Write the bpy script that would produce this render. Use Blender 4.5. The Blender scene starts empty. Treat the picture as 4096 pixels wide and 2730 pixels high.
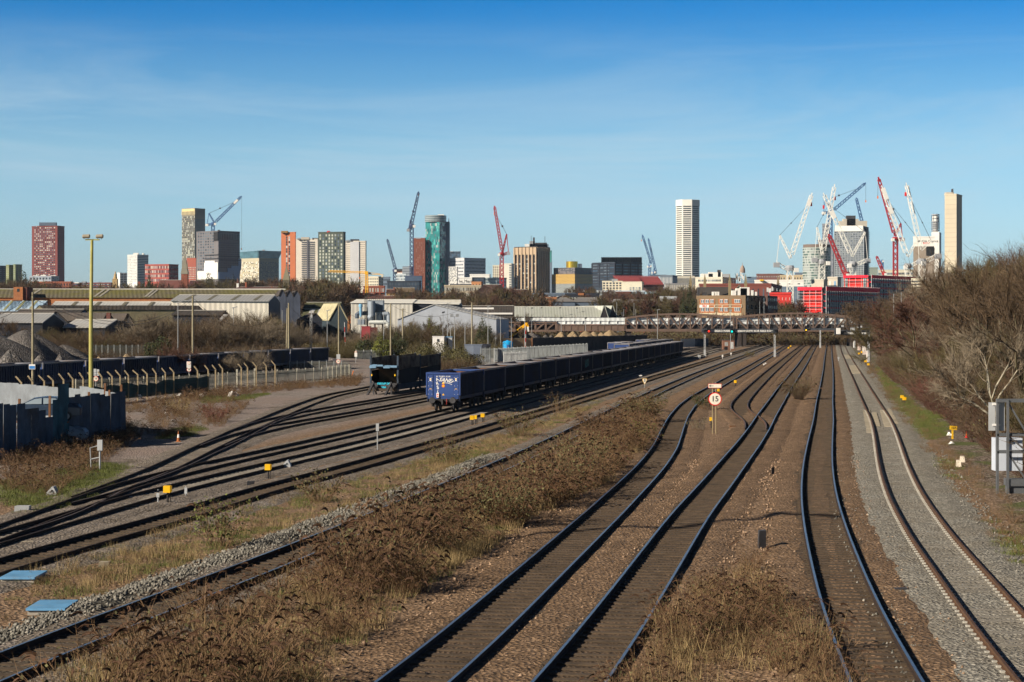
SKY_STR, EXPO, GKA = .1, .62, 1.2
HAZE = 2.6e-5
SKY_AIR, SKY_DUST, SKY_OZ = 1.0, .3, 3.0
SKY_TINTS = [(0.0,(.47,.61,.87)),(.05,(.50,.68,.88)),(.086,(.43,.66,.82)),(.12,(.20,.51,.75)),(.16,(.028,.36,.70)),(.27,(.06,.07,.11)),(.5,(.10,.105,.14))]
import bpy, math, random
import numpy as np
from math import sin, cos, tan, pi, sqrt, radians, atan2, hypot, floor
from mathutils import Vector, Matrix
R = random.Random(7)
FQ, CX, HY, CZ = 7964.0, 2048.0, 1285.0, 7.71
SC = bpy.context.scene
COL = SC.collection
V = Vector
def W(x, y, Y):                      # point of the photograph (4096 px wide) at depth Y
 return V(((x-CX)/FQ*Y, Y, CZ-(y-HY)/FQ*Y))
def G(x, y, z=0.0):                  # point of the level ground seen at a pixel
 Y = FQ*(CZ-z)/(y-HY)
 return V(((x-CX)/FQ*Y, Y, z))
def ST(s, t, z=0.0):                 # railway coordinates: along / across the lines
 return V((0.1525*s+0.9883*t, 0.9883*s-0.1525*t, z))
def TS(x, y):
 return 0.1525*x+0.9883*y, 0.9883*x-0.1525*y
def smooth(a, b, x):
 t = min(1, max(0, (x-a)/(b-a))); return t*t*(3-2*t)
PROF = [(0,0),(640,0),(820,1.5),(1000,6),(1300,12),(1700,21),(2300,33),(3000,45),(4000,58),(5500,66),(30000,68)]
def ground_z(x, y):
 z = 0.0
 for (a, za), (b, zb) in zip(PROF, PROF[1:]):
  if y <= b:
   z = za+(zb-za)*max(0, y-a)/(b-a); break
 s, t = TS(x, y)
 z += 3.2*smooth(10.5, 24, t)*(1-smooth(520, 640, y))
 z += 1.2*smooth(-92, -130, -(-t) if False else t) if False else 0
 return z
#  objects
ROOTLOC = {}
def wloc(o):
 return ROOTLOC.get(o.name, V((0, 0, 0))) if o is not None else V((0, 0, 0))
def tagp(o, label=None, cat=None, group=None, kind=None):
 if label: o['label'] = label
 if cat: o['category'] = cat
 if group: o['group'] = group
 if kind: o['kind'] = kind
 return o
def thing(name, label, cat, loc=(0, 0, 0), group=None, rz=0.0):
 o = bpy.data.objects.new(name, None); COL.objects.link(o)
 o.location = loc; o.rotation_euler = (0, 0, rz); o.empty_display_size = .2
 ROOTLOC[o.name] = V(loc)
 return tagp(o, label, cat, group)
def link(o, parent=None):
 COL.objects.link(o)
 if parent is not None: o.parent = parent
 return o
CHILD = {}
def copy_tree(o, parent=None):
 c = o.copy(); COL.objects.link(c)
 if parent is not None: c.parent = parent
 for ch in list(o.children): copy_tree(ch, c)
 return c
class MB:
 def __init__(s): s.v = []; s.f = []; s.m = []
 def add(s, vs, fs, mi=0):
  o = len(s.v); s.v += [tuple(v) for v in vs]
  s.f += [tuple(i+o for i in f) for f in fs]; s.m += [mi]*len(fs); return s
 def box(s, x0, x1, y0, y1, z0, z1, mi=0):
  return s.add([(x0,y0,z0),(x1,y0,z0),(x1,y1,z0),(x0,y1,z0),(x0,y0,z1),(x1,y0,z1),(x1,y1,z1),(x0,y1,z1)],
     [(0,3,2,1),(4,5,6,7),(0,1,5,4),(1,2,6,5),(2,3,7,6),(3,0,4,7)], mi)
 def ob(s, c, u, v, w, mi=0):      # oriented box by centre and half vectors
  c, u, v, w = V(c), V(u), V(v), V(w)
  return s.add([c-u-v-w, c+u-v-w, c+u+v-w, c-u+v-w, c-u-v+w, c+u-v+w, c+u+v+w, c-u+v+w],
     [(0,3,2,1),(4,5,6,7),(0,1,5,4),(1,2,6,5),(2,3,7,6),(3,0,4,7)], mi)
 def beam(s, p, q, w, h=None, mi=0):
  p, q = V(p), V(q); d = q-p
  if d.length < 1e-6: return s
  h = w if h is None else h; d.normalize()
  up = V((0, 0, 1)) if abs(d.z) < .95 else V((0, 1, 0))
  a = d.cross(up).normalized(); b = a.cross(d)
  return s.ob((p+q)/2, (q-p)/2, a*w/2, b*h/2, mi)
 def tri(s, p, q, r, mi=0, r2=None):  # three-sided strut
  p, q = V(p), V(q); d = (q-p)
  if d.length < 1e-6: return s
  d.normalize(); up = V((0, 0, 1)) if abs(d.z) < .9 else V((1, 0, 0))
  a = d.cross(up).normalized(); b = a.cross(d); r2 = r if r2 is None else r2
  vs = [p+(a*cos(k*2.0944)+b*sin(k*2.0944))*r for k in range(3)]+[q+(a*cos(k*2.0944)+b*sin(k*2.0944))*r2 for k in range(3)]
  return s.add(vs, [(0,1,4,3),(1,2,5,4),(2,0,3,5)], mi)
 def tube(s, pts, r, n=8, mi=0, cap=True):
  pts = [V(p) for p in pts]; rs = r if isinstance(r, (list, tuple)) else [r]*len(pts)
  o = len(s.v); pa = None
  for i, p in enumerate(pts):
   d = (pts[min(i+1, len(pts)-1)]-pts[max(i-1, 0)]).normalized()
   if pa is None:
    up = V((0, 0, 1)) if abs(d.z) < .9 else V((1, 0, 0)); a = d.cross(up).normalized()
   else:
    a = (pa-d*pa.dot(d)); a = a.normalized() if a.length > 1e-5 else d.orthogonal().normalized()
   pa = a; b = d.cross(a)
   s.v += [tuple(p+(a*cos(k*2*pi/n)+b*sin(k*2*pi/n))*rs[i]) for k in range(n)]
  for i in range(len(pts)-1):
   for k in range(n):
    s.f.append((o+i*n+k, o+i*n+(k+1) % n, o+(i+1)*n+(k+1) % n, o+(i+1)*n+k)); s.m.append(mi)
  if cap:
   s.f.append(tuple(o+k for k in reversed(range(n)))); s.m.append(mi)
   s.f.append(tuple(o+(len(pts)-1)*n+k for k in range(n))); s.m.append(mi)
  return s
 def lathe(s, prof, c=(0,0,0), n=16, mi=0, a0=0.0):
  o = len(s.v); c = V(c)
  for r, z in prof:
   s.v += [(c.x+r*cos(a0+k*2*pi/n), c.y+r*sin(a0+k*2*pi/n), c.z+z) for k in range(n)]
  for i in range(len(prof)-1):
   for k in range(n):
    s.f.append((o+i*n+k, o+i*n+(k+1) % n, o+(i+1)*n+(k+1) % n, o+(i+1)*n+k)); s.m.append(mi)
  s.f.append(tuple(o+k for k in reversed(range(n)))); s.m.append(mi)
  s.f.append(tuple(o+(len(prof)-1)*n+k for k in range(n))); s.m.append(mi)
  return s
 def prism(s, poly, d, mi=0):      # polygon (3d points) extruded by vector d
  n = len(poly); d = V(d); p = [V(q) for q in poly]
  return s.add(p+[q+d for q in p], [tuple(reversed(range(n))), tuple(range(n, 2*n))]+[(k, (k+1) % n, n+(k+1) % n, n+k) for k in range(n)], mi)
 def quad(s, a, b, c, d, mi=0): return s.add([a, b, c, d], [(0,1,2,3)], mi)
 def mesh(s, name, mats, off=V((0,0,0)), smoothed=False):
  me = bpy.data.meshes.new(name)
  ox, oy, oz = off
  me.from_pydata([(x-ox, y-oy, z-oz) for x, y, z in s.v], [], s.f)
  mats = mats if isinstance(mats, (list, tuple)) else [mats]
  for m in mats: me.materials.append(m)
  if len(mats) > 1: me.polygons.foreach_set('material_index', s.m)
  if smoothed: me.polygons.foreach_set('use_smooth', [True]*len(s.f))
  return me
 def part(s, name, mats, parent, smoothed=False, label=None):
  o = bpy.data.objects.new(name, s.mesh(name, mats, wloc(parent), smoothed)); link(o, parent)
  ROOTLOC[o.name] = wloc(parent)
  if label: o['label'] = label
  return o
 def local(s, name, mats, parent, smoothed=False, label=None):
  o = bpy.data.objects.new(name, s.mesh(name, mats, V((0,0,0)), smoothed)); link(o, parent)
  if label: o['label'] = label
  return o
 def one(s, name, mats, label, cat, loc=None, group=None, kind=None, smoothed=False):   # a thing that is one mesh
  loc = V(loc) if loc is not None else V(s.v[0]) if kind is None else V((0,0,0))
  o = bpy.data.objects.new(name, s.mesh(name, mats, loc, smoothed)); link(o); o.location = loc
  ROOTLOC[o.name] = loc
  return tagp(o, label, cat, group, kind)
def fast_mesh(name, verts, tris, mats, mids=None, off=(0,0,0)):
 verts = np.asarray(verts, dtype=np.float32)-np.asarray(off, dtype=np.float32)
 tris = np.asarray(tris, dtype=np.int32); k = tris.shape[1]
 me = bpy.data.meshes.new(name)
 me.vertices.add(len(verts)); me.vertices.foreach_set('co', verts.ravel())
 me.loops.add(tris.size); me.loops.foreach_set('vertex_index', tris.ravel())
 me.polygons.add(len(tris)); me.polygons.foreach_set('loop_start', np.arange(0, tris.size, k, dtype=np.int32))
 me.polygons.foreach_set('loop_total', np.full(len(tris), k, dtype=np.int32))
 for m in (mats if isinstance(mats, (list, tuple)) else [mats]): me.materials.append(m)
 if mids is not None: me.polygons.foreach_set('material_index', np.asarray(mids, dtype=np.int32))
 me.update(calc_edges=True); me.validate()
 return me
#  materials
MATS = {}
class NT:
 def __init__(s, name):
  s.mat = bpy.data.materials.new(name); s.mat.use_nodes = True
  s.t = s.mat.node_tree; s.b = s.t.nodes['Principled BSDF']
  g = s.t.nodes.new('ShaderNodeNewGeometry'); s.pos = g.outputs['Position']
  s.b.inputs['Specular IOR Level'].default_value = .3
 def n(s, typ, **kw):
  nd = s.t.nodes.new(typ)
  for k, v in kw.items():
   if k in nd.inputs: nd.inputs[k].default_value = v
   else: setattr(nd, k, v)
  return nd
 def l(s, a, b): s.t.links.new(a, b)
 def mapped(s, sc, rot=0.0):
  m = s.n('ShaderNodeMapping'); s.l(s.pos, m.inputs['Vector'])
  m.inputs['Scale'].default_value = sc if isinstance(sc, tuple) else (sc, sc, sc)
  m.inputs['Rotation'].default_value = (0, 0, rot); return m.outputs[0]
 def noise(s, scale, detail=3.0, rough=.6, vec=None):
  nd = s.n('ShaderNodeTexNoise', Scale=scale, Detail=detail, Roughness=rough)
  s.l(vec if vec is not None else s.pos, nd.inputs['Vector']); return nd.outputs['Fac']
 def ramp(s, fac, stops):
  r = s.n('ShaderNodeValToRGB'); e = r.color_ramp.elements
  while len(e) < len(stops): e.new(.5)
  for k, (p, c) in enumerate(stops):
   e[k].position = p; e[k].color = (*c, 1) if len(c) == 3 else c
  s.l(fac, r.inputs['Fac']); return r.outputs['Color']
 def mix(s, fac, a, b, mode='MIX'):
  m = s.n('ShaderNodeMix', data_type='RGBA', blend_type=mode)
  for sock, val in ((m.inputs[0], fac), (m.inputs[6], a), (m.inputs[7], b)):
   if isinstance(val, (int, float)): sock.default_value = val
   elif isinstance(val, tuple): sock.default_value = (*val, 1)
   else: s.l(val, sock)
  return m.outputs[2]
 def bump(s, h, strength=.5, dist=.05):
  b = s.n('ShaderNodeBump', Strength=strength, Distance=dist); s.l(h, b.inputs['Height']); s.l(b.outputs[0], s.b.inputs['Normal'])
 def done(s, col, rough=.8, metal=0.0):
  if isinstance(col, tuple): s.b.inputs['Base Color'].default_value = (*col, 1)
  else: s.l(col, s.b.inputs['Base Color'])
  if isinstance(rough, (int, float)): s.b.inputs['Roughness'].default_value = rough
  else: s.l(rough, s.b.inputs['Roughness'])
  s.b.inputs['Metallic'].default_value = metal
  MATS[s.mat.name] = s.mat; return s.mat
def dk(c, k): return tuple(x*k for x in c)
def M(name, col, rough=.75, var=.22, scale=.5, metal=0.0, dirt=None, spec=None, bump=0.0, bscale=8.0):
 if name in MATS: return MATS[name]
 t = NT(name)
 f = t.noise(scale, 4.0, .65)
 c = t.ramp(f, [(.25, dk(col, 1-var)), (.75, dk(col, 1+var))])
 if dirt:
  d = t.noise(scale*.35, 5.0, .7)
  c = t.mix(t.ramp(d, [(.5, (0,0,0)), (.72, (1,1,1))]), c, dirt)
 if bump: t.bump(t.noise(bscale, 3.0), bump, .03)
 if spec is not None: t.b.inputs['Specular IOR Level'].default_value = spec
 return t.done(c, rough, metal)
def glass(name, col, rough=.12, spec=.6):
 t = NT(name); f = t.noise(.13, 2.0)
 t.b.inputs['Specular IOR Level'].default_value = spec
 return t.done(t.ramp(f, [(.3, dk(col, .7)), (.7, dk(col, 1.3))]), rough)
def ribbed(name, col, pitch, ang, dark=.6, rough=.55, dirt=None, dscale=.15, metal=0.0, wide=.5):
 """sheeting with ribs: pattern varies along direction ang in plan"""
 if name in MATS: return MATS[name]
 t = NT(name)
 m = t.n('ShaderNodeVectorRotate', rotation_type='Z_AXIS', Angle=-ang); t.l(t.pos, m.inputs['Vector'])
 w = t.n('ShaderNodeTexWave', wave_type='BANDS', bands_direction='X'); t.l(m.outputs[0], w.inputs['Vector'])
 w.inputs['Scale'].default_value = 0.314159/pitch*1.0
 c = t.ramp(w.outputs['Fac'], [(wide-.25, dk(col, dark)), (wide+.2, col)])
 n = t.noise(.4, 4.0); c = t.mix(.35, c, t.ramp(n, [(.3, dk(col, .75)), (.7, dk(col, 1.15))]))
 if dirt:
  d = t.noise(dscale, 6.0, .75); c = t.mix(t.ramp(d, [(.42, (0,0,0)), (.62, (1,1,1))]), c, dirt)
 t.bump(w.outputs['Fac'], .35, pitch*.12)
 return t.done(c, rough, metal)
def brick(name, col, dirt=None, var=.3):
 if name in MATS: return MATS[name]
 t = NT(name)
 a = t.noise(1.2, 5.0, .7); b = t.noise(.12, 4.0)
 c = t.ramp(a, [(.3, dk(col, 1-var)), (.7, dk(col, 1+var))])
 c = t.mix(t.ramp(b, [(.4, (0,0,0)), (.75, (.55,.55,.55))]), c, dirt or dk(col, .5))
 return t.done(c, .9)
def ballast(name, cols, stain=None, stone=9.0, fine=1.0, low=.35, bump=.9):
 """track stone: individual stones by cells, large patches by low noise"""
 cols = [dk(c, GKA) for c in cols]; stain = dk(stain, GKA) if stain else None; t = NT(name)
 vo = t.n('ShaderNodeTexVoronoi', Scale=stone); t.l(t.pos, vo.inputs['Vector'])
 sep = t.n('ShaderNodeSeparateColor'); t.l(vo.outputs['Color'], sep.inputs[0])
 c = t.ramp(sep.outputs[0], [(0, cols[0]), (.5, cols[1]), (1, cols[2])])
 lo = t.noise(low, 5.0, .65)
 c = t.mix(t.ramp(lo, [(.38, (0,0,0)), (.66, (.8,.8,.8))]), c, stain or dk(cols[0], .9))
 sp = t.noise(3.5, 5.0, .8)
 c = t.mix(1.0, c, t.ramp(sp, [(.3, (.5,.5,.5)), (.7, (1.25,1.25,1.25))]), 'MULTIPLY')
 hsum = t.n('ShaderNodeMath', operation='ADD'); t.l(vo.outputs['Distance'], hsum.inputs[0]); t.l(sp, hsum.inputs[1])
 t.bump(hsum.outputs[0], bump, .09*fine)
 return t.done(c, .92)
#  GROUND AND TRACKS
def ground_material():
 t = NT('earth')
 d = t.n('ShaderNodeVectorMath', operation='DOT_PRODUCT'); t.l(t.pos, d.inputs[0]); d.inputs[1].default_value = (.9883, -.1525, 0)
 ac = d.outputs['Value']
 sep = t.n('ShaderNodeSeparateXYZ'); t.l(t.pos, sep.inputs[0]); yy = sep.outputs['Y']
 def rng(val, a, b):
  m = t.n('ShaderNodeMapRange'); m.inputs['From Min'].default_value = a; m.inputs['From Max'].default_value = b
  t.l(val, m.inputs['Value']); return m.outputs[0]
 vo = t.n('ShaderNodeTexVoronoi', Scale=8.0); t.l(t.pos, vo.inputs['Vector'])
 sp = t.n('ShaderNodeSeparateColor'); t.l(vo.outputs['Color'], sp.inputs[0])
 n1 = t.noise(.22, 6.0, .7); n2 = t.noise(1.7, 5.0, .75); n3 = t.noise(.07, 5.0, .65)
 brown = t.mix(n2, (.065,.042,.022), (.215,.135,.075))
 brown = t.mix(t.ramp(sp.outputs[0], [(.55,(0,0,0)),(.9,(.6,.6,.6))]), brown, (.34,.225,.14))
 gravel = t.ramp(sp.outputs[0], [(0,(.10,.088,.075)),(.6,(.2,.172,.15)),(1,(.33,.28,.25))])
 gravel = t.mix(t.ramp(n3, [(.4,(0,0,0)),(.65,(.7,.7,.7))]), gravel, (.2,.145,.115))
 gravel = t.mix(t.ramp(n1, [(.56,(0,0,0)),(.68,(1,1,1))]), gravel, (.075,.062,.03))
 grass = t.mix(n2, (.03,.042,.01), (.11,.12,.03))
 soil = t.mix(n2, (.035,.024,.017), (.12,.085,.058))
 soil = t.mix(t.ramp(sp.outputs[0], [(.72,(0,0,0)),(.86,(1,1,1))]), soil, (.3,.25,.2))
 verge = t.mix(t.ramp(n1, [(.5,(0,0,0)),(.58,(1,1,1))]), soil, grass)
 c = t.mix(rng(ac, -36.5, -34.0), gravel, brown)
 c = t.mix(rng(ac, 7.0, 8.3), c, verge)
 far = t.mix(n1, (.03,.026,.016), (.075,.06,.04))
 c = t.mix(rng(yy, 560, 720), c, far)
 c = t.mix(1.0, c, (GKA,)*3, 'MULTIPLY')
 hs = t.n('ShaderNodeMath', operation='ADD'); t.l(vo.outputs['Distance'], hs.inputs[0]); t.l(n2, hs.inputs[1])
 t.bump(hs.outputs[0], .8, .1)
 return t.done(c, .95)
def build_ground():
 ts = [-8000,-6000,-4000,-2000,-1000,-500,-300,-200,-150,-120,-100,-80,-60,-45,-35,-25,-15,-8,0,6,9,10.5,12,14,16,18,20,22,24,28,34,45,70,120,250,600,1500,4000,6000,8000]
 ss = [-900,-300,-100,-40,0,40,80,120,160,200,250,300,350,400,450,500,560,600,640,700,760,820,900,1000,1100,1200,1350,1500,1700,1900,2300,2700,3000,3500,4000,4700,5500,7000,8000]
 mb = MB()
 for s in ss:
  for t in ts:
   p = ST(s, t); mb.v.append((p.x, p.y, ground_z(p.x, p.y)))
 n = len(ts)
 for i in range(len(ss)-1):
  for j in range(n-1):
   mb.f.append((i*n+j, i*n+j+1, (i+1)*n+j+1, (i+1)*n+j)); mb.m.append(0)
 o = mb.one('ground', ground_material(), None, None, kind='structure', loc=(0,0,0), smoothed=True)
build_ground()
RZ = .20                                        # rail head height
M_RAILSIDE = M('rail_rust', (.035,.022,.015), .8, .4, 3.0)
M_RAILTOP = M('rail_polished', (.66,.63,.58), .33, .15, 1.5, metal=1.0)
M_RAILDULL = M('rail_dull', (.16,.115,.085), .5, .3, 2.0, metal=.6)
M_RAILBROWN = M('rail_brown', (.12,.065,.035), .6, .3, 2.0, metal=.3)
M_SLEEP_C = M('sleeper_concrete', (.2,.17,.13), .9, .35, 2.0, dirt=(.07,.05,.032))
M_SLEEP_B = M('sleeper_stained', (.085,.06,.038), .95, .4, 2.0, dirt=(.04,.028,.018))
M_SLEEP_G = M('sleeper_pale', (.22,.2,.165), .9, .3, 2.0, dirt=(.16,.14,.11))
B_BROWN = ballast('ballast_brown', ((.05,.032,.018),(.095,.062,.036),(.17,.11,.066)), stain=(.06,.04,.022), stone=10)
B_TAN = ballast('ballast_tan', ((.085,.052,.027),(.18,.112,.06),(.32,.21,.125)), stain=(.12,.073,.038), stone=8)
B_GREY = ballast('ballast_grey', ((.105,.1,.083),(.23,.215,.178),(.4,.375,.31)), stain=(.19,.165,.125), stone=9)
B_YARD = ballast('ballast_yard', ((.085,.072,.056),(.18,.15,.12),(.33,.28,.235)), stain=(.12,.095,.065), stone=9)
B_DARK = ballast('ballast_dark', ((.045,.036,.026),(.09,.07,.05),(.17,.13,.1)), stain=(.06,.05,.028), stone=9)
B_HEAP = ballast('ballast_heap', ((.065,.06,.05),(.13,.125,.1),(.22,.21,.18)), stain=(.09,.08,.06), stone=7, fine=1.5, bump=1.0)
def in_frame(p, mx=120):
 if p.y < 5: return False
 x = CX+p.x/p.y*FQ; y = HY+(CZ-p.z)/p.y*FQ
 return -mx < x < 4096+mx and y < 2730+mx
class Path:
 """centre line of a track from its traced near-side rail"""
 def __init__(s, pts, side=+.75, sig=4.0, ext=25, z=RZ):
  w = sorted(TS(*G(x, y, z).xy) for x, y in pts)
  S = np.array([a for a, b in w]); T = np.array([b for a, b in w])
  S, idx = np.unique(S, return_index=True); T = T[idx]
  s0, s1 = S[0]-ext, S[-1]
  T0 = T[0]-(T[1]-T[0])/(S[1]-S[0])*ext if ext else T[0]
  if ext: S = np.concatenate([[s0], S]); T = np.concatenate([[T0], T])
  g = np.arange(s0, s1, 1.0); tt = np.interp(g, S, T)
  k = np.exp(-.5*(np.arange(-14, 15)/sig)**2); k /= k.sum()
  pad = np.concatenate([2*tt[0]-tt[14:0:-1], tt, 2*tt[-1]-tt[-2:-16:-1]])
  tt = np.convolve(pad, k, 'valid')
  dt = np.gradient(tt, g); nl = np.sqrt(1+dt*dt)
  s.S = g-side*dt/nl; s.T = tt+side/nl
  s.pts = [ST(a, b) for a, b in zip(s.S, s.T)]
  s.build_len()
 def build_len(s):
  s.L = [0.0]
  for a, b in zip(s.pts, s.pts[1:]): s.L.append(s.L[-1]+(b-a).length)
 def at(s, d):
  i = int(np.searchsorted(s.L, d))-1; i = max(0, min(i, len(s.pts)-2))
  a, b = s.pts[i], s.pts[i+1]; f = (d-s.L[i])/max(1e-6, s.L[i+1]-s.L[i])
  return a.lerp(b, f), (b-a).normalized()
PROFILE = [(-.035,.14,1),(.035,.14,0),(.03,.10,0),(.012,.09,0),(.012,.03,0),(.065,.015,0),(.065,0,0),(-.065,0,0),(-.065,.015,0),(-.012,.03,0),(-.012,.09,0),(-.03,.10,0)]
def rail_mesh(pts, off, base=.06):
 mb = MB(); n = len(PROFILE)
 for i, p in enumerate(pts):
  d = (pts[min(i+1, len(pts)-1)]-pts[max(i-1, 0)]).normalized(); r = V((d.y, -d.x, 0))
  for (a, z, m) in PROFILE:
   q = p+r*(off+a); mb.v.append((q.x, q.y, base+z))
 for i in range(len(pts)-1):
  for k in range(n):
   mb.f.append((i*n+k, i*n+(k+1) % n, (i+1)*n+(k+1) % n, (i+1)*n+k)); mb.m.append(PROFILE[k][2])
 return mb
SLEEPER = {}
SHOULDER = {'ballast_brown': B_TAN, 'ballast_dark': B_YARD}
def bed_strip(path, mat, w0=1.55, w1=2.5, zc=.025, dz=0.0, name='track_bed', a=0, b=None):
 mb = MB(); rr = random.Random(len(path.pts)); pts = path.pts[a:b]
 cols = [(-w1, -.06), (-w0-.35, .03), (-w0, .075), (-.95, .05), (-.6, zc), (.6, zc), (.95, .05), (w0, .075), (w0+.35, .03), (w1, -.06)]
 for i, p in enumerate(pts):
  d = (pts[min(i+1, len(pts)-1)]-pts[max(i-1, 0)]).normalized(); r = V((d.y, -d.x, 0))
  for (q, z) in cols:
   j = rr.uniform(-.12, .12) if abs(q) > 1.6 else rr.uniform(-.06, .06)+.12*sin(i*.37+q)+.08*sin(i*1.1) if abs(q) > .9 else 0
   u = p+r*(q+j); mb.v.append((u.x, u.y, z+dz+(rr.uniform(-.012, .02) if abs(q) > 1 else 0)))
 n = len(cols)
 for i in range(len(pts)-1):
  for k in range(n-1):
   mb.f.append((i*n+k, i*n+k+1, (i+1)*n+k+1, (i+1)*n+k)); mb.m.append(0 if 3 <= k <= 5 else 1)
 return mb.one(name, [mat, SHOULDER.get(mat.name, mat)], None, None, kind='structure', loc=(0,0,0), smoothed=True)
def track(label, path, top, side, sleeper, bed, pitch=.65, dz=0.0, w1=2.5, sleep_up=.0, clips=None, maxs=100, bed_on=True, w0=1.55):
 root = thing('railway_track', label, 'railway track', path.pts[len(path.pts)//2])
 for off in (-.752, .752):
  rail_mesh(path.pts, off).part('rail', [side, top], root, smoothed=False)
 if bed_on: bed_strip(path, bed, w1=w1, dz=dz, w0=w0)
 key = sleeper.name
 if key not in SLEEPER:
  mb = MB(); mb.box(-1.28, 1.28, -.125, .125, -.12, .058)
  mb.box(-.93, -.57, -.1, .1, .058, .075); mb.box(.57, .93, -.1, .1, .058, .075)
  SLEEPER[key] = (mb.mesh('sleeper', sleeper), mb)
 me, smb = SLEEPER[key]
 cnt = 0; rest = MB(); base = wloc(root); rr = random.Random(3)
 d = .3
 while d < path.L[-1]:
  p, dr = path.at(d); d += pitch*(1 if p.y < 330 else 2)
  if not in_frame(p) or p.y > 520: continue
  ang = atan2(-dr.x, dr.y)+rr.uniform(-.012, .012); zz = sleep_up+rr.uniform(-.012, .004)
  if cnt < maxs:
   o = bpy.data.objects.new('sleeper', me); link(o, root)
   o.location = V((p.x, p.y, zz))-base; o.rotation_euler = (0, 0, ang); cnt += 1
  else:
   c, s_ = cos(ang), sin(ang)
   vs = [(p.x+x*c-y*s_, p.y+x*s_+y*c, z+zz) for x, y, z in smb.v[:8]]
   rest.add(vs, smb.f[:6])
 if rest.f:
  o = rest.part('sleepers', sleeper, root); o['kind'] = 'stuff'
 if clips:
  mb = MB(); d = .3
  while d < path.L[-1]:
   p, dr = path.at(d); d += pitch
   if not in_frame(p) or p.y > 170: continue
   r = V((dr.y, -dr.x, 0))
   for off in (-.752, .752):
    for sgn in (-1, 1):
     c = p+r*(off+sgn*.105); mb.box(c.x-.05, c.x+.05, c.y-.06, c.y+.06, .058, .10)
  if mb.f:
   o = mb.part('rail_clips', clips, root); o['kind'] = 'stuff'
 return root
P_F = Path([(3308,1372),(3304,1397),(3298,1433),(3293,1477),(3284.5,1522),(3275,1566),(3266,1603),(3253,1683.5),(3235.7,1749),(3221,1814),(3211,1871.6),(3205.4,1945),(3206,2000),(3209,2035),(3215,2089),(3225,2148.7),(3237,2208),(3251.8,2279),(3272.5,2362),(3296,2445),(3323,2528),(3352.6,2605.5),(3379,2671),(3403,2729)])
P_G = Path([(3340,1371),(3358.6,1380),(3366,1410),(3379.6,1441.5),(3395,1477),(3413,1517),(3431,1560),(3447,1596),(3463,1632),(3481,1668),(3492,1703.6),(3500,1744),(3505,1779.5),(3510,1815),(3515,1846),(3523,1882),(3533,1918),(3548,1962.5),(3565,2002.7),(3583,2038),(3601,2069.6),(3619,2105),(3649,2154.6),(3696.7,2219.9),(3744,2285),(3797.6,2362),(3857,2445),(3922,2534),(3993,2623),(4082,2729)])
P_E = Path([(2128.9,2729.7),(2203,2648.8),(2280.6,2559.6),(2364,2458),(2447,2354),(2530.5,2250),(2590,2172.8),(2649.5,2098),(2704,2033),(2782,1953),(2863.6,1863),(2945,1773),(2994,1712),(3027,1663),(3068,1610),(3114,1548.6),(3154,1501.7),(3190,1459),(3221,1417),(3252.4,1374),(3262,1366)])
P_D = Path([(1501,2729.7),(1578.5,2672.6),(1667.7,2607),(1757,2535.8),(1852,2458),(1935.5,2387),(2024.7,2312.6),(2114,2238),(2203,2164),(2280.6,2098),(2364,2030),(2393,2000),(2435.7,1965),(2480,1925),(2525,1884.8),(2569.6,1838),(2612,1785),(2638,1733),(2655,1700),(2676.5,1663),(2715,1620),(2760.7,1586),(2810,1559),(2875,1524),(2925,1499),(2982.6,1468),(3040,1436),(3097,1405.5),(3136,1382.5),(3179,1368)])
P_X = Path([(3208,1377),(3150,1419),(3096,1459),(3047,1497),(3002.6,1535),(2967,1566.4),(2943,1590),(2926,1610),(2921,1625),(2927,1640),(2944,1654),(2966,1670),(2983,1690),(2980,1712)], sig=3.0, ext=0)
P_C = Path([(0,2606.6),(156,2544),(312,2492),(447.6,2440),(583,2388),(728.6,2341),(884.8,2284),(1041,2221.5),(1249,2143),(1395,2088),(1463.6,2058),(1627,1990),(1790.7,1926),(1921.6,1871.8),(2056,1815),(2212.5,1745),(2346,1681),(2480,1618),(2614,1558),(2748,1503),(2900,1446),(2967,1422),(3034,1397),(3096,1377),(3150,1363)])
P_B = Path([(0,2232),(312,2143),(624.5,2066),(829.6,2000),(982.7,1955),(1135.8,1917),(1300,1876),(1504,1821),(1619,1790.6),(1762,1750.8),(1900,1712),(2034,1672),(2270.5,1605),(2435.7,1556),(2614,1502),(2900,1419),(2967,1400),(3040,1381),(3085,1369)])
P_H = Path([(0,2122),(222,2060),(306,2035.5),(421,2002),(600,1957),(688,1936),(829.6,1902),(982.7,1867),(1135.8,1832),(1300,1794.4),(1504,1746),(1698.6,1696.6),(1900,1645),(2168,1580),(2346,1535),(2525,1488),(2703.6,1442),(2846,1404),(2960,1378)])
P_T = Path([(0,2096),(134,2049),(214,2020),(287,1992),(382.7,1958),(478,1928),(600,1897),(703,1873),(868,1836.5),(982.7,1811.7),(1135.8,1779.5),(1300,1744),(1504,1698.8),(1749.6,1642),(2240,1529.6),(2700,1424),(2890,1380.7)])
P_K = Path([(287,1985.8),(421,1936),(559,1886),(600,1867),(676.5,1832.7),(753,1796),(845,1756),(937,1714),(1013,1685),(1071,1660),(1128,1637),(1205,1609),(1260,1590),(1320,1574),(1434,1553),(1700,1501)], sig=3.0, ext=0)
P_J1 = Path([(900,1731),(945,1711),(1000,1692),(1078,1672),(1174,1652.8),(1300,1628.5),(1500,1595.5),(1713,1561),(2240,1470),(2700,1391)], ext=0)
P_J2 = Path([(800,1782),(850,1760),(937,1733),(1040,1709),(1174,1684),(1300,1663.5),(1500,1629),(1716,1588),(2240,1489),(2760,1390)], ext=0)
track('dark stained track with worn pale centre running nearly straight between brown ballast', P_F, M_RAILTOP, M_RAILSIDE, M_SLEEP_B, B_BROWN, dz=.004)
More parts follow.
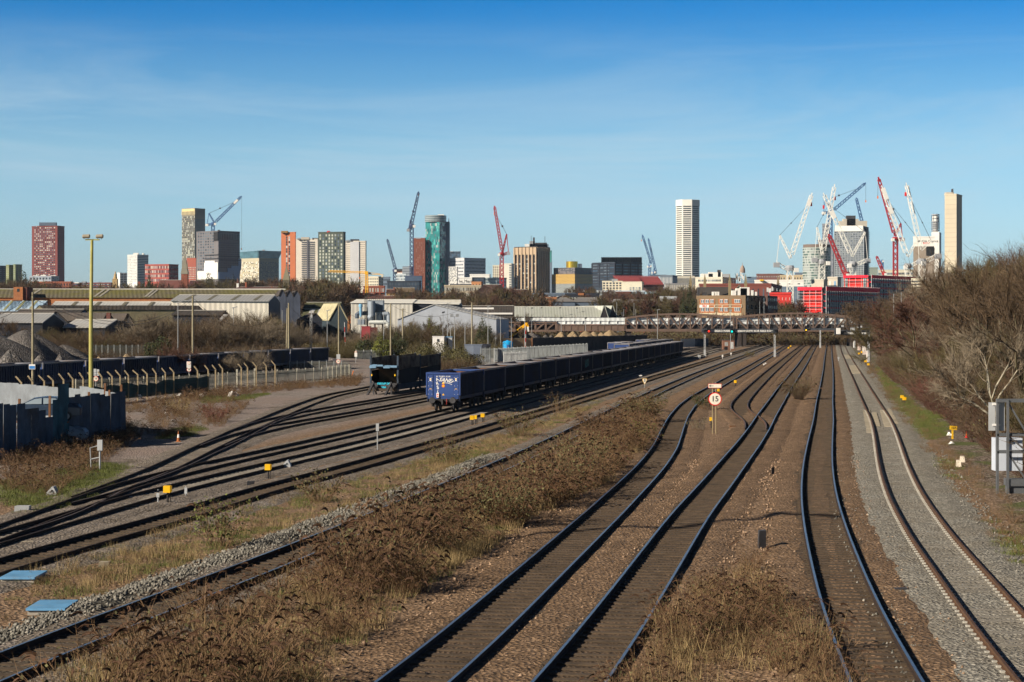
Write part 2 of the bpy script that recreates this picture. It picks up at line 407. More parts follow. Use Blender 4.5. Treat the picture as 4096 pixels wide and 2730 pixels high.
track('curving track on clean grey ballast beside the tree bank with white rail clips', P_G, M_RAILBROWN, M_RAILBROWN, M_SLEEP_G, B_GREY, dz=.010, w1=3.2, clips=M('clip_white', (.42,.4,.34), .6), sleep_up=-.02)
track('plain main track joined by the short hooked branch near the round 15 sign', P_E, M_RAILTOP, M_RAILSIDE, M_SLEEP_B, B_BROWN, dz=.006)
track('main track with an S bend passing behind the round 15 sign', P_D, M_RAILTOP, M_RAILSIDE, M_SLEEP_B, B_BROWN, dz=.008)
track('hooked branch track that swings sharply into the main track beside the 15 sign', P_X, M_RAILDULL, M_RAILBROWN, M_SLEEP_B, B_BROWN, dz=.002, bed_on=True, w1=2.0)
track('overgrown track half buried in dry scrub beside the grey stone ridge', P_C, M_RAILTOP, M_RAILSIDE, M_SLEEP_B, B_DARK, dz=.003)
track('rusty siding track edged with grass passing the yellow boxes', P_B, M_RAILSIDE, M_RAILSIDE, M_SLEEP_B, B_DARK, dz=.005)
track('yard track with pale sleepers just in front of the blue wagon row', P_H, M_RAILSIDE, M_RAILSIDE, M_SLEEP_G, B_YARD, dz=.007)
track('yard track carrying the long row of blue wagons', P_T, M_RAILSIDE, M_RAILSIDE, M_SLEEP_C, B_YARD, dz=.009, sleep_up=-.02)
track('yard lead track curving to the buffer stop under the burnt wagon', P_K, M_RAILSIDE, M_RAILSIDE, M_SLEEP_C, B_YARD, dz=.011, sleep_up=-.015)
track('yard siding splitting off nearest to the burnt wagon', P_J1, M_RAILDULL, M_RAILSIDE, M_SLEEP_C, B_YARD, dz=.0, sleep_up=-.02)
track('yard siding on light gravel between the burnt wagon and the blue row', P_J2, M_RAILDULL, M_RAILSIDE, M_SLEEP_C, B_YARD, dz=.002, sleep_up=-.02)
for k, (pts, lab) in enumerate([
 ([(2700,1424),(2760,1404),(2860,1384),(2960,1374)], 'short siding curving toward the brick hut'),
 ([(2600,1428),(2720,1400),(2820,1385),(2890,1377)], 'short siding ending near the red buffer stop'),
 ([(2850,1392),(2950,1376),(3020,1368),(3070,1363)], 'far siding passing beyond the brick hut under the bridge')]):
 track(lab, Path(pts, ext=0), M_RAILSIDE, M_RAILSIDE, M_SLEEP_B, B_DARK, dz=.003*k, w1=2.0)
def crossrail(pts, label):
 p = Path(pts, side=0, ext=0, sig=3.0)
 root = thing('crossover_rail', label, 'rail', p.pts[0])
 rail_mesh(p.pts, 0).part('rail', [M_RAILSIDE, M_RAILDULL], root)
crossrail([(287,2010),(430,1975),(560,1935),(676,1894),(760,1860),(850,1815),(945,1773),(1050,1715),(1150,1665),(1250,1632)], 'dull diagonal crossing rail cutting through the yard points')
crossrail([(100,2120),(300,2060),(380,2020),(470,1970),(600,1912),(690,1880)], 'dull diagonal crossing rail at the yard throat beside the grass')
M_PANEL = M('panel_concrete', (.36,.31,.22), .9, .3, 1.0, dirt=(.2,.17,.13))
def slab(pts, label, z=.085):
 mb = MB(); p = [G(x, y, z) for x, y in pts]
 mb.prism([V((q.x, q.y, .02)) for q in p], (0, 0, z-.02))
 mb.one('track_slab', M_PANEL, label, 'concrete slab', loc=p[0], group='concrete slabs in the grey track')
slab([(3452,1640),(3480,1640),(3487,1732),(3466,1732)], 'long pale concrete slab on the outside of the grey track curve')
slab([(3488,1650),(3506,1650),(3521,1702),(3506,1702)], 'stained pale slab between the grey rails, nearer the inner rail')
slab([(3520,1640),(3548,1640),(3565,1705),(3538,1705)], 'pale slab just inside the bank-side rail of the grey track')
slab([(3550,1636),(3562,1636),(3594,1695),(3578,1695)], 'narrow pale slab outside the bank-side rail of the grey track')
slab([(3396,1462),(3432,1462),(3447,1494),(3408,1494)], 'stained square slab between the grey rails far along the track')
slab([(3376,1420),(3398,1420),(3408,1434),(3382,1434)], 'small pale slab between the grey rails near the bridge')
mb = MB(); rr = random.Random(8); a = P_F.pts
for i, p in enumerate(a):
 d = (a[min(i+1, len(a)-1)]-a[max(i-1, 0)]).normalized(); r = V((d.y, -d.x, 0)); w = .18+.12*sin(i*.21)+rr.uniform(0, .14)
 for q in (-w, w):
  u = p+r*(q+.02); mb.v.append((u.x, u.y, .036+rr.uniform(0, .008)))
for i in range(len(a)-1): mb.f.append((2*i, 2*i+1, 2*i+3, 2*i+2)); mb.m.append(0)
mb.one('track_dirt', B_TAN, None, None, kind='structure', loc=(0,0,0))
#  VEGETATION GENERATORS (numpy)
RN = np.random.default_rng(11)
class Veg:
 def __init__(s): s.v = []; s.t = []; s.m = []; s.n = 0
 def put(s, v, t, m):
  s.v.append(np.asarray(v, dtype=np.float32)); s.t.append(np.asarray(t, dtype=np.int32)+s.n)
  s.m.append(np.full(len(t), m, dtype=np.int32)); s.n += len(v)
 def ribbon(s, pts, w, m):           # tapering strip along pts
  pts = np.asarray(pts, dtype=np.float32); k = len(pts)
  d = pts[-1]-pts[0]; r = RN.normal(size=3); a = np.cross(d, r); a /= np.linalg.norm(a)+1e-6
  ws = np.linspace(w, w*.25, k)[:, None]
  v = np.concatenate([pts-a*ws/2, pts+a*ws/2])
  t = []
  for i in range(k-1): t += [(i, i+1, k+i), (i+1, k+i+1, k+i)]
  s.put(v, t, m)
 def stick(s, p, q, r0, r1, m):      # three-sided limb
  p, q = np.asarray(p, float), np.asarray(q, float); d = q-p; L = np.linalg.norm(d)
  if L < 1e-6: return
  d /= L; up = np.array((0,0,1.)) if abs(d[2]) < .9 else np.array((1.,0,0))
  a = np.cross(d, up); a /= np.linalg.norm(a); b = np.cross(d, a)
  ang = np.arange(3)*2.0944
  ring = np.cos(ang)[:, None]*a+np.sin(ang)[:, None]*b
  s.put(np.concatenate([p+ring*r0, q+ring*r1]), [(0,1,4),(0,4,3),(1,2,5),(1,5,4),(2,0,3),(2,3,5)], m)
 def slivers(s, P, D, L, w, m):      # many twigs at once: one long triangle each
  n = len(P); r = RN.normal(size=(n, 3)); a = np.cross(D, r); a /= np.linalg.norm(a, axis=1)[:, None]+1e-6
  v = np.concatenate([P-a*w/2, P+a*w/2, P+D*L[:, None]])
  i = np.arange(n); s.put(v, np.stack([i, i+n, i+2*n], 1), m)
 def leaves(s, P, size, m):
  n = len(P); a = RN.normal(size=(n, 3)); a /= np.linalg.norm(a, axis=1)[:, None]
  b = np.cross(a, RN.normal(size=(n, 3))); b /= np.linalg.norm(b, axis=1)[:, None]
  sz = size*RN.uniform(.6, 1.4, size=(n, 1))
  v = np.concatenate([P-a*sz*.5, P+b*sz*.4, P+a*sz*.5, P-b*sz*.4]); i = np.arange(n)
  s.put(v, np.concatenate([np.stack([i, i+n, i+2*n], 1), np.stack([i, i+2*n, i+3*n], 1)]), m)
 def arr(s): return np.concatenate(s.v), np.concatenate(s.t), np.concatenate(s.m)
def unit(v): return v/(np.linalg.norm(v)+1e-9)
def bend(d, amt, upbias=0.0):
 return unit(d+RN.normal(size=3)*amt+np.array((0, 0, upbias)))
def bare_tree(H, spread=.35, limbs=5, twigs=9, tw=.02, multi=False, up=.12, first=.22):
 """leafless tree: (trunk+limbs, crown of branches and twigs)"""
 tr, cr = Veg(), Veg()
 ends = []
 def limb(p, d, L, r, lev):
  k = 3; pts = [p]
  for i in range(k):
   d = bend(d, .13, up*.5); q = pts[-1]+d*L/k; pts.append(q)
   (tr if lev < 2 else cr).stick(pts[-2], q, r*(1-.55*i/k), r*(1-.55*(i+1)/k), 0)
  if lev >= 3:
   ends.append((pts, L)); return
  nc = [limbs, 4, 4][lev]
  for j in range(nc):
   f = RN.uniform(.45 if lev else .55, 1.0) if j else 1.0
   idx = min(k-1, int(f*k)); pp = pts[idx]+(pts[min(idx+1, k)]-pts[idx])*(f*k-idx if f < 1 else 1)
   side = RN.normal(size=3); side -= d*np.dot(side, d); side = unit(side)
   ang = RN.uniform(.35, .8)*(spread/.35)
   nd = unit(d*cos(ang)+side*sin(ang)+np.array((0, 0, up)))
   limb(pp, nd, L*RN.uniform(.55, .78), r*.5, lev+1)
 if multi:
  for j in range(multi):
   a = RN.uniform(0, 2*pi); d = unit(np.array((cos(a)*spread*1.3, sin(a)*spread*1.3, 1.0)))
   limb(np.array((cos(a)*.15, sin(a)*.15, -.2)), d, H*RN.uniform(.35, .5), H*.008, 1)
 else:
  limb(np.array((0, 0, -.3)), np.array((0, 0, 1.0)), H*(first+.2), H*.018, 0)
 P, D, L = [], [], []
 for pts, l in ends:
  for j in range(twigs):
   f = RN.uniform(0, .999)*(len(pts)-1); i = int(f); p = pts[i]+(pts[i+1]-pts[i])*(f-i)
   d = bend(unit(pts[i+1]-pts[i]), .42, up)
   P.append(p); D.append(d); L.append(l*RN.uniform(.35, .8))
 P, D, L = np.array(P), np.array(D), np.array(L)
 cr.slivers(P, D, L, tw, 0)
 f = RN.uniform(.3, .9, size=len(P)); P2 = P+D*(L*f)[:, None]; D2 = D+RN.normal(size=D.shape)*.4; D2 /= np.linalg.norm(D2, axis=1)[:, None]
 cr.slivers(P2, D2, L*.6, tw*.8, 0)
 a, b = tr.arr(), cr.arr()
 zmax = b[0][:, 2].max(); k = H/zmax
 return (a[0]*k, a[1], a[2]), (b[0]*k, b[1], b[2])
def scrub_bush(H, r, n=40, leaf=60, heads=0.0, arch=.5, w=.012, twig=3, leafsize=.05, mats=(0,1,2)):
 v = Veg(); LP = []
 P, D, L = [], [], []
 for i in range(n):
  a = RN.uniform(0, 2*pi); q = sqrt(RN.uniform())*r*.35
  p = np.array((cos(a)*q, sin(a)*q, 0)); d = unit(np.array((cos(a)*RN.uniform(.1, .9), sin(a)*RN.uniform(.1, .9), 1.0)))
  l = H*RN.uniform(.6, 1.15); pts = [p]; k = 4
  for j in range(k):
   d = unit(d+np.array((cos(a), sin(a), -.9))*arch*RN.uniform(.1, .5)*(j/k)+RN.normal(size=3)*.08)
   pts.append(pts[-1]+d*l/k)
  v.ribbon(pts, w, mats[0])
  for j in range(twig):
   f = RN.uniform(.3, 1)*(k-.01); u = int(f); b = pts[u]+(pts[u+1]-pts[u])*(f-u)
   dd = bend(unit(pts[u+1]-pts[u]), .6, .15); P.append(b); D.append(dd); L.append(l*RN.uniform(.12, .35)); LP.append(b+dd*L[-1]*.7)
  if RN.uniform() < heads:
   e = pts[-1]; dd = unit(pts[-1]-pts[-2]); hp = [e]
   for j in range(3):
    dd = unit(dd+np.array((cos(a)*.2, sin(a)*.2, -.55))); hp.append(hp[-1]+dd*H*.07)
   v.ribbon(hp, H*.055, mats[2]); v.ribbon(hp, H*.055, mats[2])
 if P: v.slivers(np.array(P), np.array(D), np.array(L), w*.8, mats[0])
 if leaf and LP:
  LP = np.array(LP); idx = RN.integers(0, len(LP), leaf); v.leaves(LP[idx]+RN.normal(size=(leaf, 3))*H*.07, leafsize, mats[1])
 return v.arr()
def grass_tuft(H, r, n=40, w=.012, m=3):
 v = Veg(); a = RN.uniform(0, 2*pi, n); q = np.sqrt(RN.uniform(size=n))*r
 P = np.stack([np.cos(a)*q, np.sin(a)*q, np.zeros(n)], 1); D = RN.normal(size=(n, 3))*.3; D[:, 2] = 1; D /= np.linalg.norm(D, axis=1)[:, None]
 v.slivers(P, D, H*RN.uniform(.4, 1.1, n), w, m); return v.arr()
def leafy_bush(H, r, n=1400, size=.12, m=1, stems=12, flat=.55):
 v = Veg(); u = RN.normal(size=(n, 3)); u /= np.linalg.norm(u, axis=1)[:, None]
 lump = 1+.28*np.sin(u[:, 0]*5+1.3)*np.cos(u[:, 1]*4)+.15*np.sin(u[:, 2]*7+u[:, 0]*3)
 q = RN.uniform(.45, 1, n)**.6*lump
 P = np.stack([u[:, 0]*q*r, u[:, 1]*q*r, H*.5+u[:, 2]*q*H*.5], 1); P = P[P[:, 2] > 0]
 v.leaves(P, size, m)
 for i in range(stems):
  a = RN.uniform(0, 2*pi); v.stick((cos(a)*.1, sin(a)*.1, 0), (cos(a)*r*.5, sin(a)*r*.5, H*RN.uniform(.6, .95)), H*.012, H*.004, 0)
 v.slivers(P[::4], np.tile(np.array((0,0,1.)), (len(P[::4]), 1))+RN.normal(size=(len(P[::4]), 3))*.6, np.full(len(P[::4]), H*.15), size*.12, 0)
 return v.arr()
def vm(name, a, b, rough=.85):
 t = NT(name); n = t.noise(.55, 3.0, .6); n2 = t.noise(4.0, 2.0)
 c = t.mix(n, dk(a, GKA), dk(b, GKA)); c = t.mix(1.0, c, t.ramp(n2, [(.3, (.65,.65,.65)), (.7, (1.3,1.3,1.3))]), 'MULTIPLY')
 return t.done(c, rough)
V_STEM = vm('dry_stem', (.075,.042,.022), (.2,.122,.06)); V_LEAF = vm('dull_leaf', (.05,.05,.02), (.12,.105,.042))
V_HEAD = vm('seed_head', (.035,.018,.01), (.09,.045,.022)); V_STRAW = vm('straw', (.15,.108,.045), (.33,.24,.115))
V_RED = vm('red_stem', (.09,.035,.025), (.17,.06,.045)); V_GRASS = vm('grass_blade', (.04,.055,.012), (.13,.14,.035))
V_DARKLEAF = vm('dark_leaf', (.015,.024,.008), (.05,.06,.02)); V_YLEAF = vm('ivy_leaf', (.07,.085,.015), (.17,.18,.035))
SCRUB_MATS = [V_STEM, V_LEAF, V_HEAD, V_STRAW]
TW_BROWN = vm('twig_brown', (.045,.03,.018), (.11,.072,.04)); TW_RED = vm('twig_red', (.05,.025,.017), (.105,.05,.032))
TW_OLIVE = vm('twig_olive', (.045,.037,.015), (.11,.086,.036)); TW_GREY = vm('twig_grey', (.1,.08,.055), (.22,.175,.12)); BARK = vm('bark', (.06,.05,.028), (.13,.11,.06))
BARK_PALE = vm('bark_pale', (.2,.18,.13), (.36,.32,.24))
def inpoly(x, y, poly):
 c = False; n = len(poly)
 for i in range(n):
  x1, y1 = poly[i]; x2, y2 = poly[(i+1) % n]
  if (y1 > y) != (y2 > y) and x < (x2-x1)*(y-y1)/(y2-y1)+x1: c = not c
 return c
def scatter_pts(poly, density, cap=100000, rng=None):
 """points spread evenly over the ground inside an outline traced on the photograph"""
 rng = rng or R; w = [G(x, y) for x, y in poly]
 x0, x1 = min(p.x for p in w), max(p.x for p in w); y0, y1 = min(p.y for p in w), max(p.y for p in w)
 wp = [(p.x, p.y) for p in w]; out = []
 for k in range(min(cap, int((x1-x0)*(y1-y0)*density))):
  x, y = rng.uniform(x0, x1), rng.uniform(y0, y1)
  if inpoly(x, y, wp): out.append((x, y))
 return out
def clump(x, y): return .5+.5*sin(x*.83+1.7*sin(y*.31))*sin(y*.47+1.3*sin(x*.59))
def merge_scatter(name, pts, variants, mats, smin=.7, smax=1.3, zoff=0.0, label=None, patchy=0.0):
 vs, ts, ms = [], [], []; n = 0
 for (x, y) in pts:
  cl = clump(x, y)
  if patchy and R.random() < patchy*(1-cl)*1.25: continue
  a, t, m = variants[R.randrange(len(variants))]; k = R.uniform(smin, smax)*((.55+.75*cl) if patchy else 1); r = R.uniform(0, 2*pi)
  c, s_ = cos(r)*k, sin(r)*k
  M3 = np.array(((c, -s_, 0), (s_, c, 0), (0, 0, k*R.uniform(.75, 1.3))), dtype=np.float32)
  vs.append(a@M3.T+np.array((x, y, ground_z(x, y)+zoff), dtype=np.float32)); ts.append(t+n); ms.append(m); n += len(a)
 if not vs: return None
 me = fast_mesh(name, np.concatenate(vs), np.concatenate(ts), mats, np.concatenate(ms))
 o = bpy.data.objects.new(name, me); link(o); o['kind'] = 'stuff'
 if label: o['label'] = label
 return o
#  scrub, grass
S_SCRUB = [scrub_bush(1.0, .75, 44, 22, .4, .7, w=.013, twig=5, leafsize=.045) for _ in range(6)]
S_BRAM = [scrub_bush(.6, .8, 38, 40, .0, 1.1, mats=(0,1,2), twig=4, leafsize=.045) for _ in range(4)]+[scrub_bush(.9, .9, 40, 120, .1, .6, mats=(0,1,2), twig=4, leafsize=.05)]
S_LEAFY = [scrub_bush(1.2, .9, 36, 260, .15, .55, leafsize=.07) for _ in range(3)]
S_TUFT = [grass_tuft(.5, .35, 46) for _ in range(4)]
S_TUFTG = [grass_tuft(.16, .4, 60, .014, 0) for _ in range(3)]
S_WEED = [scrub_bush(.45, .4, 14, 14, .2, .6, w=.01) for _ in range(4)]
LSTRIP = [(0,2520),(0,2330),(250,2250),(620,2140),(1000,2030),(1350,1930),(1650,1850),(1900,1770),(2150,1690),(2350,1610),(2420,1600),(2250,1690),(2050,1780),(1850,1870),(1600,1960),(1250,2080),(950,2180),(600,2310),(250,2440)]
BIG = [(150,3000),(200,2730),(300,2660),(560,2545),(900,2440),(1150,2340),(1450,2205),(1700,2095),(1950,1965),(2200,1840),(2420,1715),(2520,1655),(2590,1640),(2610,1690),(2570,1790),(2480,1880),(2380,1960),(2250,2010),(2060,2110),(1950,2190),(1780,2290),(1620,2410),(1480,2530),(1400,2640),(1330,2730),(1150,3000)]
merge_scatter('scrub', scatter_pts(BIG, 3.6), S_SCRUB+S_BRAM+S_SCRUB, SCRUB_MATS, .4, 1.5, patchy=1.0, label='dry brown scrub between the two curving main tracks')
merge_scatter('dry_grass', scatter_pts(BIG, 3.5), S_TUFT, SCRUB_MATS, .5, 1.4, patchy=.2, label='straw coloured grass among the dry scrub')
merge_scatter('dry_grass', scatter_pts([(1640,2190),(2050,2130),(1960,2190),(1800,2280),(1600,2330),(1500,2280)], 10), S_TUFT, SCRUB_MATS, .7, 1.2, label='pale straw grass patch beside the main track')
MID = [(2700,2500),(2860,2330),(2960,2250),(3040,2290),(3120,2400),(3230,2560),(3330,2730),(3450,3000),(2350,3000),(2560,2730)]
merge_scatter('scrub', scatter_pts(MID, 7.0), S_SCRUB+S_WEED+S_BRAM, SCRUB_MATS, .35, .9, patchy=.7, label='dry brown weeds between the plain main track and the dark stained track')
merge_scatter('dry_grass', scatter_pts(MID, 1.6), S_TUFT, SCRUB_MATS, .5, 1.6, patchy=.6, label='tall straw stems between two main tracks')
merge_scatter('dry_grass', scatter_pts(LSTRIP, 4.2), S_TUFT+S_WEED, SCRUB_MATS, .3, .9, patchy=.6, label='thin dry grass on the verge between the ridge and the grassy siding')
merge_scatter('grass', scatter_pts([(0,2440),(300,2340),(700,2240),(1100,2080),(1000,2180),(600,2290),(200,2420)], 1.6)+scatter_pts([(1800,1800),(1960,1810),(1900,1870),(1790,1870)], 3)+scatter_pts(LSTRIP, 1.1)+scatter_pts(BIG, .9), S_TUFTG, [V_GRASS], .6, 1.3, label='short green grass on the verge beside the stone ridge')
merge_scatter('grass', scatter_pts([(0,2010),(0,1930),(200,1890),(420,1850),(520,1870),(420,1960),(330,2010),(250,2030),(100,2060)], 7)+scatter_pts([(640,1735),(780,1700),(820,1720),(760,1750),(640,1760)], 4)+scatter_pts([(800,1590),(1080,1575),(1000,1600),(820,1615)], 4), S_TUFTG, [V_GRASS], .7, 1.5, label='short green grass below the corrugated compound fence')
merge_scatter('weeds', scatter_pts([(0,1960),(0,1800),(240,1770),(500,1700),(560,1750),(430,1850),(300,1940),(200,2000)], 1.2), S_SCRUB+S_BRAM, SCRUB_MATS, .5, 1.1, label='tangled weeds at the foot of the corrugated compound fence')
merge_scatter('weeds', scatter_pts([(560,1720),(600,1640),(720,1600),(900,1600),(1000,1625),(930,1690),(800,1740),(650,1760)], .55)+scatter_pts([(500,1640),(700,1590),(960,1560),(1250,1540),(1430,1520),(1440,1545),(1200,1560),(950,1590),(700,1610),(520,1660)], .9), S_WEED+S_BRAM+S_SCRUB, SCRUB_MATS, .4, 1.1, label='dead weeds along the foot of the steel palisade fence')
VERGE = [(3480,1450),(3560,1520),(3700,1660),(3830,1800),(3960,1930),(4096,2050),(4096,2330),(4010,2240),(3900,2090),(3760,1900),(3650,1740),(3560,1620),(3470,1500)]
merge_scatter('grass', scatter_pts([(3500,1460),(3600,1560),(3740,1700),(3700,1760),(3560,1600)], 3.5)+scatter_pts([(3660,1640),(3760,1650),(3800,1740),(3720,1760)], 5)+scatter_pts([(3950,2080),(4096,2150),(4096,2290),(4000,2180)], 5)+scatter_pts([(3740,1830),(3830,1850),(3850,1920),(3760,1900)], 2.5), S_TUFTG, [V_GRASS], .6, 1.3, label='green grass patches along the verge of the grey track')
merge_scatter('weeds', scatter_pts(VERGE, .5), S_WEED+S_BRAM, SCRUB_MATS, .35, .8, label='dry weeds on the soil verge beside the grey track')
merge_scatter('weeds', [p for q in ([(2400,1640),(2700,1560),(2980,1440),(3000,1450),(2750,1580),(2450,1680)], [(1900,1760),(2500,1540),(2900,1420),(2900,1428),(2500,1570),(1950,1790)], [(1200,2000),(1800,1800),(1800,1790),(1200,1980)], [(0,2330),(1300,1960),(1300,1990),(0,2380)]) for p in scatter_pts(q, .22)], S_WEED, SCRUB_MATS, .4, .9, label='sparse dead weeds between the sidings')
def stone_var():
 v = Veg(); p = np.array([(0,0,1),(1,0,0),(0,1,0),(-1,0,0),(0,-1,0),(0,0,-.6)], float); p += RN.normal(size=p.shape)*.25
 v.put(p*.05, [(0,1,2),(0,2,3),(0,3,4),(0,4,1),(5,2,1),(5,3,2),(5,4,3),(5,1,4)], 0); return v.arr()
STONES = [stone_var() for _ in range(6)]
def stone_mat(name, cols):
 t = NT(name); oi = t.noise(6.0, 1.0); cols = [dk(c, GKA) for c in cols]; return t.done(t.ramp(oi, [(.3, cols[0]), (.5, cols[1]), (.7, cols[2])]), .95)
ST_BROWN = stone_mat('stone_brown', ((.08,.052,.03),(.19,.122,.075),(.36,.25,.165))); ST_GREY = stone_mat('stone_grey', ((.06,.055,.045),(.14,.132,.11),(.26,.24,.2)))
def strip_pts(path, a, b, n, ymax):
 out = []
 for _ in range(n):
  d = R.uniform(0, path.L[-1]); p, dr = path.at(d)
  if p.y > ymax or not in_frame(p): continue
  q = R.uniform(a, b)*R.choice((-1, 1)); out.append((p.x+dr.y*q, p.y-dr.x*q))
 return out
merge_scatter('stones', strip_pts(P_D, 1.0, 2.4, 16000, 110)+strip_pts(P_E, 1.0, 2.4, 16000, 110)+strip_pts(P_F, 1.0, 2.4, 14000, 110), STONES, [ST_BROWN], .5, 1.3, .035, label='loose brown ballast stones beside the main tracks')
merge_scatter('stones', strip_pts(P_G, .95, 3.2, 26000, 120), STONES, [ST_GREY], .5, 1.2, .035, label='loose grey ballast stones beside the curving track')
def ridge():
 path = P_C; rr = random.Random(5); mb = MB(); pr = [(-2.9,-.03),(-2.6,.12),(-2.25,.26),(-1.9,.32),(-1.55,.24),(-1.25,.1),(-1.1,0.0)]
 pts = [path.at(d) for d in np.arange(0, 150, .5)]
 n = len(pr)
 for p, d in pts:
  r = V((d.y, -d.x, 0)); hk = .75+.35*sin(p.y*.37)+.2*sin(p.y*1.1); hk *= smooth(118, 84, p.y) if p.y > 84 else 1
  for (a, z) in pr:
   u = p+r*(a+rr.uniform(-.06, .06)); mb.v.append((u.x, u.y, z*hk*.55-.05+rr.uniform(-.03, .05)*hk))
 for i in range(len(pts)-1):
  for k in range(n-1): mb.f.append((i*n+k, i*n+k+1, (i+1)*n+k+1, (i+1)*n+k)); mb.m.append(0)
 o = mb.one('stone_ridge', B_HEAP, 'low ridge of grey ballast along the overgrown track', None, kind='stuff', loc=(0,0,0))
 q = []
 for _ in range(9000):
  p, d = path.at(R.uniform(0, 95)); a = -R.triangular(1.2, 2.8, 1.95); hk = 1-abs(a+1.95)/.95
  q.append((p.x+d.y*a, p.y-d.x*a, .13*max(0, hk)*(.75+.35*sin(p.y*.37)+.2*sin(p.y*1.1))))
 vs, ts, n = [], [], 0
 for x, y, z in q:
  a, t, m = STONES[R.randrange(6)]; k = R.uniform(.6, 1.5); vs.append(a*k+np.array((x, y, z+.03), dtype=np.float32)); ts.append(t+n); n += len(a)
 me = fast_mesh('stones', np.concatenate(vs), np.concatenate(ts), [ST_GREY]); o = bpy.data.objects.new('stones', me); link(o); tagp(o, 'loose grey stones lying over the ballast ridge', None, None, 'stuff')
ridge()
#  individual shrubs
def shrub(name, label, cat, pos, var, mats, k=1.0, group=None, part=None):
 a, t, m = var
 me = fast_mesh(name, a, t, mats, m); o = bpy.data.objects.new(name, me); link(o)
 o.location = pos; o.scale = (k, k, k); o.rotation_euler = (0, 0, R.uniform(0, 6.28)); return tagp(o, label, cat, group)
def bigscrub(H, r, n, leaf, leafsize, heads=.1, arch=.5, w=.016): return scrub_bush(H, r, n, leaf, heads, arch, w=w, twig=7, leafsize=leafsize)
for (x, y, H, r, n, lf, lab, mats) in [
 (2010,2110,2.0,1.5,110,1300,'tall tangled shrub with green tinge beside the straw grass patch', SCRUB_MATS),
 (2200,2000,2.2,1.7,120,900,'broad brown shrub with drooping seed heads on the scrub strip, above the straw grass', SCRUB_MATS),
 (2330,1900,1.9,1.5,100,1500,'greenish shrub with dark leaves near the far end of the scrub strip', SCRUB_MATS),
 (2580,1690,2.2,2.0,130,1800,'olive bramble bush closing the far tip of the scrub strip', SCRUB_MATS),
 (1700,2170,1.8,1.4,90,700,'bushy brown shrub standing over the straw grass', SCRUB_MATS),
 (1480,2330,1.5,1.4,80,500,'low brown shrub in the middle of the scrub strip', SCRUB_MATS),
 (880,2190,1.5,1.1,60,500,'small leafy shrub on the verge above the stone ridge', [V_STEM, V_GRASS, V_HEAD, V_STRAW]),
 (1280,2010,1.3,1.2,60,400,'thin green shrub on the verge beyond the stone ridge', SCRUB_MATS),
 (1800,1860,1.6,1.8,90,500,'spreading dry shrub on the verge beside the overgrown track', SCRUB_MATS),
 (2080,1745,1.8,2.0,100,800,'dense dry shrub with olive leaves beside the rusty siding', SCRUB_MATS),
 (2235,1660,1.7,1.8,70,300,'wispy shrub growing between the rusty siding and the overgrown track', SCRUB_MATS),
 (3195,1600,2.4,1.2,240,700,'dark round bush standing alone between two straight main tracks', [TW_BROWN, V_LEAF, V_HEAD, V_STRAW]),
 (2820,1640,1.4,1.7,70,900,'dark green bramble behind the posts of the 15 sign', [V_STEM, V_DARKLEAF, V_HEAD, V_STRAW]),
 (2790,1720,.9,1.5,60,80,'grey brown dead weed clump below the 15 sign', [TW_GREY, V_LEAF, V_HEAD, V_STRAW]),
 (2998,1430,1.3,2.2,60,900,'small round green bush between far tracks near the gantry', [V_STEM, V_LEAF, V_HEAD, V_STRAW]),
 (3080,1362,2.0,3.5,80,500,'brown bush between the converging tracks under the bridge', SCRUB_MATS),
 (860,1690,1.4,1.2,120,0,'dark red stemmed shrub on the waste ground in front of the palisade', [V_RED, V_RED, V_RED, V_RED]),
 (720,1660,1.5,1.6,90,100,'dry grassy shrub on the waste ground beside the red shrub', [V_STRAW, V_LEAF, V_HEAD, V_STRAW]),
 (2560,1780,1.3,1.2,60,600,'leafy green patch of bramble on the scrub strip', [V_STEM, V_GRASS, V_HEAD, V_STRAW])]:
 shrub('shrub', lab, 'shrub', G(x, y), bigscrub(H, r, n, lf, .09), mats)
#  RAILWAY OBJECTS
ORD = ['first','second','third','fourth','fifth','sixth','seventh','eighth','ninth','tenth','eleventh','twelfth','thirteenth','fourteenth','fifteenth','sixteenth','seventeenth','eighteenth','nineteenth','twentieth','twenty first','twenty second','twenty third']
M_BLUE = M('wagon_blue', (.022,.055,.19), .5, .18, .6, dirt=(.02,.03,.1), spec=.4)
M_BLUESHADE = M('wagon_side_shaded', (.017,.026,.06), .55, .3, .8, dirt=(.03,.024,.02))  # sides turned from the sun: their shade is put into this blue
M_RIM = M('wagon_rim', (.17,.17,.185), .5, .3, 1.0, dirt=(.24,.18,.13))
M_RUST = M('rust', (.16,.075,.035), .9, .4, 1.2, dirt=(.3,.2,.14))
M_UNDER = M('underframe', (.022,.02,.02), .8, .4, 2.0)
M_STEELDK = M('dark_steel', (.05,.048,.05), .6, .3, 2.0)
M_WHITE = M('white_paint', (.74,.72,.67), .6, .06, .5)
M_YEL = M('yellow_paint', (.8,.45,.008), .5, .1, 1.0, dirt=(.6,.36,.02))
M_RED = M('red_paint', (.65,.02,.015), .5, .1, 1.0)
M_BLACK = M('black_paint', (.012,.012,.014), .5, .1)
M_GALV = M('galvanised', (.33,.34,.34), .5, .2, 1.5, metal=.2)
M_GREYP = M('grey_paint', (.4,.41,.41), .6, .12, 1.0)
M_CYAN = M('cyan_paint', (.03,.45,.62), .6, .2, 3.0)
M_ORANGE = M('orange_paint', (.8,.18,.01), .6, .1, 1.0)
M_CONC = M('concrete', (.34,.31,.26), .9, .25, .8, dirt=(.22,.19,.15))
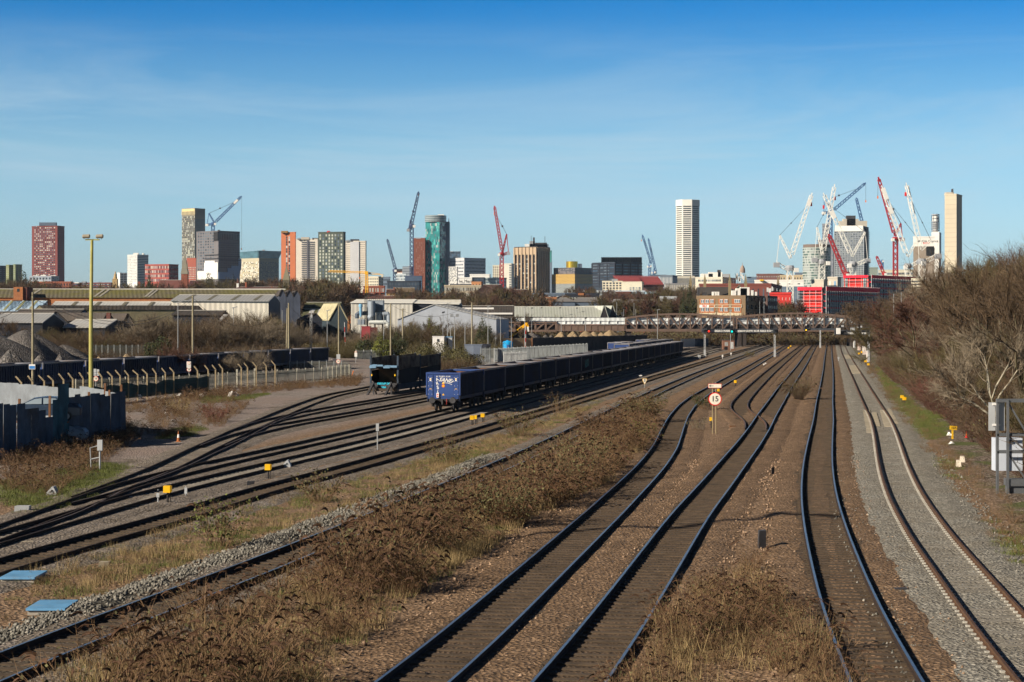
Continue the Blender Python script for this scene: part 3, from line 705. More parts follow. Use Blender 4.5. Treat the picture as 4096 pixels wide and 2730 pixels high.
def text(body, size, pos, ang, mat, parent, tilt=0.0, bold=0.0, shear=0.0, name='lettering', align='CENTER', world=True, squash=1.0):
 c = bpy.data.curves.new(name, 'FONT'); c.body = body; c.size = size; c.align_x = align; c.align_y = 'CENTER'
 c.offset = bold; c.shear = shear; c.resolution_u = 2; c.extrude = .004; c.materials.append(mat)
 o = bpy.data.objects.new(name, c); link(o, parent)
 o.location = V(pos)-(wloc(parent) if world else V((0,0,0)))
 o.rotation_euler = (Matrix.Rotation(ang, 3, 'Z')@Matrix.Rotation(pi/2, 3, 'X')@Matrix.Rotation(tilt, 3, 'Z')).to_euler()
 o.scale = (squash, 1, 1)
 return o
#  box wagons
WL, WW, WH = 11.9, 2.68, 3.2
def make_wagon(first=False):
 root = thing('box_wagon', None, None)
 h0, h1 = 1.12, WH; hw = WW/2; y0, y1 = .35, WL-.35
 b = MB(); t = .05
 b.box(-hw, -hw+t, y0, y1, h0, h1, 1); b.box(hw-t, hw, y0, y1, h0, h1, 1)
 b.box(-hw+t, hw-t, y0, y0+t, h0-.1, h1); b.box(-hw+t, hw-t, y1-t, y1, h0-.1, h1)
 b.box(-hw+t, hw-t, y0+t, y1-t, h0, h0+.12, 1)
 n = 17
 for i in range(n+1):
  y = y0+.08+(y1-y0-.16)*i/n
  for sx in (-1, 1):
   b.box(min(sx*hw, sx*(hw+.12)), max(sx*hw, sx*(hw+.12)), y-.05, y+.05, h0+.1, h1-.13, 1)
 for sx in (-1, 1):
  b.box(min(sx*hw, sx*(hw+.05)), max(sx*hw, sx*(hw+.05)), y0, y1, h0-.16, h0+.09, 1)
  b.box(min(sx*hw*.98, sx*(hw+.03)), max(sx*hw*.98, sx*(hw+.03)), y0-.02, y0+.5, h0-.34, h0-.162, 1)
 b.local('body', [M_BLUE, M_BLUESHADE], root)
 r = MB(); w2 = hw+.13
 r.box(-w2, -w2+.17, y0-.06, y1+.06, h1-.13, h1+.02); r.box(w2-.17, w2, y0-.06, y1+.06, h1-.13, h1+.02)
 r.box(-w2+.17, w2-.17, y0-.06, y0+.12, h1-.13, h1+.017); r.box(-w2+.17, w2-.17, y1-.12, y1+.06, h1-.13, h1+.017)
 for sx in (-1, 1): r.box(sx*w2-.07, sx*w2+.07, y1-.05, y1+.22, h1-.45, h1+.03)
 for sx in (-1, 1):
  for yy in (y0-.03, y1+.03): r.box(sx*(hw+.06)-.06, sx*(hw+.06)+.06, yy-.05, yy+.05, h0+.2, h1-.135)
 r.local('top_rim', M_BLUE if first else M_RIM, root)
 i = MB(); i.quad((-hw+t, y0+t+.01, h0+.55), (hw-t, y0+t+.01, h0+.55), (hw-t, y1-t-.01, h0+.55), (-hw+t, y1-t-.01, h0+.55))
 for sx in (-1, 1): i.quad((sx*(hw-t-.01), y0+.06, h0+.4), (sx*(hw-t-.01), y1-.06, h0+.4), (sx*(hw-t-.01), y1-.06, h1-.14), (sx*(hw-t-.01), y0+.06, h1-.14))
 for yy in (y0+t+.02, y1-t-.02): i.quad((-hw+.07, yy, h0+.4), (hw-.07, yy, h0+.4), (hw-.07, yy, h1-.14), (-hw+.07, yy, h1-.14))
 i.local('rusty_interior', M_RUST, root)
 u = MB(); u.box(-.35, .35, y0+.2, y1-.2, .85, 1.12); u.box(-1.2, 1.2, y0-.05, y0+.12, .78, 1.02); u.box(-1.2, 1.2, y1-.12, y1+.05, .78, 1.02)
 for k in range(5): u.box(-1.1, 1.1, 1.5+k*2.2, 1.62+k*2.2, .9, 1.11)
 u.tube([(0, 5.0, .75), (0, 6.9, .75)], .3, 10)
 u.local('underframe', M_UNDER, root)
 for yc in (2.0, WL-2.0):
  g = MB()
  for sx in (-1, 1):
   g.box(sx*1.0-.07, sx*1.0+.07, yc-1.25, yc+1.25, .42, .68); g.box(sx*1.0-.1, sx*1.0+.1, yc-.35, yc+.35, .3, .8)
   for dy in (-.9, .9): g.box(sx*1.0-.11, sx*1.0+.11, yc+dy-.18, yc+dy+.18, .34, .62)
  g.box(-1, 1, yc-.2, yc+.2, .5, .78)
  bo = g.local('bogie', M_UNDER, root)
  for dy in (-.9, .9):
   w = MB()
   for sx in (-1, 1):
    w.tube([(sx*.69, yc+dy, .43), (sx*.82, yc+dy, .43)], .43, 18); w.tube([(sx*.67, yc+dy, .43), (sx*.69, yc+dy, .43)], .46, 18)
   w.tube([(-.7, yc+dy, .43), (.7, yc+dy, .43)], .08, 6)
   w.local('wheelset', M_STEELDK, bo)
 for yy, sg in ((y0, -1), (y1, 1)):
  for sx in (-1, 1):
   f = MB(); f.tube([(sx*.87, yy, .9), (sx*.87, yy+sg*.42, .9)], .11, 10); f.tube([(sx*.87, yy+sg*.36, .9), (sx*.87, yy+sg*.46, .9)], [.27, .25], 14)
   f.local('buffer', M_STEELDK, root)
 if first:
  e = y0-.004
  for sx in (-1, 1):
   p = MB(); p.box(sx*1.1-.2, sx*1.1+.2, e-.05, e+.003, 1.25, 2.95)
   for zz in (1.4, 1.75, 2.1, 2.45, 2.8):
    for dx in (-.15, .15): p.box(sx*1.1+dx-.018, sx*1.1+dx+.018, e-.065, e-.051, zz-.018, zz+.018, 1)
   pp = p.local('corner_panel', [M_BLUE, M_WHITE], root)
   q = MB(); q.box(sx*1.08-.07, sx*1.08+.07, e-.058, e-.052, 2.5, 2.75); q.local('white_label', M_WHITE, pp)
   q = MB(); q.box(sx*1.08-.05, sx*1.08+.05, e-.066, e-.0595, 2.6, 2.7); q.box(sx*1.08-.09, sx*1.08+.09, e-.058, e-.052, 1.82, 1.87); q.local('yellow_label', M_YEL, pp)
  fr = MB(); fr.box(-.88, -.86, e-.03, e, 1.25, 3.0); fr.box(.86, .88, e-.03, e, 1.25, 3.0); fr.box(-1.3, 1.3, e-.04, e, 1.18, 1.24); fr.local('end_rib', M_BLUE, root)
  text('81 70 5831 313-8', .165, (0, e-.012, 2.87), 0, M_WHITE, root, world=False, bold=.003)
  text('SANEA', .44, (.3, e-.012, 2.55), 0, M_WHITE, root, tilt=-.12, world=False, bold=.008, shear=.35, name='graffiti')
  s = MB(); s.tube([(0.0, e-.012, 2.36), (.4, e-.012, 2.33), (.75, e-.012, 2.2)], .022, 5); s.local('graffiti', M_WHITE, root)
  text('A', .34, (-.52, e-.012, 2.62), 0, M_WHITE, root, tilt=.5, world=False, bold=.008, name='graffiti')
  text('K', .34, (-.5, e-.012, 2.3), 0, M_WHITE, root, tilt=.3, world=False, bold=.008, name='graffiti')
  text('S', .4, (-.47, e-.012, 1.95), 0, M_WHITE, root, tilt=.2, world=False, bold=.01, name='graffiti')
  text('L', .28, (-.45, e-.012, 1.62), 0, M_WHITE, root, tilt=-.3, world=False, bold=.008, name='graffiti')
  for z, r_ in ((2.36, .13), (1.38, .1)):
   k = MB(); k.prism([(-r_, e-.012, z-r_*.7), (r_, e-.012, z-r_*.7), (0, e-.012, z+r_)], (0, .008, 0)); k.local('warning_triangle', M_YEL, root)
  k = MB(); k.tube([(0, e-.016, 2.1), (0, e, 2.1)], .13, 16); d = k.local('warning_disc', M_ORANGE, root)
  k = MB(); k.tube([(0, e-.02, 2.1), (0, e-.015, 2.1)], .07, 12); k.local('disc_centre', M_YEL, d)
  k = MB(); k.box(-.56, -.36, e-.13, e-.02, 1.12, 1.5); lamp = k.local('tail_lamp', M_WHITE, root)
  k = MB(); k.box(-.52, -.4, e-.14, e-.131, 1.18, 1.26); k.tube([(-.46, e-.14, 1.38), (-.46, e-.131, 1.38)], .06, 10); k.local('red_lens', M_RED, lamp)
  k = MB(); k.tube([(.3, e-.1, 1.02), (.33, e-.22, .8), (.3, e-.16, .55)], .03, 6); k.local('brake_pipe', M('pipe_red', (.3,.04,.035), .7, .2), root)
  k = MB(); k.box(-.12, .0, e-.25, e-.02, .55, .95); k.local('coupling', M_STEELDK, root)
 return root
def vary(mat, lo, hi):
 t = mat.node_tree; b = t.nodes['Principled BSDF'].inputs['Base Color']; src = b.links[0].from_socket; oi = t.nodes.new('ShaderNodeObjectInfo'); mr = t.nodes.new('ShaderNodeMapRange'); mr.inputs['To Min'].default_value = lo; mr.inputs['To Max'].default_value = hi
 mx = t.nodes.new('ShaderNodeMix'); mx.data_type = 'RGBA'; mx.blend_type = 'MULTIPLY'; mx.inputs[0].default_value = 1; t.links.new(oi.outputs['Random'], mr.inputs['Value']); t.links.new(src, mx.inputs[6]); t.links.new(mr.outputs[0], mx.inputs[7]); t.links.new(mx.outputs[2], b)
vary(M_BLUESHADE, .65, 1.6); vary(M_RIM, .7, 1.35)
def put_wagon(o, p, d, label, group):
 o.location = (p.x, p.y, RZ); o.rotation_euler = (0, 0, atan2(-d.x, d.y)); o['label'] = label; o['category'] = 'freight wagon'; o['group'] = group
def along(path, Y):
 for i, p in enumerate(path.pts):
  if p.y >= Y: return path.L[i]
 return path.L[-1]
w_first = make_wagon(True); w_std = make_wagon(False)
d0 = along(P_T, 165.6)
GA = 'blue box wagons in the long front row'
pt, dr = P_T.at(d0); put_wagon(w_first, pt, dr, 'bright blue end wagon of the long row, its end wall sprayed with white graffiti', GA)
used = False
def wagon_at(path, d, label, group):
 global used
 pt, dr = path.at(d); o = w_std if not used else copy_tree(w_std); used = True
 put_wagon(o, pt, dr, label, group)
for i in range(1, 22):
 wagon_at(P_T, d0+i*WL, f'{ORD[i]} dark navy wagon from the graffitied end of the long front row', GA)
M_TEALG = M('teal_graffiti', (.03,.22,.2), .7, .5, 2.0)
for o in [q for q in bpy.data.objects if q.get('label', '').startswith('eighth dark navy')]: text('KESRO', 1.3, (WW/2+.125, 5.6, 2.1), pi/2, M_TEALG, o, world=False, bold=.03, name='graffiti', tilt=.05)
d1 = along(P_J2, 373); GB = 'blue box wagons in the middle row beyond the front row'
for i in range(9): wagon_at(P_J2, d1+i*WL, f'{ORD[i]} blue wagon of the short row just behind the front row', GB)
GC = 'blue box wagons on the farthest yard siding'
for i, Y in enumerate((398, 410, 456, 468)):
 wagon_at(P_J1, along(P_J1, Y), ['blue wagon with its end showing above the front row, beside the steel fence', 'blue wagon coupled behind the one beside the steel fence', 'blue wagon end peeping up at the dark timber wall', 'last blue wagon on the farthest siding, mostly hidden by others'][i], GC)
GD = 'dark blue wagons below the stone heaps'
for i in range(11):
 p = ST(183+i*12.15, -80.5); o = copy_tree(w_std); put_wagon(o, p, V((.1525, .9883, 0)), f'{ORD[i]} dark blue wagon, counted from the stone heap end, of the row behind the concrete post fence', GD)
wd_root = [o for o in bpy.data.objects if o.name == w_std.name][0]
mw = M('pale_blue_plate', (.3,.38,.5), .6, .1)
#  burnt car carrier
def carrier():
 base = ST(0, 0); p0 = G(1536, 1578)
 dirv = V((.175, .9846, 0)).normalized(); side = V((dirv.y, -dirv.x, 0))
 root = thing('car_carrier_wagon', 'burnt out open car carrier wagon with sooty ribbed sides standing at the buffer stop', 'freight wagon', p0)
 mS = ribbed('sooty_sheet', (.24,.2,.155), .32, 1.4, .45, .9, dirt=(.03,.025,.022), dscale=.5); mB = M('burnt_black', (.012,.011,.012), .9, .4, 1.5); mC = M('char_blue', (.035,.05,.07), .8, .4, 1.0, dirt=(.03,.025,.02))
 def L(a, b, z): return p0+dirv*a+side*b+V((0, 0, z))
 LEN = 21.0
 for sd, nm in ((-1.42, 0), (1.42, 1)):
  for k in range(2):
   a0, a1 = .3+k*LEN/2, .3+(k+1)*LEN/2-.25
   u = MB(); u.prism([L(a0, sd, 2.55+.05*k), L(a1, sd, 2.8-.1*k), L(a1, sd, 3.98), L(a0, sd, 3.85)], side*.06)
   for j in range(16):
    a = a0+.3+(a1-a0-.6)*j/15; u.prism([L(a, sd+.06, 2.7), L(a+.12, sd+.06, 2.7), L(a+.12, sd+.06, 3.85), L(a, sd+.06, 3.85)], side*.04)
   u.part('upper_side_sheet', mS, root)
   pts = [L(a0, sd-.01, 1.5), L(a0+1.4, sd-.01, 1.05), L(a0+4.2, sd-.01, .8), L(a1-2.0, sd-.01, .95), L(a1-.4, sd-.01, 1.6), L(a1, sd-.01, 2.76), L(a0, sd-.01, 2.5)]
   u = MB(); u.prism(pts, side*.05); u.part('lower_side_sheet', mB, root)
 for a in (.15, LEN/2+.2, LEN+.15):
  for sd in (-1.46, 1.46):
   u = MB(); u.ob(L(a, sd, 2.2), dirv*.11, side*.09, (0, 0, 1.85)); u.part('post', mC, root)
 u = MB(); u.ob(L(LEN/2, 1.4, .78), dirv*(LEN/2), side*.1, (0, 0, .3)); u.ob(L(LEN/2, -1.4, .78), dirv*(LEN/2), side*.1, (0, 0, .3)); u.ob(L(LEN/2, 0, .68), dirv*(LEN/2), side*1.3, (0, 0, .1)); u.part('sole_frame', mC, root)
 u = MB(); u.ob(L(LEN/2, 0, 2.72), dirv*(LEN/2-.2), side*1.35, (0, 0, .05)); u.part('upper_deck', mB, root)
 u = MB()
 for k, (z, tl) in enumerate(((2.95, .1), (2.98, -.05), (2.9, .06), (2.93, .02))):
  u.ob(L(-.05, -1.15+k*.75, z), dirv*.25+V((0,0,tl)), side*.36, (0, 0, .09))
 u.part('end_flap', M('flap_blue', (.14,.25,.36), .7, .3, 1.5, dirt=(.06,.06,.06)), root)
 u = MB(); u.ob(L(3.2, 0, 1.75), dirv*.05, side*1.36, (0, 0, .8)); u.part('inner_bulkhead', M('brown_sheet', (.1,.06,.035), .9, .3, 1.0), root)
 u = MB(); u.ob(L(-.1, 0, .98), dirv*.15, side*1.46, (0, 0, .2)); u.ob(L(-.05, 0, .62), dirv*.15, side*1.46, (0, 0, .14)); hs = u.part('headstock', M_STEELDK, root)
 text('DEKNIF DEZ', .28, L(-.3, .1, 1.12), -.175, M_CYAN, root, bold=.012, shear=.2, name='graffiti'); text('NSA', .26, L(-.3, .05, .74), -.175, M_CYAN, root, bold=.012, name='graffiti')
 for sd in (-1.25, 1.25):
  u = MB(); u.prism([L(-.28, sd-.07, 1.9), L(-.28, sd+.07, 1.95), L(-.28, sd+.02, 2.15), L(-.28, sd-.07, 2.1)], dirv*.05); u.part('yellow_lamp', M_YEL, root)
 for a in (2.2, LEN/2-1.2, LEN/2+1.2, LEN-2.0):
  w = MB()
  for sd in (-.75, .75): w.tube([L(a, sd-.06, .52), L(a, sd+.07, .52)], .36, 16)
  w.tube([L(a, -.75, .52), L(a, .75, .52)], .07, 6); w.part('wheelset', M_STEELDK, root)
 b = thing('buffer_stop', 'dark timber and rail buffer stop under the end of the burnt wagon', 'buffer stop', L(-1.6, 0, 0))
 for sd in (-.95, .95):
  u = MB(); u.beam(L(-2.6, sd-.2, -.05), L(-.7, sd, 1.25), .2); u.beam(L(-.9, sd+.05, -.05), L(-.7, sd, 1.3), .16); u.beam(L(.1, sd+.1, -.05), L(-.6, sd, 1.0), .14); u.part('brace', M_STEELDK, b)
 u = MB(); u.ob(L(-.75, 0, .5), dirv*.1, side*1.5, (0, 0, .14)); u.part('buffer_beam', M('old_timber', (.07,.05,.035), .9, .3, 2.0), b)
 return root
carrier()
#  signs
def disc(parent, c, r, txt, ang=0.0, tsize=None, n=28, dirv=V((0,1,0))):
 m = MB(); m.tube([c, c+dirv*.02], r, n); ring = m.part('sign_rim', M_RED, parent)
 m = MB(); m.tube([c-dirv*.006, c-dirv*.001], r*.86, n); f = m.part('sign_face', M('sign_face', (.8,.74,.6), .6, .05), parent)
 text(txt, tsize or r*1.1, c-dirv*.014, 0, M_BLACK, parent, bold=.004*r/.4)
def post(parent, x, y, z0, z1, r, mat, name='post', n=8):
 m = MB(); m.tube([(x, y, z0), (x, y, z1)], r, n); return m.part(name, mat, parent)
def sign15():
 b = G(2857, 1736); k = b.y/FQ
 root = thing('speed_sign', 'round red rimmed 15 sign under a white arrow board on twin posts', 'sign', b)
 for dx in (-.11, .12): post(root, b.x+dx, b.y+.05, -.05, CZ-(1531-HY)*k, .035, M('post_ochre', (.28,.22,.12), .7, .2, 3.0))
 disc(root, V((b.x+.05, b.y-.02, CZ-(1597-HY)*k)), .455, '15', tsize=.52)
 z = CZ-(1544.5-HY)*k
 m = MB(); m.box(b.x-.42, b.x+.5, b.y-.02, b.y, z-.15, z+.15); m.part('arrow_border', M_RED, root)
 m = MB(); m.box(b.x-.395, b.x+.475, b.y-.027, b.y-.021, z-.125, z+.125); m.part('arrow_board', MATS['sign_face'], root)
 m = MB(); a = b.x-.34
 m.beam((a+.02, b.y-.031, z), (a+.28, b.y-.031, z), .006, .03); m.beam((a, b.y-.032, z), (a+.12, b.y-.032, z+.08), .006, .03); m.beam((a, b.y-.032, z), (a+.12, b.y-.032, z-.08), .006, .03)
 m.part('arrow', M_BLACK, root)
sign15()
def sign10(x, yc, ybase, r, label, plates=None, ztext='10'):
 b = G(x, ybase); k = b.y/FQ; root = thing('speed_sign', label, 'sign', b)
 zc = CZ-(yc-HY)*k; top = zc+r
 if plates:
  for (x0, x1, y0, y1, mat) in plates:
   m = MB(); m.box((x0-CX)*k, (x1-CX)*k, b.y-.04, b.y-.01, CZ-(y1-HY)*k, CZ-(y0-HY)*k); m.part('plate', mat, root); top = max(top, CZ-(y0-HY)*k)
 post(root, b.x, b.y+.03, -.05, top, .04, M_GALV)
 disc(root, V((b.x, b.y-.03, zc)), r, ztext)
 return root, b, k
sign10(383.6, 1515.5, 1600, .25, 'round 10 speed sign with two grey plates above it, beside the tall yellow lamp post', [(375,385,1476,1504,M_GREYP),(387,397,1478,1504,M_GREYP)])
r_, b_, k_ = sign10(756, 1479.5, 1565, .24, 'round 10 speed sign below two small notices in front of the palisade fence', [(747,764,1447,1461,M_WHITE),(747,764,1462,1472,M_WHITE)])
m = MB(); m.lathe([(.12,0),(.12,.01)], (0,0,0), 16);
disc(r_, V((b_.x, b_.y-.06, CZ-(1454-HY)*k_)), .17, 'i', tsize=.2)
sign10(1353, 1446.6, 1504, .29, 'round 10 speed sign with a grey plate above it near the burnt wagon', [(1346,1361,1418,1438,M_GREYP)])
sign10(3294, 1346, 1366, .6, 'small round 20 sign where the tracks converge under the bridge', ztext='20')
sign10(1423, 1409, 1452, .22, 'pair of small round notices on a white plate beside the far palisade', [(1418,1429,1412,1428,M_WHITE)], ztext='12')
def sign4060():
 b = G(2578.6, 1553); k = b.y/FQ; root = thing('speed_board', 'yellow edged white triangular board reading 40 over 60', 'sign', b)
 zt, zb = CZ-(1515-HY)*k, CZ-(1539-HY)*k; w = 8.6*k
 m = MB(); m.prism([(b.x-w, b.y, zt), (b.x+w, b.y, zt), (b.x+w, b.y, zt-.22), (b.x, b.y, zb), (b.x-w, b.y, zt-.22)], (0, .02, 0)); m.part('board_edge', M_YEL, root)
 m = MB(); w *= .86; m.prism([(b.x-w, b.y-.006, zt-.03), (b.x+w, b.y-.006, zt-.03), (b.x+w, b.y-.006, zt-.22), (b.x, b.y-.006, zb+.06), (b.x-w, b.y-.006, zt-.22)], (0, .005, 0)); m.part('board_face', MATS['sign_face'], root)
 text('40', .24, (b.x, b.y-.012, zt-.14), 0, M_BLACK, root); text('60', .2, (b.x, b.y-.012, zt-.34), 0, M_BLACK, root)
 m = MB(); m.box(b.x-.14, b.x+.14, b.y-.012, b.y-.008, zt-.245, zt-.225); m.part('dividing_bar', M_BLACK, root)
 post(root, b.x, b.y+.04, -.05, zb+.1, .03, M_GALV)
sign4060()
def marker127():
 b = G(3810, 1757); k = b.y/FQ; root = thing('mile_marker', 'bright yellow mile marker post with a board reading 127', 'marker post', b)
 z = CZ-(1712.5-HY)*k; m = MB(); m.box(b.x-.06, b.x+.06, b.y, b.y+.05, -.05, z); m.part('post', M_YEL, root)
 m = MB(); m.ob((b.x+.05, b.y-.02, z), (.24, 0, -.02), (0, .015, 0), (.01, 0, .125)); m.part('board', M_YEL, root)
 text('127', .2, (b.x+.05, b.y-.045, z), 0, M_BLACK, root, tilt=-.08, bold=.003)
marker127()
#  yellow boxes on stalks
MYS = M_YEL
for (x, yc, yb, w, h, lab) in [
 (670.5,1957,2016,32,26,'large yellow box on a stalk beside the yard track, nearest the crossing rails'),
 (1073,1869,1917,26,22,'yellow box on a rusty stalk beside the grey triangular cover'),
 (1888,1671,1701,17,16,'left of a close pair of yellow boxes below the first blue wagon'),
 (1903,1669,1699,11,15,'narrow yellow box touching the wider one below the first blue wagon'),
 (1931,1662,1689,17,14,'yellow box standing alone just beyond the close pair'),
 (2845,1677,1713,12,14,'yellow box low beside the posts of the 15 sign'),
 (2941.6,1527,1546,10,11,'orange yellow box between tracks beyond the 15 sign'),
 (2874,1561,1580,10,10,'orange box half hidden behind the arrow board'),
 (3609,1587.5,1612,13,11,'yellow box on the verge, farther one of the pair by the red shrubs'),
 (3618,1595,1616,14,12,'yellow box on the verge, nearer one of the pair by the red shrubs'),
 (3462.5,1445.5,1457,10,8,'yellow box at the foot of the stained cabinet beside the gantry mast'),
 (3474,1458,1468,9,8,'yellow box just in front of the one at the gantry mast foot'),
 (3436,1415,1424,7,6,'small yellow box on the grass beyond the gantry mast'),
 (3446.4,1409,1419,5,7,'small narrow yellow box beside the white cabinet on the grass'),
 (3154,1392,1399,6,6,'tiny yellow box between far tracks left of the thin pole'),
 (3162.6,1385,1391,5,6,'tiny orange box just beyond the tiny yellow one'),
 (2972,1383,1387,9,5,'flat yellow box at the foot of the bridge pier')]:
 b = G(x, yb); k = b.y/FQ; z = CZ-(yc-HY)*k; hw, hh = w*k/2, h*k/2
 root = thing('equipment_box', lab, 'yellow box', b, 'yellow trackside boxes')
 m = MB(); m.box(b.x-hw, b.x+hw*.72, b.y-.12, b.y+.2, z-hh, z+hh); m.box(b.x+hw*.72, b.x+hw, b.y-.1, b.y+.16, z-hh*.8, z+hh*.9); m.box(b.x-hw*1.06, b.x+hw*.76, b.y-.14, b.y+.22, z-hh*1.06, z-hh*.88); m.part('housing', M_YEL, root)
 m = MB(); m.tube([(b.x, b.y+.04, -.05), (b.x, b.y+.04, z-hh*.9)], .045, 8); m.tube([(b.x+.1, b.y+.04, -.05), (b.x+.12, b.y+.04, z-hh*.9)], .018, 5); m.part('stalk', M_UNDER, root)
#  grey plates on posts, machine covers
for (x, y0, y1, yb, w, lab) in [(1509.8,1695,1725,1802,12,'grey plate on a slim post standing beside the pale sleeper track'),(632,1973,1990,2016,12,'small grey box post beside the large yellow box'),(743.5,1951,1976,1991,11,'small pale grey box post opposite the large yellow box')]:
 b = G(x, yb); k = b.y/FQ; root = thing('marker_post', lab, 'marker post', b)
 post(root, b.x, b.y+.05, -.05, CZ-(y1-2-HY)*k, .035, M_GALV); m = MB(); m.box(b.x-w*k/2, b.x+w*k/2, b.y-.03, b.y+.01, CZ-(y1-HY)*k, CZ-(y0-HY)*k)
 for dz in (.08, .3): m.box(b.x-.02, b.x+.02, b.y-.036, b.y-.031, CZ-(y1-HY)*k+dz, CZ-(y1-HY)*k+dz+.03)
 m.part('plate', M_GREYP, root)
def phonepost():
 b = G(392, 1884); k = b.y/FQ; root = thing('telephone_post', 'grey box on a bent pipe frame below the corrugated compound fence', 'telephone post', b)
 zt = CZ-(1760-HY)*k; m = MB(); m.box(b.x-.02, b.x+.24, b.y-.1, b.y+.06, zt-.55, zt); m.part('box', M_GREYP, root)
 m = MB(); m.tube([(b.x+.1, b.y, -.05), (b.x+.1, b.y, zt-.5)], .05); m.tube([(b.x-.35, b.y, -.05), (b.x-.4, b.y, zt-.42), (b.x+.02, b.y, zt-.3)], .03); m.tube([(b.x-.37, b.y, zt-1.0), (b.x+.1, b.y, zt-.9)], .03); m.part('frame', M_GALV, root)
phonepost()
for (x, yb, w, h, lab) in [(1145,1874,34,32,'pale grey triangular cover with a black symbol beside the sleepers'),(205,1984,40,36,'pale grey triangular cover with a black symbol on the green grass')]:
 b = G(x, yb); k = b.y/FQ; w *= k; h *= k; root = thing('machine_cover', lab, 'machine cover', b)
 m = MB(); m.prism([(b.x-w/2, b.y, 0), (b.x+w/2, b.y, 0), (b.x+w/2, b.y, h*.32), (b.x+w*.2, b.y, h), (b.x+w*.05, b.y, h), (b.x-w/2, b.y, h*.32)], (0, .55, 0)); m.part('hood', M_GREYP, root)
 m = MB(); z = h*.5
 for (p, q) in (((-.1, -.12), (.12, .1)), ((.12, .1), (-.02, .1)), ((.12, .1), (.12, -.1)), ((-.14, .0), (-.02, -.12))): m.beam((b.x+p[0]*w*1.3, b.y-.006, z+p[1]*h), (b.x+q[0]*w*1.3, b.y-.006, z+q[1]*h), .008, .035)
 m.part('symbol', M_BLACK, root)
M_SKYB = M('pale_blue_lid', (.12,.3,.5), .6, .2, 2.0, dirt=(.2,.32,.42))
for (x0, x1, y0, y1, lab) in [(0,140,2292,2335,'low concrete chamber with a bright blue lid at the verge edge'),(105,262,2425,2462,'low concrete chamber with a dull blue lid set in the stone ridge')]:
 b = G((x0+x1)/2, y1); k = b.y/FQ; w = (x1-x0)*k/2; root = thing('cable_chamber', lab, 'cable chamber', b)
 m = MB(); m.box(b.x-w*.94, b.x+w*.94, b.y, b.y+1.5, -.1, .13); m.part('concrete_box', M_CONC, root)
 m = MB(); m.box(b.x-w, b.x+w, b.y-.06, b.y+1.56, .13, .19); m.part('lid', M_SKYB, root)
for (x, yb, w, h, d, mat, lab) in [(84,2050,56,24,.5,M_GREYP,'pale grey junction box lying beside the yard throat'),(1000,1945,26,18,.4,M_STEELDK,'dark timber block lying beside the grassy siding'),(505,1998,40,10,.3,M_GREYP,'flat pale metal casting between the yard rails'),(100,2178,60,10,.3,M_PANEL,'flat pale concrete slab lying between the yard rails'),(412,2270,40,20,.4,M_PANEL,'broken concrete lump in the verge grass'),(3050,2195,30,70,.5,M_STEELDK,'old dark sleeper half buried among the weeds'),(3605,2370,55,14,.35,M_STEELDK,'short dark plank lying on the grey ballast'),(3092,1898,12,28,.12,M_STEELDK,'short dark stump post between two main tracks'),(3233,1488,6,26,.15,M('stump_ochre',(.25,.17,.08),.9,.2),'ochre stump post beside the lone round bush'),(1143,1930,60,6,.5,M_RUST,'rusty sheet lying beside the grassy siding'),(2930,1712,24,8,.4,M_RUST,'rusty point rod block near the hooked branch')]:
 b = G(x, yb); k = b.y/FQ; m = MB(); hw = w*k/2; hh = h*k
 m.prism([(b.x-hw, b.y, -.03), (b.x+hw, b.y+.1, -.03), (b.x+hw*.96, b.y+d, -.03), (b.x-hw*.95, b.y+d*.8, -.03)], (0.02, 0.01, hh+.03)); m.one('track_debris', mat, lab, 'debris', loc=b)
for j, (x, y, w, h, lab) in enumerate([(3850,1850,20,22,'white plastic box lying upside down on the soil verge'),(3835,1868,20,24,'white plastic box tipped against the other on the soil verge')]):
 b = G(x, y); k = b.y/FQ; m = MB(); q = w*k/2; m.prism([(b.x-q, b.y, 0), (b.x+q, b.y-.05, 0), (b.x+q*.75, b.y, h*k), (b.x-q*.6, b.y+.05, h*k)], (.03, .3, .03)); m.one('plastic_box', M('cream_plastic', (.6,.53,.42), .6, .15, 2.0), lab, 'box', loc=b)
def cone(x, yb, h, lab, mats):
 b = G(x, yb); h *= b.y/FQ; root = thing('traffic_cone', lab, 'traffic cone', b)
 m = MB(); m.box(b.x-h*.22, b.x+h*.22, b.y-h*.22, b.y+h*.22, -.02, .04); m.part('foot', mats[0], root)
 m = MB(); m.lathe([(h*.17,.04),(h*.12,h*.38)], b, 12); m.lathe([(h*.08,h*.68),(h*.035,h)], b, 12); m.part('shell', mats[0], root)
 m = MB(); m.lathe([(h*.122,h*.38),(h*.082,h*.68)], b, 12); m.part('white_band', mats[1], root)
cone(714, 1768, 44, 'faded orange and white traffic cone on the shaded track edge', [M('faded_orange', (.3,.1,.03), .8, .3, 2.0), M_WHITE])
cone(3866, 1752, 28, 'slim red cone stake on the verge near the 127 marker', [M_RED, M_ORANGE])
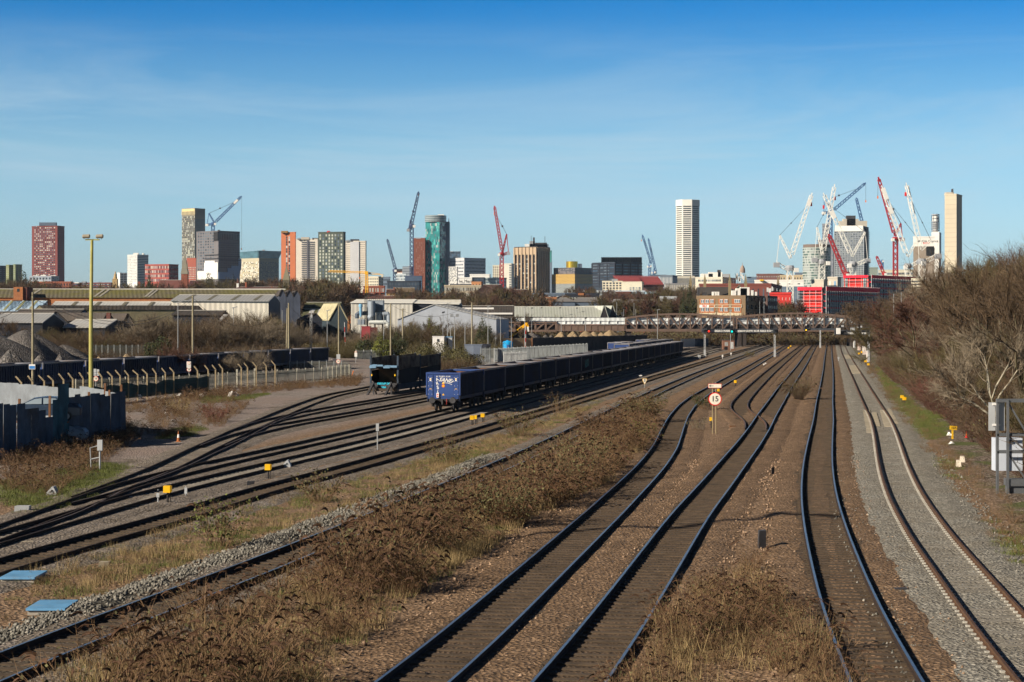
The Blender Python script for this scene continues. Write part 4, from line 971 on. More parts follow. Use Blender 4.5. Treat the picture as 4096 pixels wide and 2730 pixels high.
for (x, y, rr, lab) in [(3800,1745,22,'white rag of rubbish at the foot of the 127 marker'),(3805,1778,18,'grey white plastic sheet lying on the soil verge'),(735,1585,30,'crumpled white bag of rubbish under the palisade fence'),(935,1588,34,'large crumpled white sheet dumped near the steel gate'),(805,1587,18,'small white rag dumped under the palisade fence'),(665,1655,9,'white scrap of litter on the waste ground'),(690,1685,10,'pale scrap of litter beside the dry shrub'),(3985,1705,20,'pale metal sheet in the brambles by the verge')]:
 b = G(x, y); q = rr*b.y/FQ; m = MB(); n = 7
 ring = [(b.x+cos(i*2*pi/n)*q*R.uniform(.6, 1.1), b.y+sin(i*2*pi/n)*q*R.uniform(.5, 1), R.uniform(0, .05)) for i in range(n)]
 ring2 = [(b.x+cos(i*2*pi/n)*q*R.uniform(.2, .6), b.y+sin(i*2*pi/n)*q*R.uniform(.2, .6), q*R.uniform(.25, .75)) for i in range(n)]
 m.add(ring+ring2+[(b.x, b.y, q*.6)], [(i, (i+1) % n, n+(i+1) % n, n+i) for i in range(n)]+[(n+i, n+(i+1) % n, 2*n) for i in range(n)]); m.one('rubbish', M_WHITE, lab, 'rubbish', loc=b)
def dumped_chair():
 b = G(605, 1606); k = b.y/FQ; m = MB(); P = lambda x, y, d=0: V(((x-CX)*k, b.y+d, CZ-(y-HY)*k))
 for a, c in (((553,1580),(585,1608)),((560,1578),(566,1592)),((585,1608),(600,1614)),((600,1614),(640,1600)),((640,1600),(648,1590)),((553,1594),(582,1596)),((566,1592),(600,1606))): m.beam(P(*a), P(*c), .09)
 m.one('dumped_frame', M_WHITE, 'broken white metal frame dumped on the weeds near the corrugated compound', 'debris', loc=b)
dumped_chair()
#  signal gantries
M_GANT = M('gantry_grey', (.07,.075,.085), .6, .25, 1.0)
M_LAMP = {}
def lampmat(n, c):
 t = NT(n); t.b.inputs['Emission Color'].default_value = (*c, 1); t.b.inputs['Emission Strength'].default_value = 1.3; return t.done(dk(c, .5), .4)
L_R, L_G, L_Y = lampmat('lamp_red', (1,.03,.01)), lampmat('lamp_green', (.0,.75,.6)), lampmat('lamp_yellow', (1,.55,.02))
def lattice_mast(mb, x, y, z0, z1, w, r=.03, step=.8, mi=0):
 for sx in (-1, 1):
  for sy in (-1, 1): mb.beam((x+sx*w, y+sy*w, z0), (x+sx*w, y+sy*w, z1), r*2, mi=mi)
 z = z0; f = 1
 while z < z1-step*.5:
  for sy in (-1, 1): mb.beam((x-f*w, y+sy*w, z), (x+f*w, y+sy*w, min(z+step, z1)), r*1.4, mi=mi)
  for sx in (-1, 1): mb.beam((x+sx*w, y-f*w, z), (x+sx*w, y+f*w, min(z+step, z1)), r*1.4, mi=mi)
  z += step; f = -f
def gantry(label, Y, masts, x0, x1, yt, yb, heads, graf, mastmat, graf_mat=M_WHITE):
 k = Y/FQ; root = thing('signal_gantry', label, 'signal gantry', W(masts[0], HY, Y)*1.0)
 root.location.z = 0; ROOTLOC[root.name] = V(root.location)
 X = lambda x: (x-CX)*k
 Z = lambda y: CZ-(y-HY)*k
 for mx in masts:
  mm = MB(); lattice_mast(mm, X(mx), Y, -.1, Z(yb), .13, .035, .5); mm.box(X(mx)-.2, X(mx)+.2, Y-.2, Y+.2, -.1, Z(yb)*.3); mm.part('mast', mastmat, root)
 g = MB(); g.box(X(x0), X(x1), Y-.06, Y+.0, Z(yb), Z(yt+3)); g.box(X(x0), X(x1), Y+.9, Y+.96, Z(yb), Z(yt)); g.box(X(x0), X(x1), Y+.01, Y+.89, Z(yb)-.08, Z(yb)-.01)
 xx = X(x0)
 while xx < X(x1): g.box(xx-.05, xx+.05, Y-.12, Y-.061, Z(yb)-.03, Z(yt+3)+.03); xx += 1.9
 g.part('beam', M_GANT, root)
 h = MB(); zt = Z(yt)
 for zz in (zt+.55, zt+1.05): h.tube([(X(x0), Y-.3, zz), (X(x1), Y-.3, zz)], .03, 5)
 xx = X(x0)
 while xx < X(x1): h.tube([(xx, Y-.3, zt-.2), (xx, Y-.3, zt+1.05)], .03, 5); xx += 1.6
 h.part('handrail', M_GANT, root)
 for (hx, hy, lm) in heads:
  s = MB(); s.box(X(hx)-.36, X(hx)+.36, Y-.72, Y-.4, Z(hy)-.45, Z(hy)+1.1); s.box(X(hx)-.1, X(hx)+.1, Y-.4, Y-.1, Z(hy)-.2, Z(hy)+.2); hd = s.part('signal_head', M_BLACK, root)
  s = MB(); s.tube([(X(hx), Y-.76, Z(hy)), (X(hx), Y-.721, Z(hy))], .2, 14); s.part('signal_lens', lm, hd)
  s = MB(); s.tube([(X(hx), Y-.74, Z(hy)+.95+.55), (X(hx), Y-.7, Z(hy)+.95+.55)], [.24]*2, 4); s.part('number_plate', M_WHITE, hd)
 for (gx, gy, body, size) in graf: text(body, size, (X(gx), Y-.135, Z(gy)), 0, graf_mat, root, bold=.02, name='graffiti', shear=R.uniform(-.1, .2))
 return root, X, Z
rg, X_, Z_ = gantry('grey signal gantry with red and green lamps and white graffiti along its beam', 423, (2819, 3099), 2808, 3112, 1316, 1331, [(2834,1326,L_R),(2926,1327,L_G)], [(2879,1325,'SANEREKO MARE',.58),(2950,1326,'OSE',.55),(2979,1325.5,'·BDW·DSE',.5),(3041,1325,'·BDW ISOR REKS KONG',.56)], M_GREYP)
m = MB()
for x, w in ((2818,14),(3095,16)):
 for dz in range(4): m.box(X_(x)-w*.053/2-.1, X_(x)+w*.053/2+.1, 422.2, 422.9, Z_(1331)-.05+dz*.32, Z_(1331)+.02+dz*.32)
m.part('cage', M_GANT, rg)
gantry('far signal gantry with a yellow lamp, between the trusses and the tree bank', 572, (3281, 3418), 3215, 3425, 1313, 1321, [(3223,1321,L_Y)], [], M_GREYP)
rg, X_, Z_ = gantry('cantilever signal gantry carrying backs of signals, graffitied, on the tree bank side', 374, (3474,), 3340, 3480, 1322, 1339, [], [(3386,1334.5,'OEDA',.42),(3425,1334.5,'REMERGUBBS OF 78',.42)], M_GREYP)
m = MB(); m.box(X_(3343), X_(3357), 372.6, 373.4, Z_(1337), Z_(1313)); m.part('signal_back', M_WHITE, rg)
m = MB(); m.box(X_(3405)-.3, X_(3405)+.5, 373, 373.3, Z_(1322), Z_(1312)); m.box(X_(3424), X_(3430), 373, 373.3, Z_(1313), Z_(1308)); m.box(X_(3439), X_(3445), 373, 373.2, Z_(1311), Z_(1304)); m.box(X_(3362), X_(3372), 373, 373.2, Z_(1308), Z_(1302)); m.part('white_plate', M_GREYP, rg)
M_STAIN = M('stained_white', (.62,.56,.5), .7, .2, 1.5, dirt=(.5,.25,.17))
for (x, y0, yb, w, mat, lab) in [(3388,1354,1373,7,M_GREYP,'small pale cabinet far along the bank under the gantry'),(3417,1365,1391,7,M_WHITE,'narrow white cabinet at the far gantry mast'),(3436,1374,1402,10,M_STAIN,'pale cabinet on the grass, between the mast and the round posts'),(3457,1387,1419,13,M_STAIN,'pink stained cabinet leaning beside the gantry mast'),(3474,1405,1449,15,M_STAIN,'tall pink stained cabinet around the cantilever mast foot')]:
 b = G(x, yb); k = b.y/FQ; m = MB(); w *= k/2; zt = CZ-(y0-HY)*k; root = thing('trackside_cabinet', lab, 'cabinet', b)
 m.box(b.x-w, b.x+w, b.y-.35, b.y+.35, 0, zt); m.part('body', mat, root); m = MB(); m.box(b.x-w*1.06, b.x+w*1.06, b.y-.38, b.y+.38, zt, zt+.06); m.part('lid', M_GREYP, root); m = MB(); m.box(b.x-w*.1, b.x+w*.1, b.y-.365, b.y-.351, zt*.4, zt*.55); m.part('handle', M_STEELDK, root)
for (x, y0, yb, lab) in [(2794,1420,1438,'left of two short grey posts at the gantry mast foot'),(2800,1421,1438,'right of two short grey posts at the gantry mast foot'),(2831,1413,1430,'dark short post just beyond the gantry mast'),(2890,1420,1437,'striped short post between two sidings'),(2924,1412,1425,'pale short post beside the outer main track'),(3115,1413,1428,'pale grey box post beside the white gantry mast'),(3354,1429,1446,'grey box post on the grey ballast'),(3109,1419,1428,'short white stub beside the white gantry mast'),(3055,1456,1464,'tiny white stub between main tracks, nearer one'),(3062,1452,1460,'tiny white stub between main tracks, farther one'),(2559,1502,1510,'left one of two white stubs beyond the triangular board'),(2564,1501,1509,'right one of two white stubs beyond the triangular board'),(3182,1357,1374,'white topped marker with a red panel where tracks converge'),(3338,1366,1373,'small white triangular marker beside the converging tracks')]:
 b = G(x, yb); k = b.y/FQ; m = MB(); z = CZ-(y0-HY)*k; m.tube([b, (b.x, b.y, z*.6)], .06, 6); m.box(b.x-.14, b.x+.14, b.y-.08, b.y+.08, z*.5, z); m.one('marker_stub', M_GREYP if 'grey' in lab else M_STEELDK if 'dark' in lab else M_WHITE, lab, 'marker post', loc=b)
#  girder bridge
M_BRN = M('bridge_brown', (.15,.1,.075), .7, .2, .4, dirt=(.1,.07,.055))
M_PAR = ribbed('parapet_sheet', (.7,.72,.7), 1.5, 0.0, .88, .5, dirt=(.55,.58,.57), dscale=.3)
def bridge():
 Y = 600; k = Y/FQ; X = lambda x: (x-CX)*k; Z = lambda y: CZ-(y-HY)*k
 root = thing('railway_bridge', 'brown steel truss bridge with two arched spans and pale parapets crossing the tracks', 'bridge', (X(2501), Y, 0))
 def truss(x0, x1, y0, yap, y1, np_, yd):
  m = MB(); zb = Z(1322); n = np_
  xs = [X(x0+(x1-x0)*i/n) for i in range(n+1)]
  tops = []
  for i in range(n+1):
   u = i/n; e = y0+(y1-y0)*u; tops.append(Z(e+(yap-e)*(1-(2*u-1)**2)))
  for i in range(n):
   m.beam((xs[i], yd, tops[i]), (xs[i+1], yd, tops[i+1]), .6, .5)
   m.beam((xs[i], yd, zb), (xs[i+1], yd, zb), .7, .8)
   a, b = ((xs[i], yd, tops[i]-.3), (xs[i+1], yd, zb+.3)) if i < n/2 else ((xs[i], yd, zb+.3), (xs[i+1], yd, tops[i+1]-.3))
   m.beam(a, b, .25, .4)
   if n/2-2 <= i < n/2+2:
    a, b = ((xs[i], yd-.1, zb+.3), (xs[i+1], yd-.1, tops[i+1]-.3)) if i < n/2 else ((xs[i], yd-.1, tops[i]-.3), (xs[i+1], yd-.1, zb+.3))
    m.beam(a, b, .15, .16)
  for i in range(n+1): m.beam((xs[i], yd-.02, zb), (xs[i], yd-.02, tops[i]), .5 if i in (0, n) else .38, .45)
  return m
 for yd in (Y, Y+9.4):
  truss(2503, 2934, 1274, 1257, 1270, 10, yd).part('truss', M_BRN, root)
  truss(2946, 3428, 1271, 1254, 1273, 11, yd).part('truss', M_BRN, root)
  m = MB(); zt, zb = Z(1288), Z(1324); xs = [X(1976+(2224-1976)*i/6) for i in range(7)]
  m.box(xs[0], xs[-1], yd-.4, yd+.4, zt-.4, zt); m.box(xs[0], xs[-1], yd-.4, yd+.4, zb-.3, zb+.3)
  for i in range(6):
   a, b = ((xs[i], yd, zt), (xs[i+1], yd, zb)) if i < 3 else ((xs[i], yd, zb), (xs[i+1], yd, zt)); m.beam(a, b, .5)
  for x in xs: m.beam((x, yd-.03, zb), (x, yd-.03, zt), .6)
  m.part('side_truss', M_BRN, root)
  m = MB(); m.box(X(2226), X(2501), yd-.35, yd+.1, Z(1325), Z(1300)); m.box(X(2226), X(2501), yd-.5, yd+.25, Z(1302.5), Z(1300)+.004); m.box(X(2226), X(2501), yd-.5, yd+.25, Z(1325)-.004, Z(1323))
  x = X(2230)
  while x < X(2500): m.box(x-.09, x+.09, yd-.47, yd-.35, Z(1323), Z(1302.5)); x += 2.0
  m.part('girder', M_BRN, root)
 m = MB(); m.box(X(1985), X(3440), Y+.45, Y+9.1, Z(1322), Z(1300)); m.part('deck', M_UNDER, root)
 for yy in (Y+.6, Y+8.8):
  m = MB(); m.box(X(1975), X(3424), yy, yy+.12, Z(1297), Z(1272)); m.box(X(1975), X(3424), yy-.25, yy, Z(1284.5), Z(1283)); m.box(X(1975), X(3424), yy-.25, yy, Z(1298), Z(1296.2))
  x = X(2226)
  while x < X(3424): m.box(x-.08, x+.08, yy-.3, yy-.02, Z(1297), Z(1284)); x += 2.6
  m.part('parapet', M_PAR, root)
 for x in (2516, 2962, 2976, 3416):
  m = MB(); m.box(X(x)-.7, X(x)+.7, Y+.2, Y+9.0, -.5, Z(1326)); m.box(X(x)-1.0, X(x)+1.0, Y-.1, Y+9.4, Z(1329), Z(1325.5)); m.part('pier', M('pier_dark', (.045,.035,.03), .8, .3, .5), root)
 for x0, x1 in ((1830, 1985), (3420, 3640)):
  m = MB(); m.box(X(x0), X(x1), Y-.5, Y+10, -1, Z(1325)); m.part('abutment', brick('abutment_brick', (.05,.035,.028)), root)
bridge()
#  YARD, FENCES, SHEDS, POLES, TREES
for o in bpy.data.objects:
 if o.get('group') == GD: o['label'] = o['label'].replace(', counted from the stone heap end, of the row behind the concrete post fence', ' from the stone heap end, behind the concrete post fence')
M_PALE = M('palisade_galv', (.3,.32,.31), .55, .25, 1.2, dirt=(.18,.19,.17)); M_PALEB = M('palisade_bright', (.5,.51,.49), .5, .2, 1.0)
M_PALED = M('palisade_weathered', (.17,.17,.145), .7, .3, 1.0, dirt=(.1,.095,.075)); M_FPOST = M('fence_post', (.38,.36,.28), .7, .2, 1.0)
def palisade(label, pts, h, mat, pm, bay=2.75, pw=.075, pitch=.155, post_h=None, zb=0.0):
 root = thing('palisade_fence', label, 'fence', pts[0]); L = [0]
 for a, b in zip(pts, pts[1:]): L.append(L[-1]+(b-a).length)
 def at(d):
  for i in range(len(pts)-1):
   if d <= L[i+1]+1e-6: return pts[i].lerp(pts[i+1], (d-L[i])/(L[i+1]-L[i])), (pts[i+1]-pts[i]).normalized()
  return pts[-1], (pts[-1]-pts[-2]).normalized()
 d = 0
 while d < L[-1]-.3:
  e = min(d+bay, L[-1]); m = MB(); q = d+.08
  while q < e-.04:
   p, u = at(q); nrm = V((u.y, -u.x, 0)); hh = h+R.uniform(-.015, .015); j = R.uniform(-.02, .02)
   c = p+nrm*-.0; a, b = c-u*pw/2, c+u*pw/2
   m.prism([a+V((0,0,zb+.06)), b+V((0,0,zb+.06)), b+u*j+V((0,0,zb+hh-.08)), c+u*j+V((0,0,zb+hh)), a+u*j+V((0,0,zb+hh-.08))], nrm*.02); q += pitch
  p0, u = at(d+.02); p1, _ = at(e-.02); nn = V((u.y, -u.x, 0))
  for z in (.35, h-.35): m.beam(p0-nn*.03+V((0,0,zb+z)), p1-nn*.03+V((0,0,zb+z)), .045)
  m.part('pale_panel', mat, root)
  p, u = at(d); m = MB(); m.beam(p+V((u.y,-u.x,0))*.08+V((0,0,zb-.1)), p+V((u.y,-u.x,0))*.08+V((0,0,zb+(post_h or h+.12))), .11); m.part('post', pm, root); d += bay
 return root
def gq(x, y, z=0.0): return G(x, y, z)
palisade('weathered steel palisade fence along the waste ground in front of the dark wagons', [gq(300,1590), gq(520,1578), gq(700,1571), gq(945,1550)], 1.75, M_PALED, M_FPOST)
palisade('weathered steel palisade fence from the steel gate to the burnt wagon', [gq(1020,1546), gq(1160,1537), gq(1300,1526), gq(1405,1511)], 1.75, M_PALED, M_FPOST)
def gate():
 a, b = gq(948,1550), gq(1019,1546); root = thing('steel_gate', 'tall double steel palisade gate between two fences on the waste ground', 'gate', a)
 u = (b-a).normalized()
 for p in (a, b):
  m = MB(); m.beam(p+V((0,0,-.1)), p+V((0,0,2.1)), .2); m.part('gate_post', M_FPOST, root)
 for k in range(2):
  m = MB(); p0 = a.lerp(b, .06+k*.46); p1 = a.lerp(b, .48+k*.46)
  for z in (.15, 1.95): m.beam(p0+V((0,0,z)), p1+V((0,0,z)), .07)
  for f in range(9): p = p0.lerp(p1, f/8); m.beam(p+V((0,0,.15)), p+V((0,0,1.95)), .05)
  m.part('gate_leaf', M_PALED, root)
gate()
palisade('steel palisade fence with bright posts beside the long blue row, before the timber wall', [V((-3.4,370,0)), V((17.2,452,0))], 2.6, M_PALE, M_PALEB, bay=3.6)
palisade('bright galvanised palisade fence along the back of the yard behind the pale stone heap', [V((-57,436,0)), V((-38,440,0)), V((-24.5,452,0))], 2.5, M_PALEB, M_PALEB, bay=3.0, pw=.1, pitch=.2)
palisade('grey palisade fence between the burnt wagon and the bright back fence', [V((-31,395,0)), V((-21,405,0))], 1.9, M_PALE, M_PALEB, bay=2.0)
palisade('short palisade fence hiding behind the olive bush beside the grey container', [V((-1.5,338,0)), V((2.6,346,0))], 2.4, M_PALEB, M_PALEB, bay=3.0)
palisade('low bright palisade fence behind the tall concrete slabs at the tree bank', [gq(3603,1517,0), gq(3670,1560,0)], 1.8, M('palisade_cream', (.5,.46,.36), .7, .25, 1.0, dirt=(.3,.27,.2)), M_FPOST, pw=.13)
M_MESHF = M('dark_mesh_panel', (.06,.07,.065), .7, .3, 1.0)
def mesh_fence(label, x0, x1, ytop, ybot, Y, mat, n):
 k = Y/FQ; root = thing('mesh_fence', label, 'fence', ((x0-CX)*k, Y, 0)); X = lambda x: (x-CX)*k; Z = lambda y: CZ-(y-HY)*k
 for i in range(n):
  a, b = X(x0+(x1-x0)*i/n), X(x0+(x1-x0)*(i+1)/n); m = MB(); q = a
  while q < b: m.box(q, q+.05, Y, Y+.03, 0, Z(ytop)); q += .13
  for z in (.4, Z(ytop)-.3): m.box(a, b, Y+.031, Y+.07, z, z+.06)
  m.part('mesh_panel', mat, root); m = MB(); m.box(a-.05, a+.05, Y-.06, Y+.04, 0, Z(ytop)+.1); m.part('post', M_PALE, root)
mesh_fence('dark mesh fence behind the stone heaps with a brown sand pile before it', 360, 577, 1382, 1430, 330, M_MESHF, 9)
mesh_fence('dark slatted fence behind the sand pile, with white rails before it', 780, 867, 1377, 1410, 380, M_PALED, 4)
mesh_fence('low dark mesh fence behind the second palisade, before the rubble', 1100, 1395, 1446, 1490, 300, M_PALED, 10)
mesh_fence('grey panel gate fence beside the olive bush at the near end of the steel fence', 1922, 1978, 1393, 1440, 345, M_PALE, 3)
def crank_fence():
 a, b = V((-40.6,172,0)), V((-27.5,236,0)); root = thing('concrete_post_fence', 'old fence of cranked concrete posts with sagging wire in front of the dark wagons', 'fence', a)
 xs = [85,130,177,213,254,291,333,372,408,448,481,514,551,588,624,661,695,790,833,862,890,965,990,1025,1065,1100]
 u = (b-a).normalized(); n = V((u.y, -u.x, 0)); pts = []
 mat = M('post_tan', (.3,.235,.14), .9, .25, 2.0)
 for x in xs:
  q = (x-CX)/FQ; f = (q*a.y-a.x)/((b.x-a.x)-q*(b.y-a.y)); p = a+(b-a)*f; pts.append(p); t = R.uniform(-.1, .1)
  m = MB(); m.beam(p+V((0,0,-.2)), p+u*t*.4+V((0,0,2.55)), .14); m.beam(p+u*t*.4+V((0,0,2.5)), p+u*t*.4-V((.42+R.uniform(-.08,.08),0,0))+V((0,0,3.0+R.uniform(-.06,.06))), .13); m.part('post', mat, root)
 m = MB()
 for z in (.6, 1.3, 2.0, 2.5): m.tube([p+V((0,0,z+R.uniform(-.08,.08))) for p in pts], .012, 4)
 for z in (2.75, 2.95): m.tube([p-V((.3,0,0))+V((0,0,z+R.uniform(-.1,.05))) for p in pts], .012, 4)
 m.part('wire', M_STEELDK, root)
 m = MB(); gm = M('green_net', (.035,.07,.06), .9, .4, 1.0)
 for p, q in zip(pts[4:18], pts[5:19]): m.prism([p+V((0,.2,.3)), q+V((0,.2,.3)), q+V((0,.2,1.7+R.uniform(-.3,.2))), p+V((0,.2,1.7+R.uniform(-.3,.2)))], (0,.02,0))
 m.part('green_netting', gm, root)
crank_fence()
#  corrugated compound with wrecked cars
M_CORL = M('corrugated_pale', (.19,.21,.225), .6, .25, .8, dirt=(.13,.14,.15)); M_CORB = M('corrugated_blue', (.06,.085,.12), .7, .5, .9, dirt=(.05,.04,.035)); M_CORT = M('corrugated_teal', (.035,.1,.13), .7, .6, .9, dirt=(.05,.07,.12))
def corr(a, b, z0, z1, n=9, amp=.03, tilt=0.0):
 m = MB(); u = (b-a); nr = V((u.y, -u.x, 0)).normalized(); k = n*2
 for i in range(k+1):
  p = a+u*(i/k)+nr*(amp if i % 2 else 0); m.v += [(p.x, p.y, z0), (p.x+u.x*tilt, p.y+u.y*tilt, z1+R.uniform(-.01,.01))]
 for i in range(k): m.f.append((2*i, 2*i+2, 2*i+3, 2*i+1)); m.m.append(0)
 o = len(m.v)
 for i in range(k+1):
  p = a+u*(i/k)+nr*((amp if i % 2 else 0)-.02); m.v += [(p.x, p.y, z0), (p.x+u.x*tilt, p.y+u.y*tilt, z1)]
 for i in range(k): m.f.append((o+2*i, o+2*i+1, o+2*i+3, o+2*i+2)); m.m.append(0)
 return m
def compound():
 c = G(503, 1752); far = ST(0, 0)
 dirv = V((.1525, .9883, 0)); near = c-dirv*27
 root = thing('corrugated_fence', 'ragged shaded fence of patched blue corrugated sheets around the car wrecks', 'fence', c)
 L = (near-c).length; d = 0; i = 0
 while d < L-.1:
  w = R.uniform(.75, 1.15); a, b = c-dirv*d, c-dirv*min(L, d+w)
  gap = 12.3 < d < 13.2
  h = 3.0+R.uniform(-.12, .12)+(.1 if 4 < d < 9 else 0)-(.45 if 12.5 < d < 16 else 0)
  if gap: h = 2.0
  if 9.6 <= d < 11.4: h = 3.9
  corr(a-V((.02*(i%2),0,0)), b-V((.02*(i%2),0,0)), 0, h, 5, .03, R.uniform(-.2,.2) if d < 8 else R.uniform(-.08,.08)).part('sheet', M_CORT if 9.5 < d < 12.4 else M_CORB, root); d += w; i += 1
 for d in (2.6, 6.4, 12.8, 17.5, 21.5):
  m = MB(); p = c-dirv*d+V((-.16,0,0)); m.beam(p+V((0,0,-.1)), p+V((R.uniform(-.1,.1),0,3.25)), .13); m.part('post', M_RUST, root)
 root2 = thing('corrugated_fence', 'sunlit back fence of pale corrugated sheets behind the car wrecks', 'fence', c)
 e = W(320, 1547, 139); pts = [V((c.x,c.y,0))-V((0.05,0,0)), V((e.x, e.y, 0)), V(((-60-CX)/FQ*151, 151, 0))]
 for a, b, h0, h1 in ((pts[0], pts[1], 2.9, 3.2), (pts[1], pts[2], 3.0, 3.15)):
  n = int((b-a).length/.95)
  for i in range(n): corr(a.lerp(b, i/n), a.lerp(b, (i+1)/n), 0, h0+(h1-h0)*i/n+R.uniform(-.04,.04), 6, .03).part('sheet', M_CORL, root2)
 for f in (.1, .45):
  m = MB(); p = pts[0].lerp(pts[1], f)+V((.1,-.14,0)); m.beam(p, p+V((0,0,3.5)), .14); m.part('post', M_RUST, root2)
compound()
def car(label, c, ang, zlift, body, gl, broken):
 root = thing('wrecked_car', label, 'car', (c.x, c.y, zlift), None, 0.0)
 u = V((cos(ang), sin(ang), 0)); n = V((-u.y, u.x, 0)); o = V((c.x, c.y, zlift))
 P = lambda a, b, z: o+u*a+n*b+V((0, 0, z))
 side = [(-2.2,.35),(-2.25,.75),(-2.1,.95),(-1.35,1.0),(-.55,1.42),(.1,1.5),(.75,1.47),(1.45,1.12),(2.05,1.02),(2.25,.8),(2.2,.35)]
 m = MB(); k = len(side); secs = [(-.84,.93),(-.8,1.0),(.8,1.0),(.84,.93)]
 for (b, sc) in secs:
  for (a, z) in side:
   bb = b*(1 if z < 1.05 else .8); m.v.append(tuple(P(a*(.99 if abs(b) > .82 else 1), bb, z if z < 1.0 else 1+(z-1)*sc)))
 for s_ in range(3):
  for i in range(k-1): m.f.append((s_*k+i, s_*k+i+1, (s_+1)*k+i+1, (s_+1)*k+i)); m.m.append(0)
 m.f.append(tuple(range(k))); m.m.append(0); m.f.append(tuple(reversed(range(3*k, 4*k)))); m.m.append(0)
 bd = m.part('body', body, root, smoothed=False)
 for sg in (-1, 1):
  for (q, nm) in (([(-1.2,1.06),(-.5,1.36),(-.1,1.41),(-.1,1.06)], 0), ([(.0,1.06),(.0,1.42),(.7,1.39),(1.25,1.1)], 1)):
   w = MB(); w.prism([P(a, sg*.705+(sg*.12*(1.42-z)/.4), z) for a, z in q], n*sg*.012); w.part('side_window', gl, root)
 w = MB(); w.prism([P(-1.28,-.62,1.07), P(-1.28,.62,1.07), P(-.6,.55,1.41), P(-.6,-.55,1.41)], V((-.01,0,.015))); w.part('windscreen', gl, root)
 w = MB(); w.prism([P(1.4,-.62,1.17), P(1.4,.62,1.17), P(.8,.55,1.46), P(.8,-.55,1.46)], u*.012+V((0,0,.012))); w.part('rear_window', gl, root)
 for a in (-1.4, 1.4):
  for sg in (-1, 1):
   w = MB(); w.tube([P(a, sg*.66, .31), P(a, sg*.86, .31)], .31, 16); ww = w.part('wheel', M_BLACK, root); w = MB(); w.tube([P(a, sg*.865, .31), P(a, sg*.87, .31)], .18, 12); w.part('wheel_rim', M_GALV, ww)
M_CARB = M('car_blue', (.035,.055,.09), .25, .2, .5, spec=.7); M_CARS = M('car_silver', (.3,.33,.38), .3, .15, .5, spec=.6)
G_CAR = glass('car_glass', (.02,.025,.03)); G_CARL = glass('car_glass_light', (.3,.36,.4), .3)
cc = V(((178-CX)/FQ*122, 122, 0))
car('dark blue saloon wreck stacked high behind the shaded corrugated fence, roof above the sheets', cc, radians(8), 1.6, M_CARB, G_CARL, True)
car('silver blue car wreck underneath the dark blue saloon inside the compound', cc+V((.3,.2,0)), radians(5), .1, M_CARS, G_CAR, True)
m = MB(); m.box(cc.x-2.6, cc.x+2.6, cc.y-.9, cc.y+1.2, -.02, .08); m.box(cc.x-1.6, cc.x+1.6, cc.y-.7, cc.y+.7, 1.5, 1.6); m.one('steel_rack', M_RUST, 'rusty steel rack carrying the stacked car wrecks', 'rack', loc=cc)
#  heaps
def heap(label, cx, ybase, w, ytop, mat, Y=None, d=.7, seed=1, lean=0.0, lumps=.12, kind='heap'):
 if Y is None: b = G(cx, ybase); Y = b.y
 k = Y/FQ; c = V(((cx-CX)*k, Y, 0)); h = CZ-(ytop-HY)*k; r = w*k/2; rr = random.Random(seed); n = 28; m = MB(); rings = 9
 ph = [rr.uniform(0, 6.28) for _ in range(4)]
 for j in range(rings+1):
  f = j/rings
  for i in range(n):
   a = i*2*pi/n; q = r*(1-f)*(1+lumps*sin(a*3+ph[0])+lumps*.7*sin(a*5+ph[1]+f*3)); z = h*(1-(1-f)**1.15)*(1-.12*f*f)+rr.uniform(-.03,.03)*h*(1-f)
   m.v.append((c.x+cos(a)*q+lean*r*f, c.y+sin(a)*q*d, z-.15*(j == 0)))
 for j in range(rings):
  for i in range(n): m.f.append((j*n+i, j*n+(i+1)%n, (j+1)*n+(i+1)%n, (j+1)*n+i)); m.m.append(0)
 return m.one('aggregate_heap', mat, label, kind, loc=c, group='heaps of stone and sand', smoothed=True)
H_GREY = ballast('heap_grey', ((.06,.055,.05),(.12,.11,.1),(.22,.2,.185)), stain=(.1,.085,.075), stone=5, fine=2)
H_TAN = ballast('heap_tan', ((.2,.14,.075),(.27,.195,.11),(.34,.25,.15)), stain=(.3,.22,.125), stone=9); H_BRN = ballast('heap_brown', ((.11,.085,.06),(.17,.13,.09),(.24,.19,.14)), stain=(.19,.15,.105), stone=9)
H_PALE = ballast('heap_pale', ((.25,.21,.19),(.45,.38,.34),(.62,.54,.5)), stain=(.4,.34,.3), stone=5, fine=2)
for a in [('huge dark grey stone heap with a rounded crest at the yard edge',-60,1500,640,1300,H_GREY,250,1.0,1),('tall grey stone heap behind the leftmost wooden pole',100,1490,560,1292,H_GREY,262,.9,2),
  ('grey stone heap shoulder sloping toward the yellow lamp post',255,1470,400,1360,H_GREY,268,.8,3),('lumpy grey stone pile low at the foot of the huge heap',40,1480,220,1375,H_GREY,225,.8,4),('small rounded stone pile below the grey heap shoulder',240,1470,110,1396,H_GREY,235,.8,5),
  ('lower grey stone mound behind the dark wagons',160,1470,180,1400,H_GREY,228,.8,14),
  ('small brown sand pile just behind the dark wagons',255,1460,70,1430,H_BRN,262,.8,6),('low brown sand pile beside the yellow lamp post',395,1450,70,1416,H_TAN,290,.8,7),('pointed tan sand pile in front of the dark mesh fence',505,1445,105,1404,H_TAN,290,.8,8),
  ('brown sand pile behind small bare trees in front of the dark slatted fence',925,1430,160,1385,H_BRN,345,.8,9),('pale pinkish rubble heap before the bright palisade',1140,1440,215,1406,H_PALE,360,.7,10),('low pale rubble bank along the bright palisade',1290,1436,170,1424,H_PALE,385,.5,12)]: heap(*a)
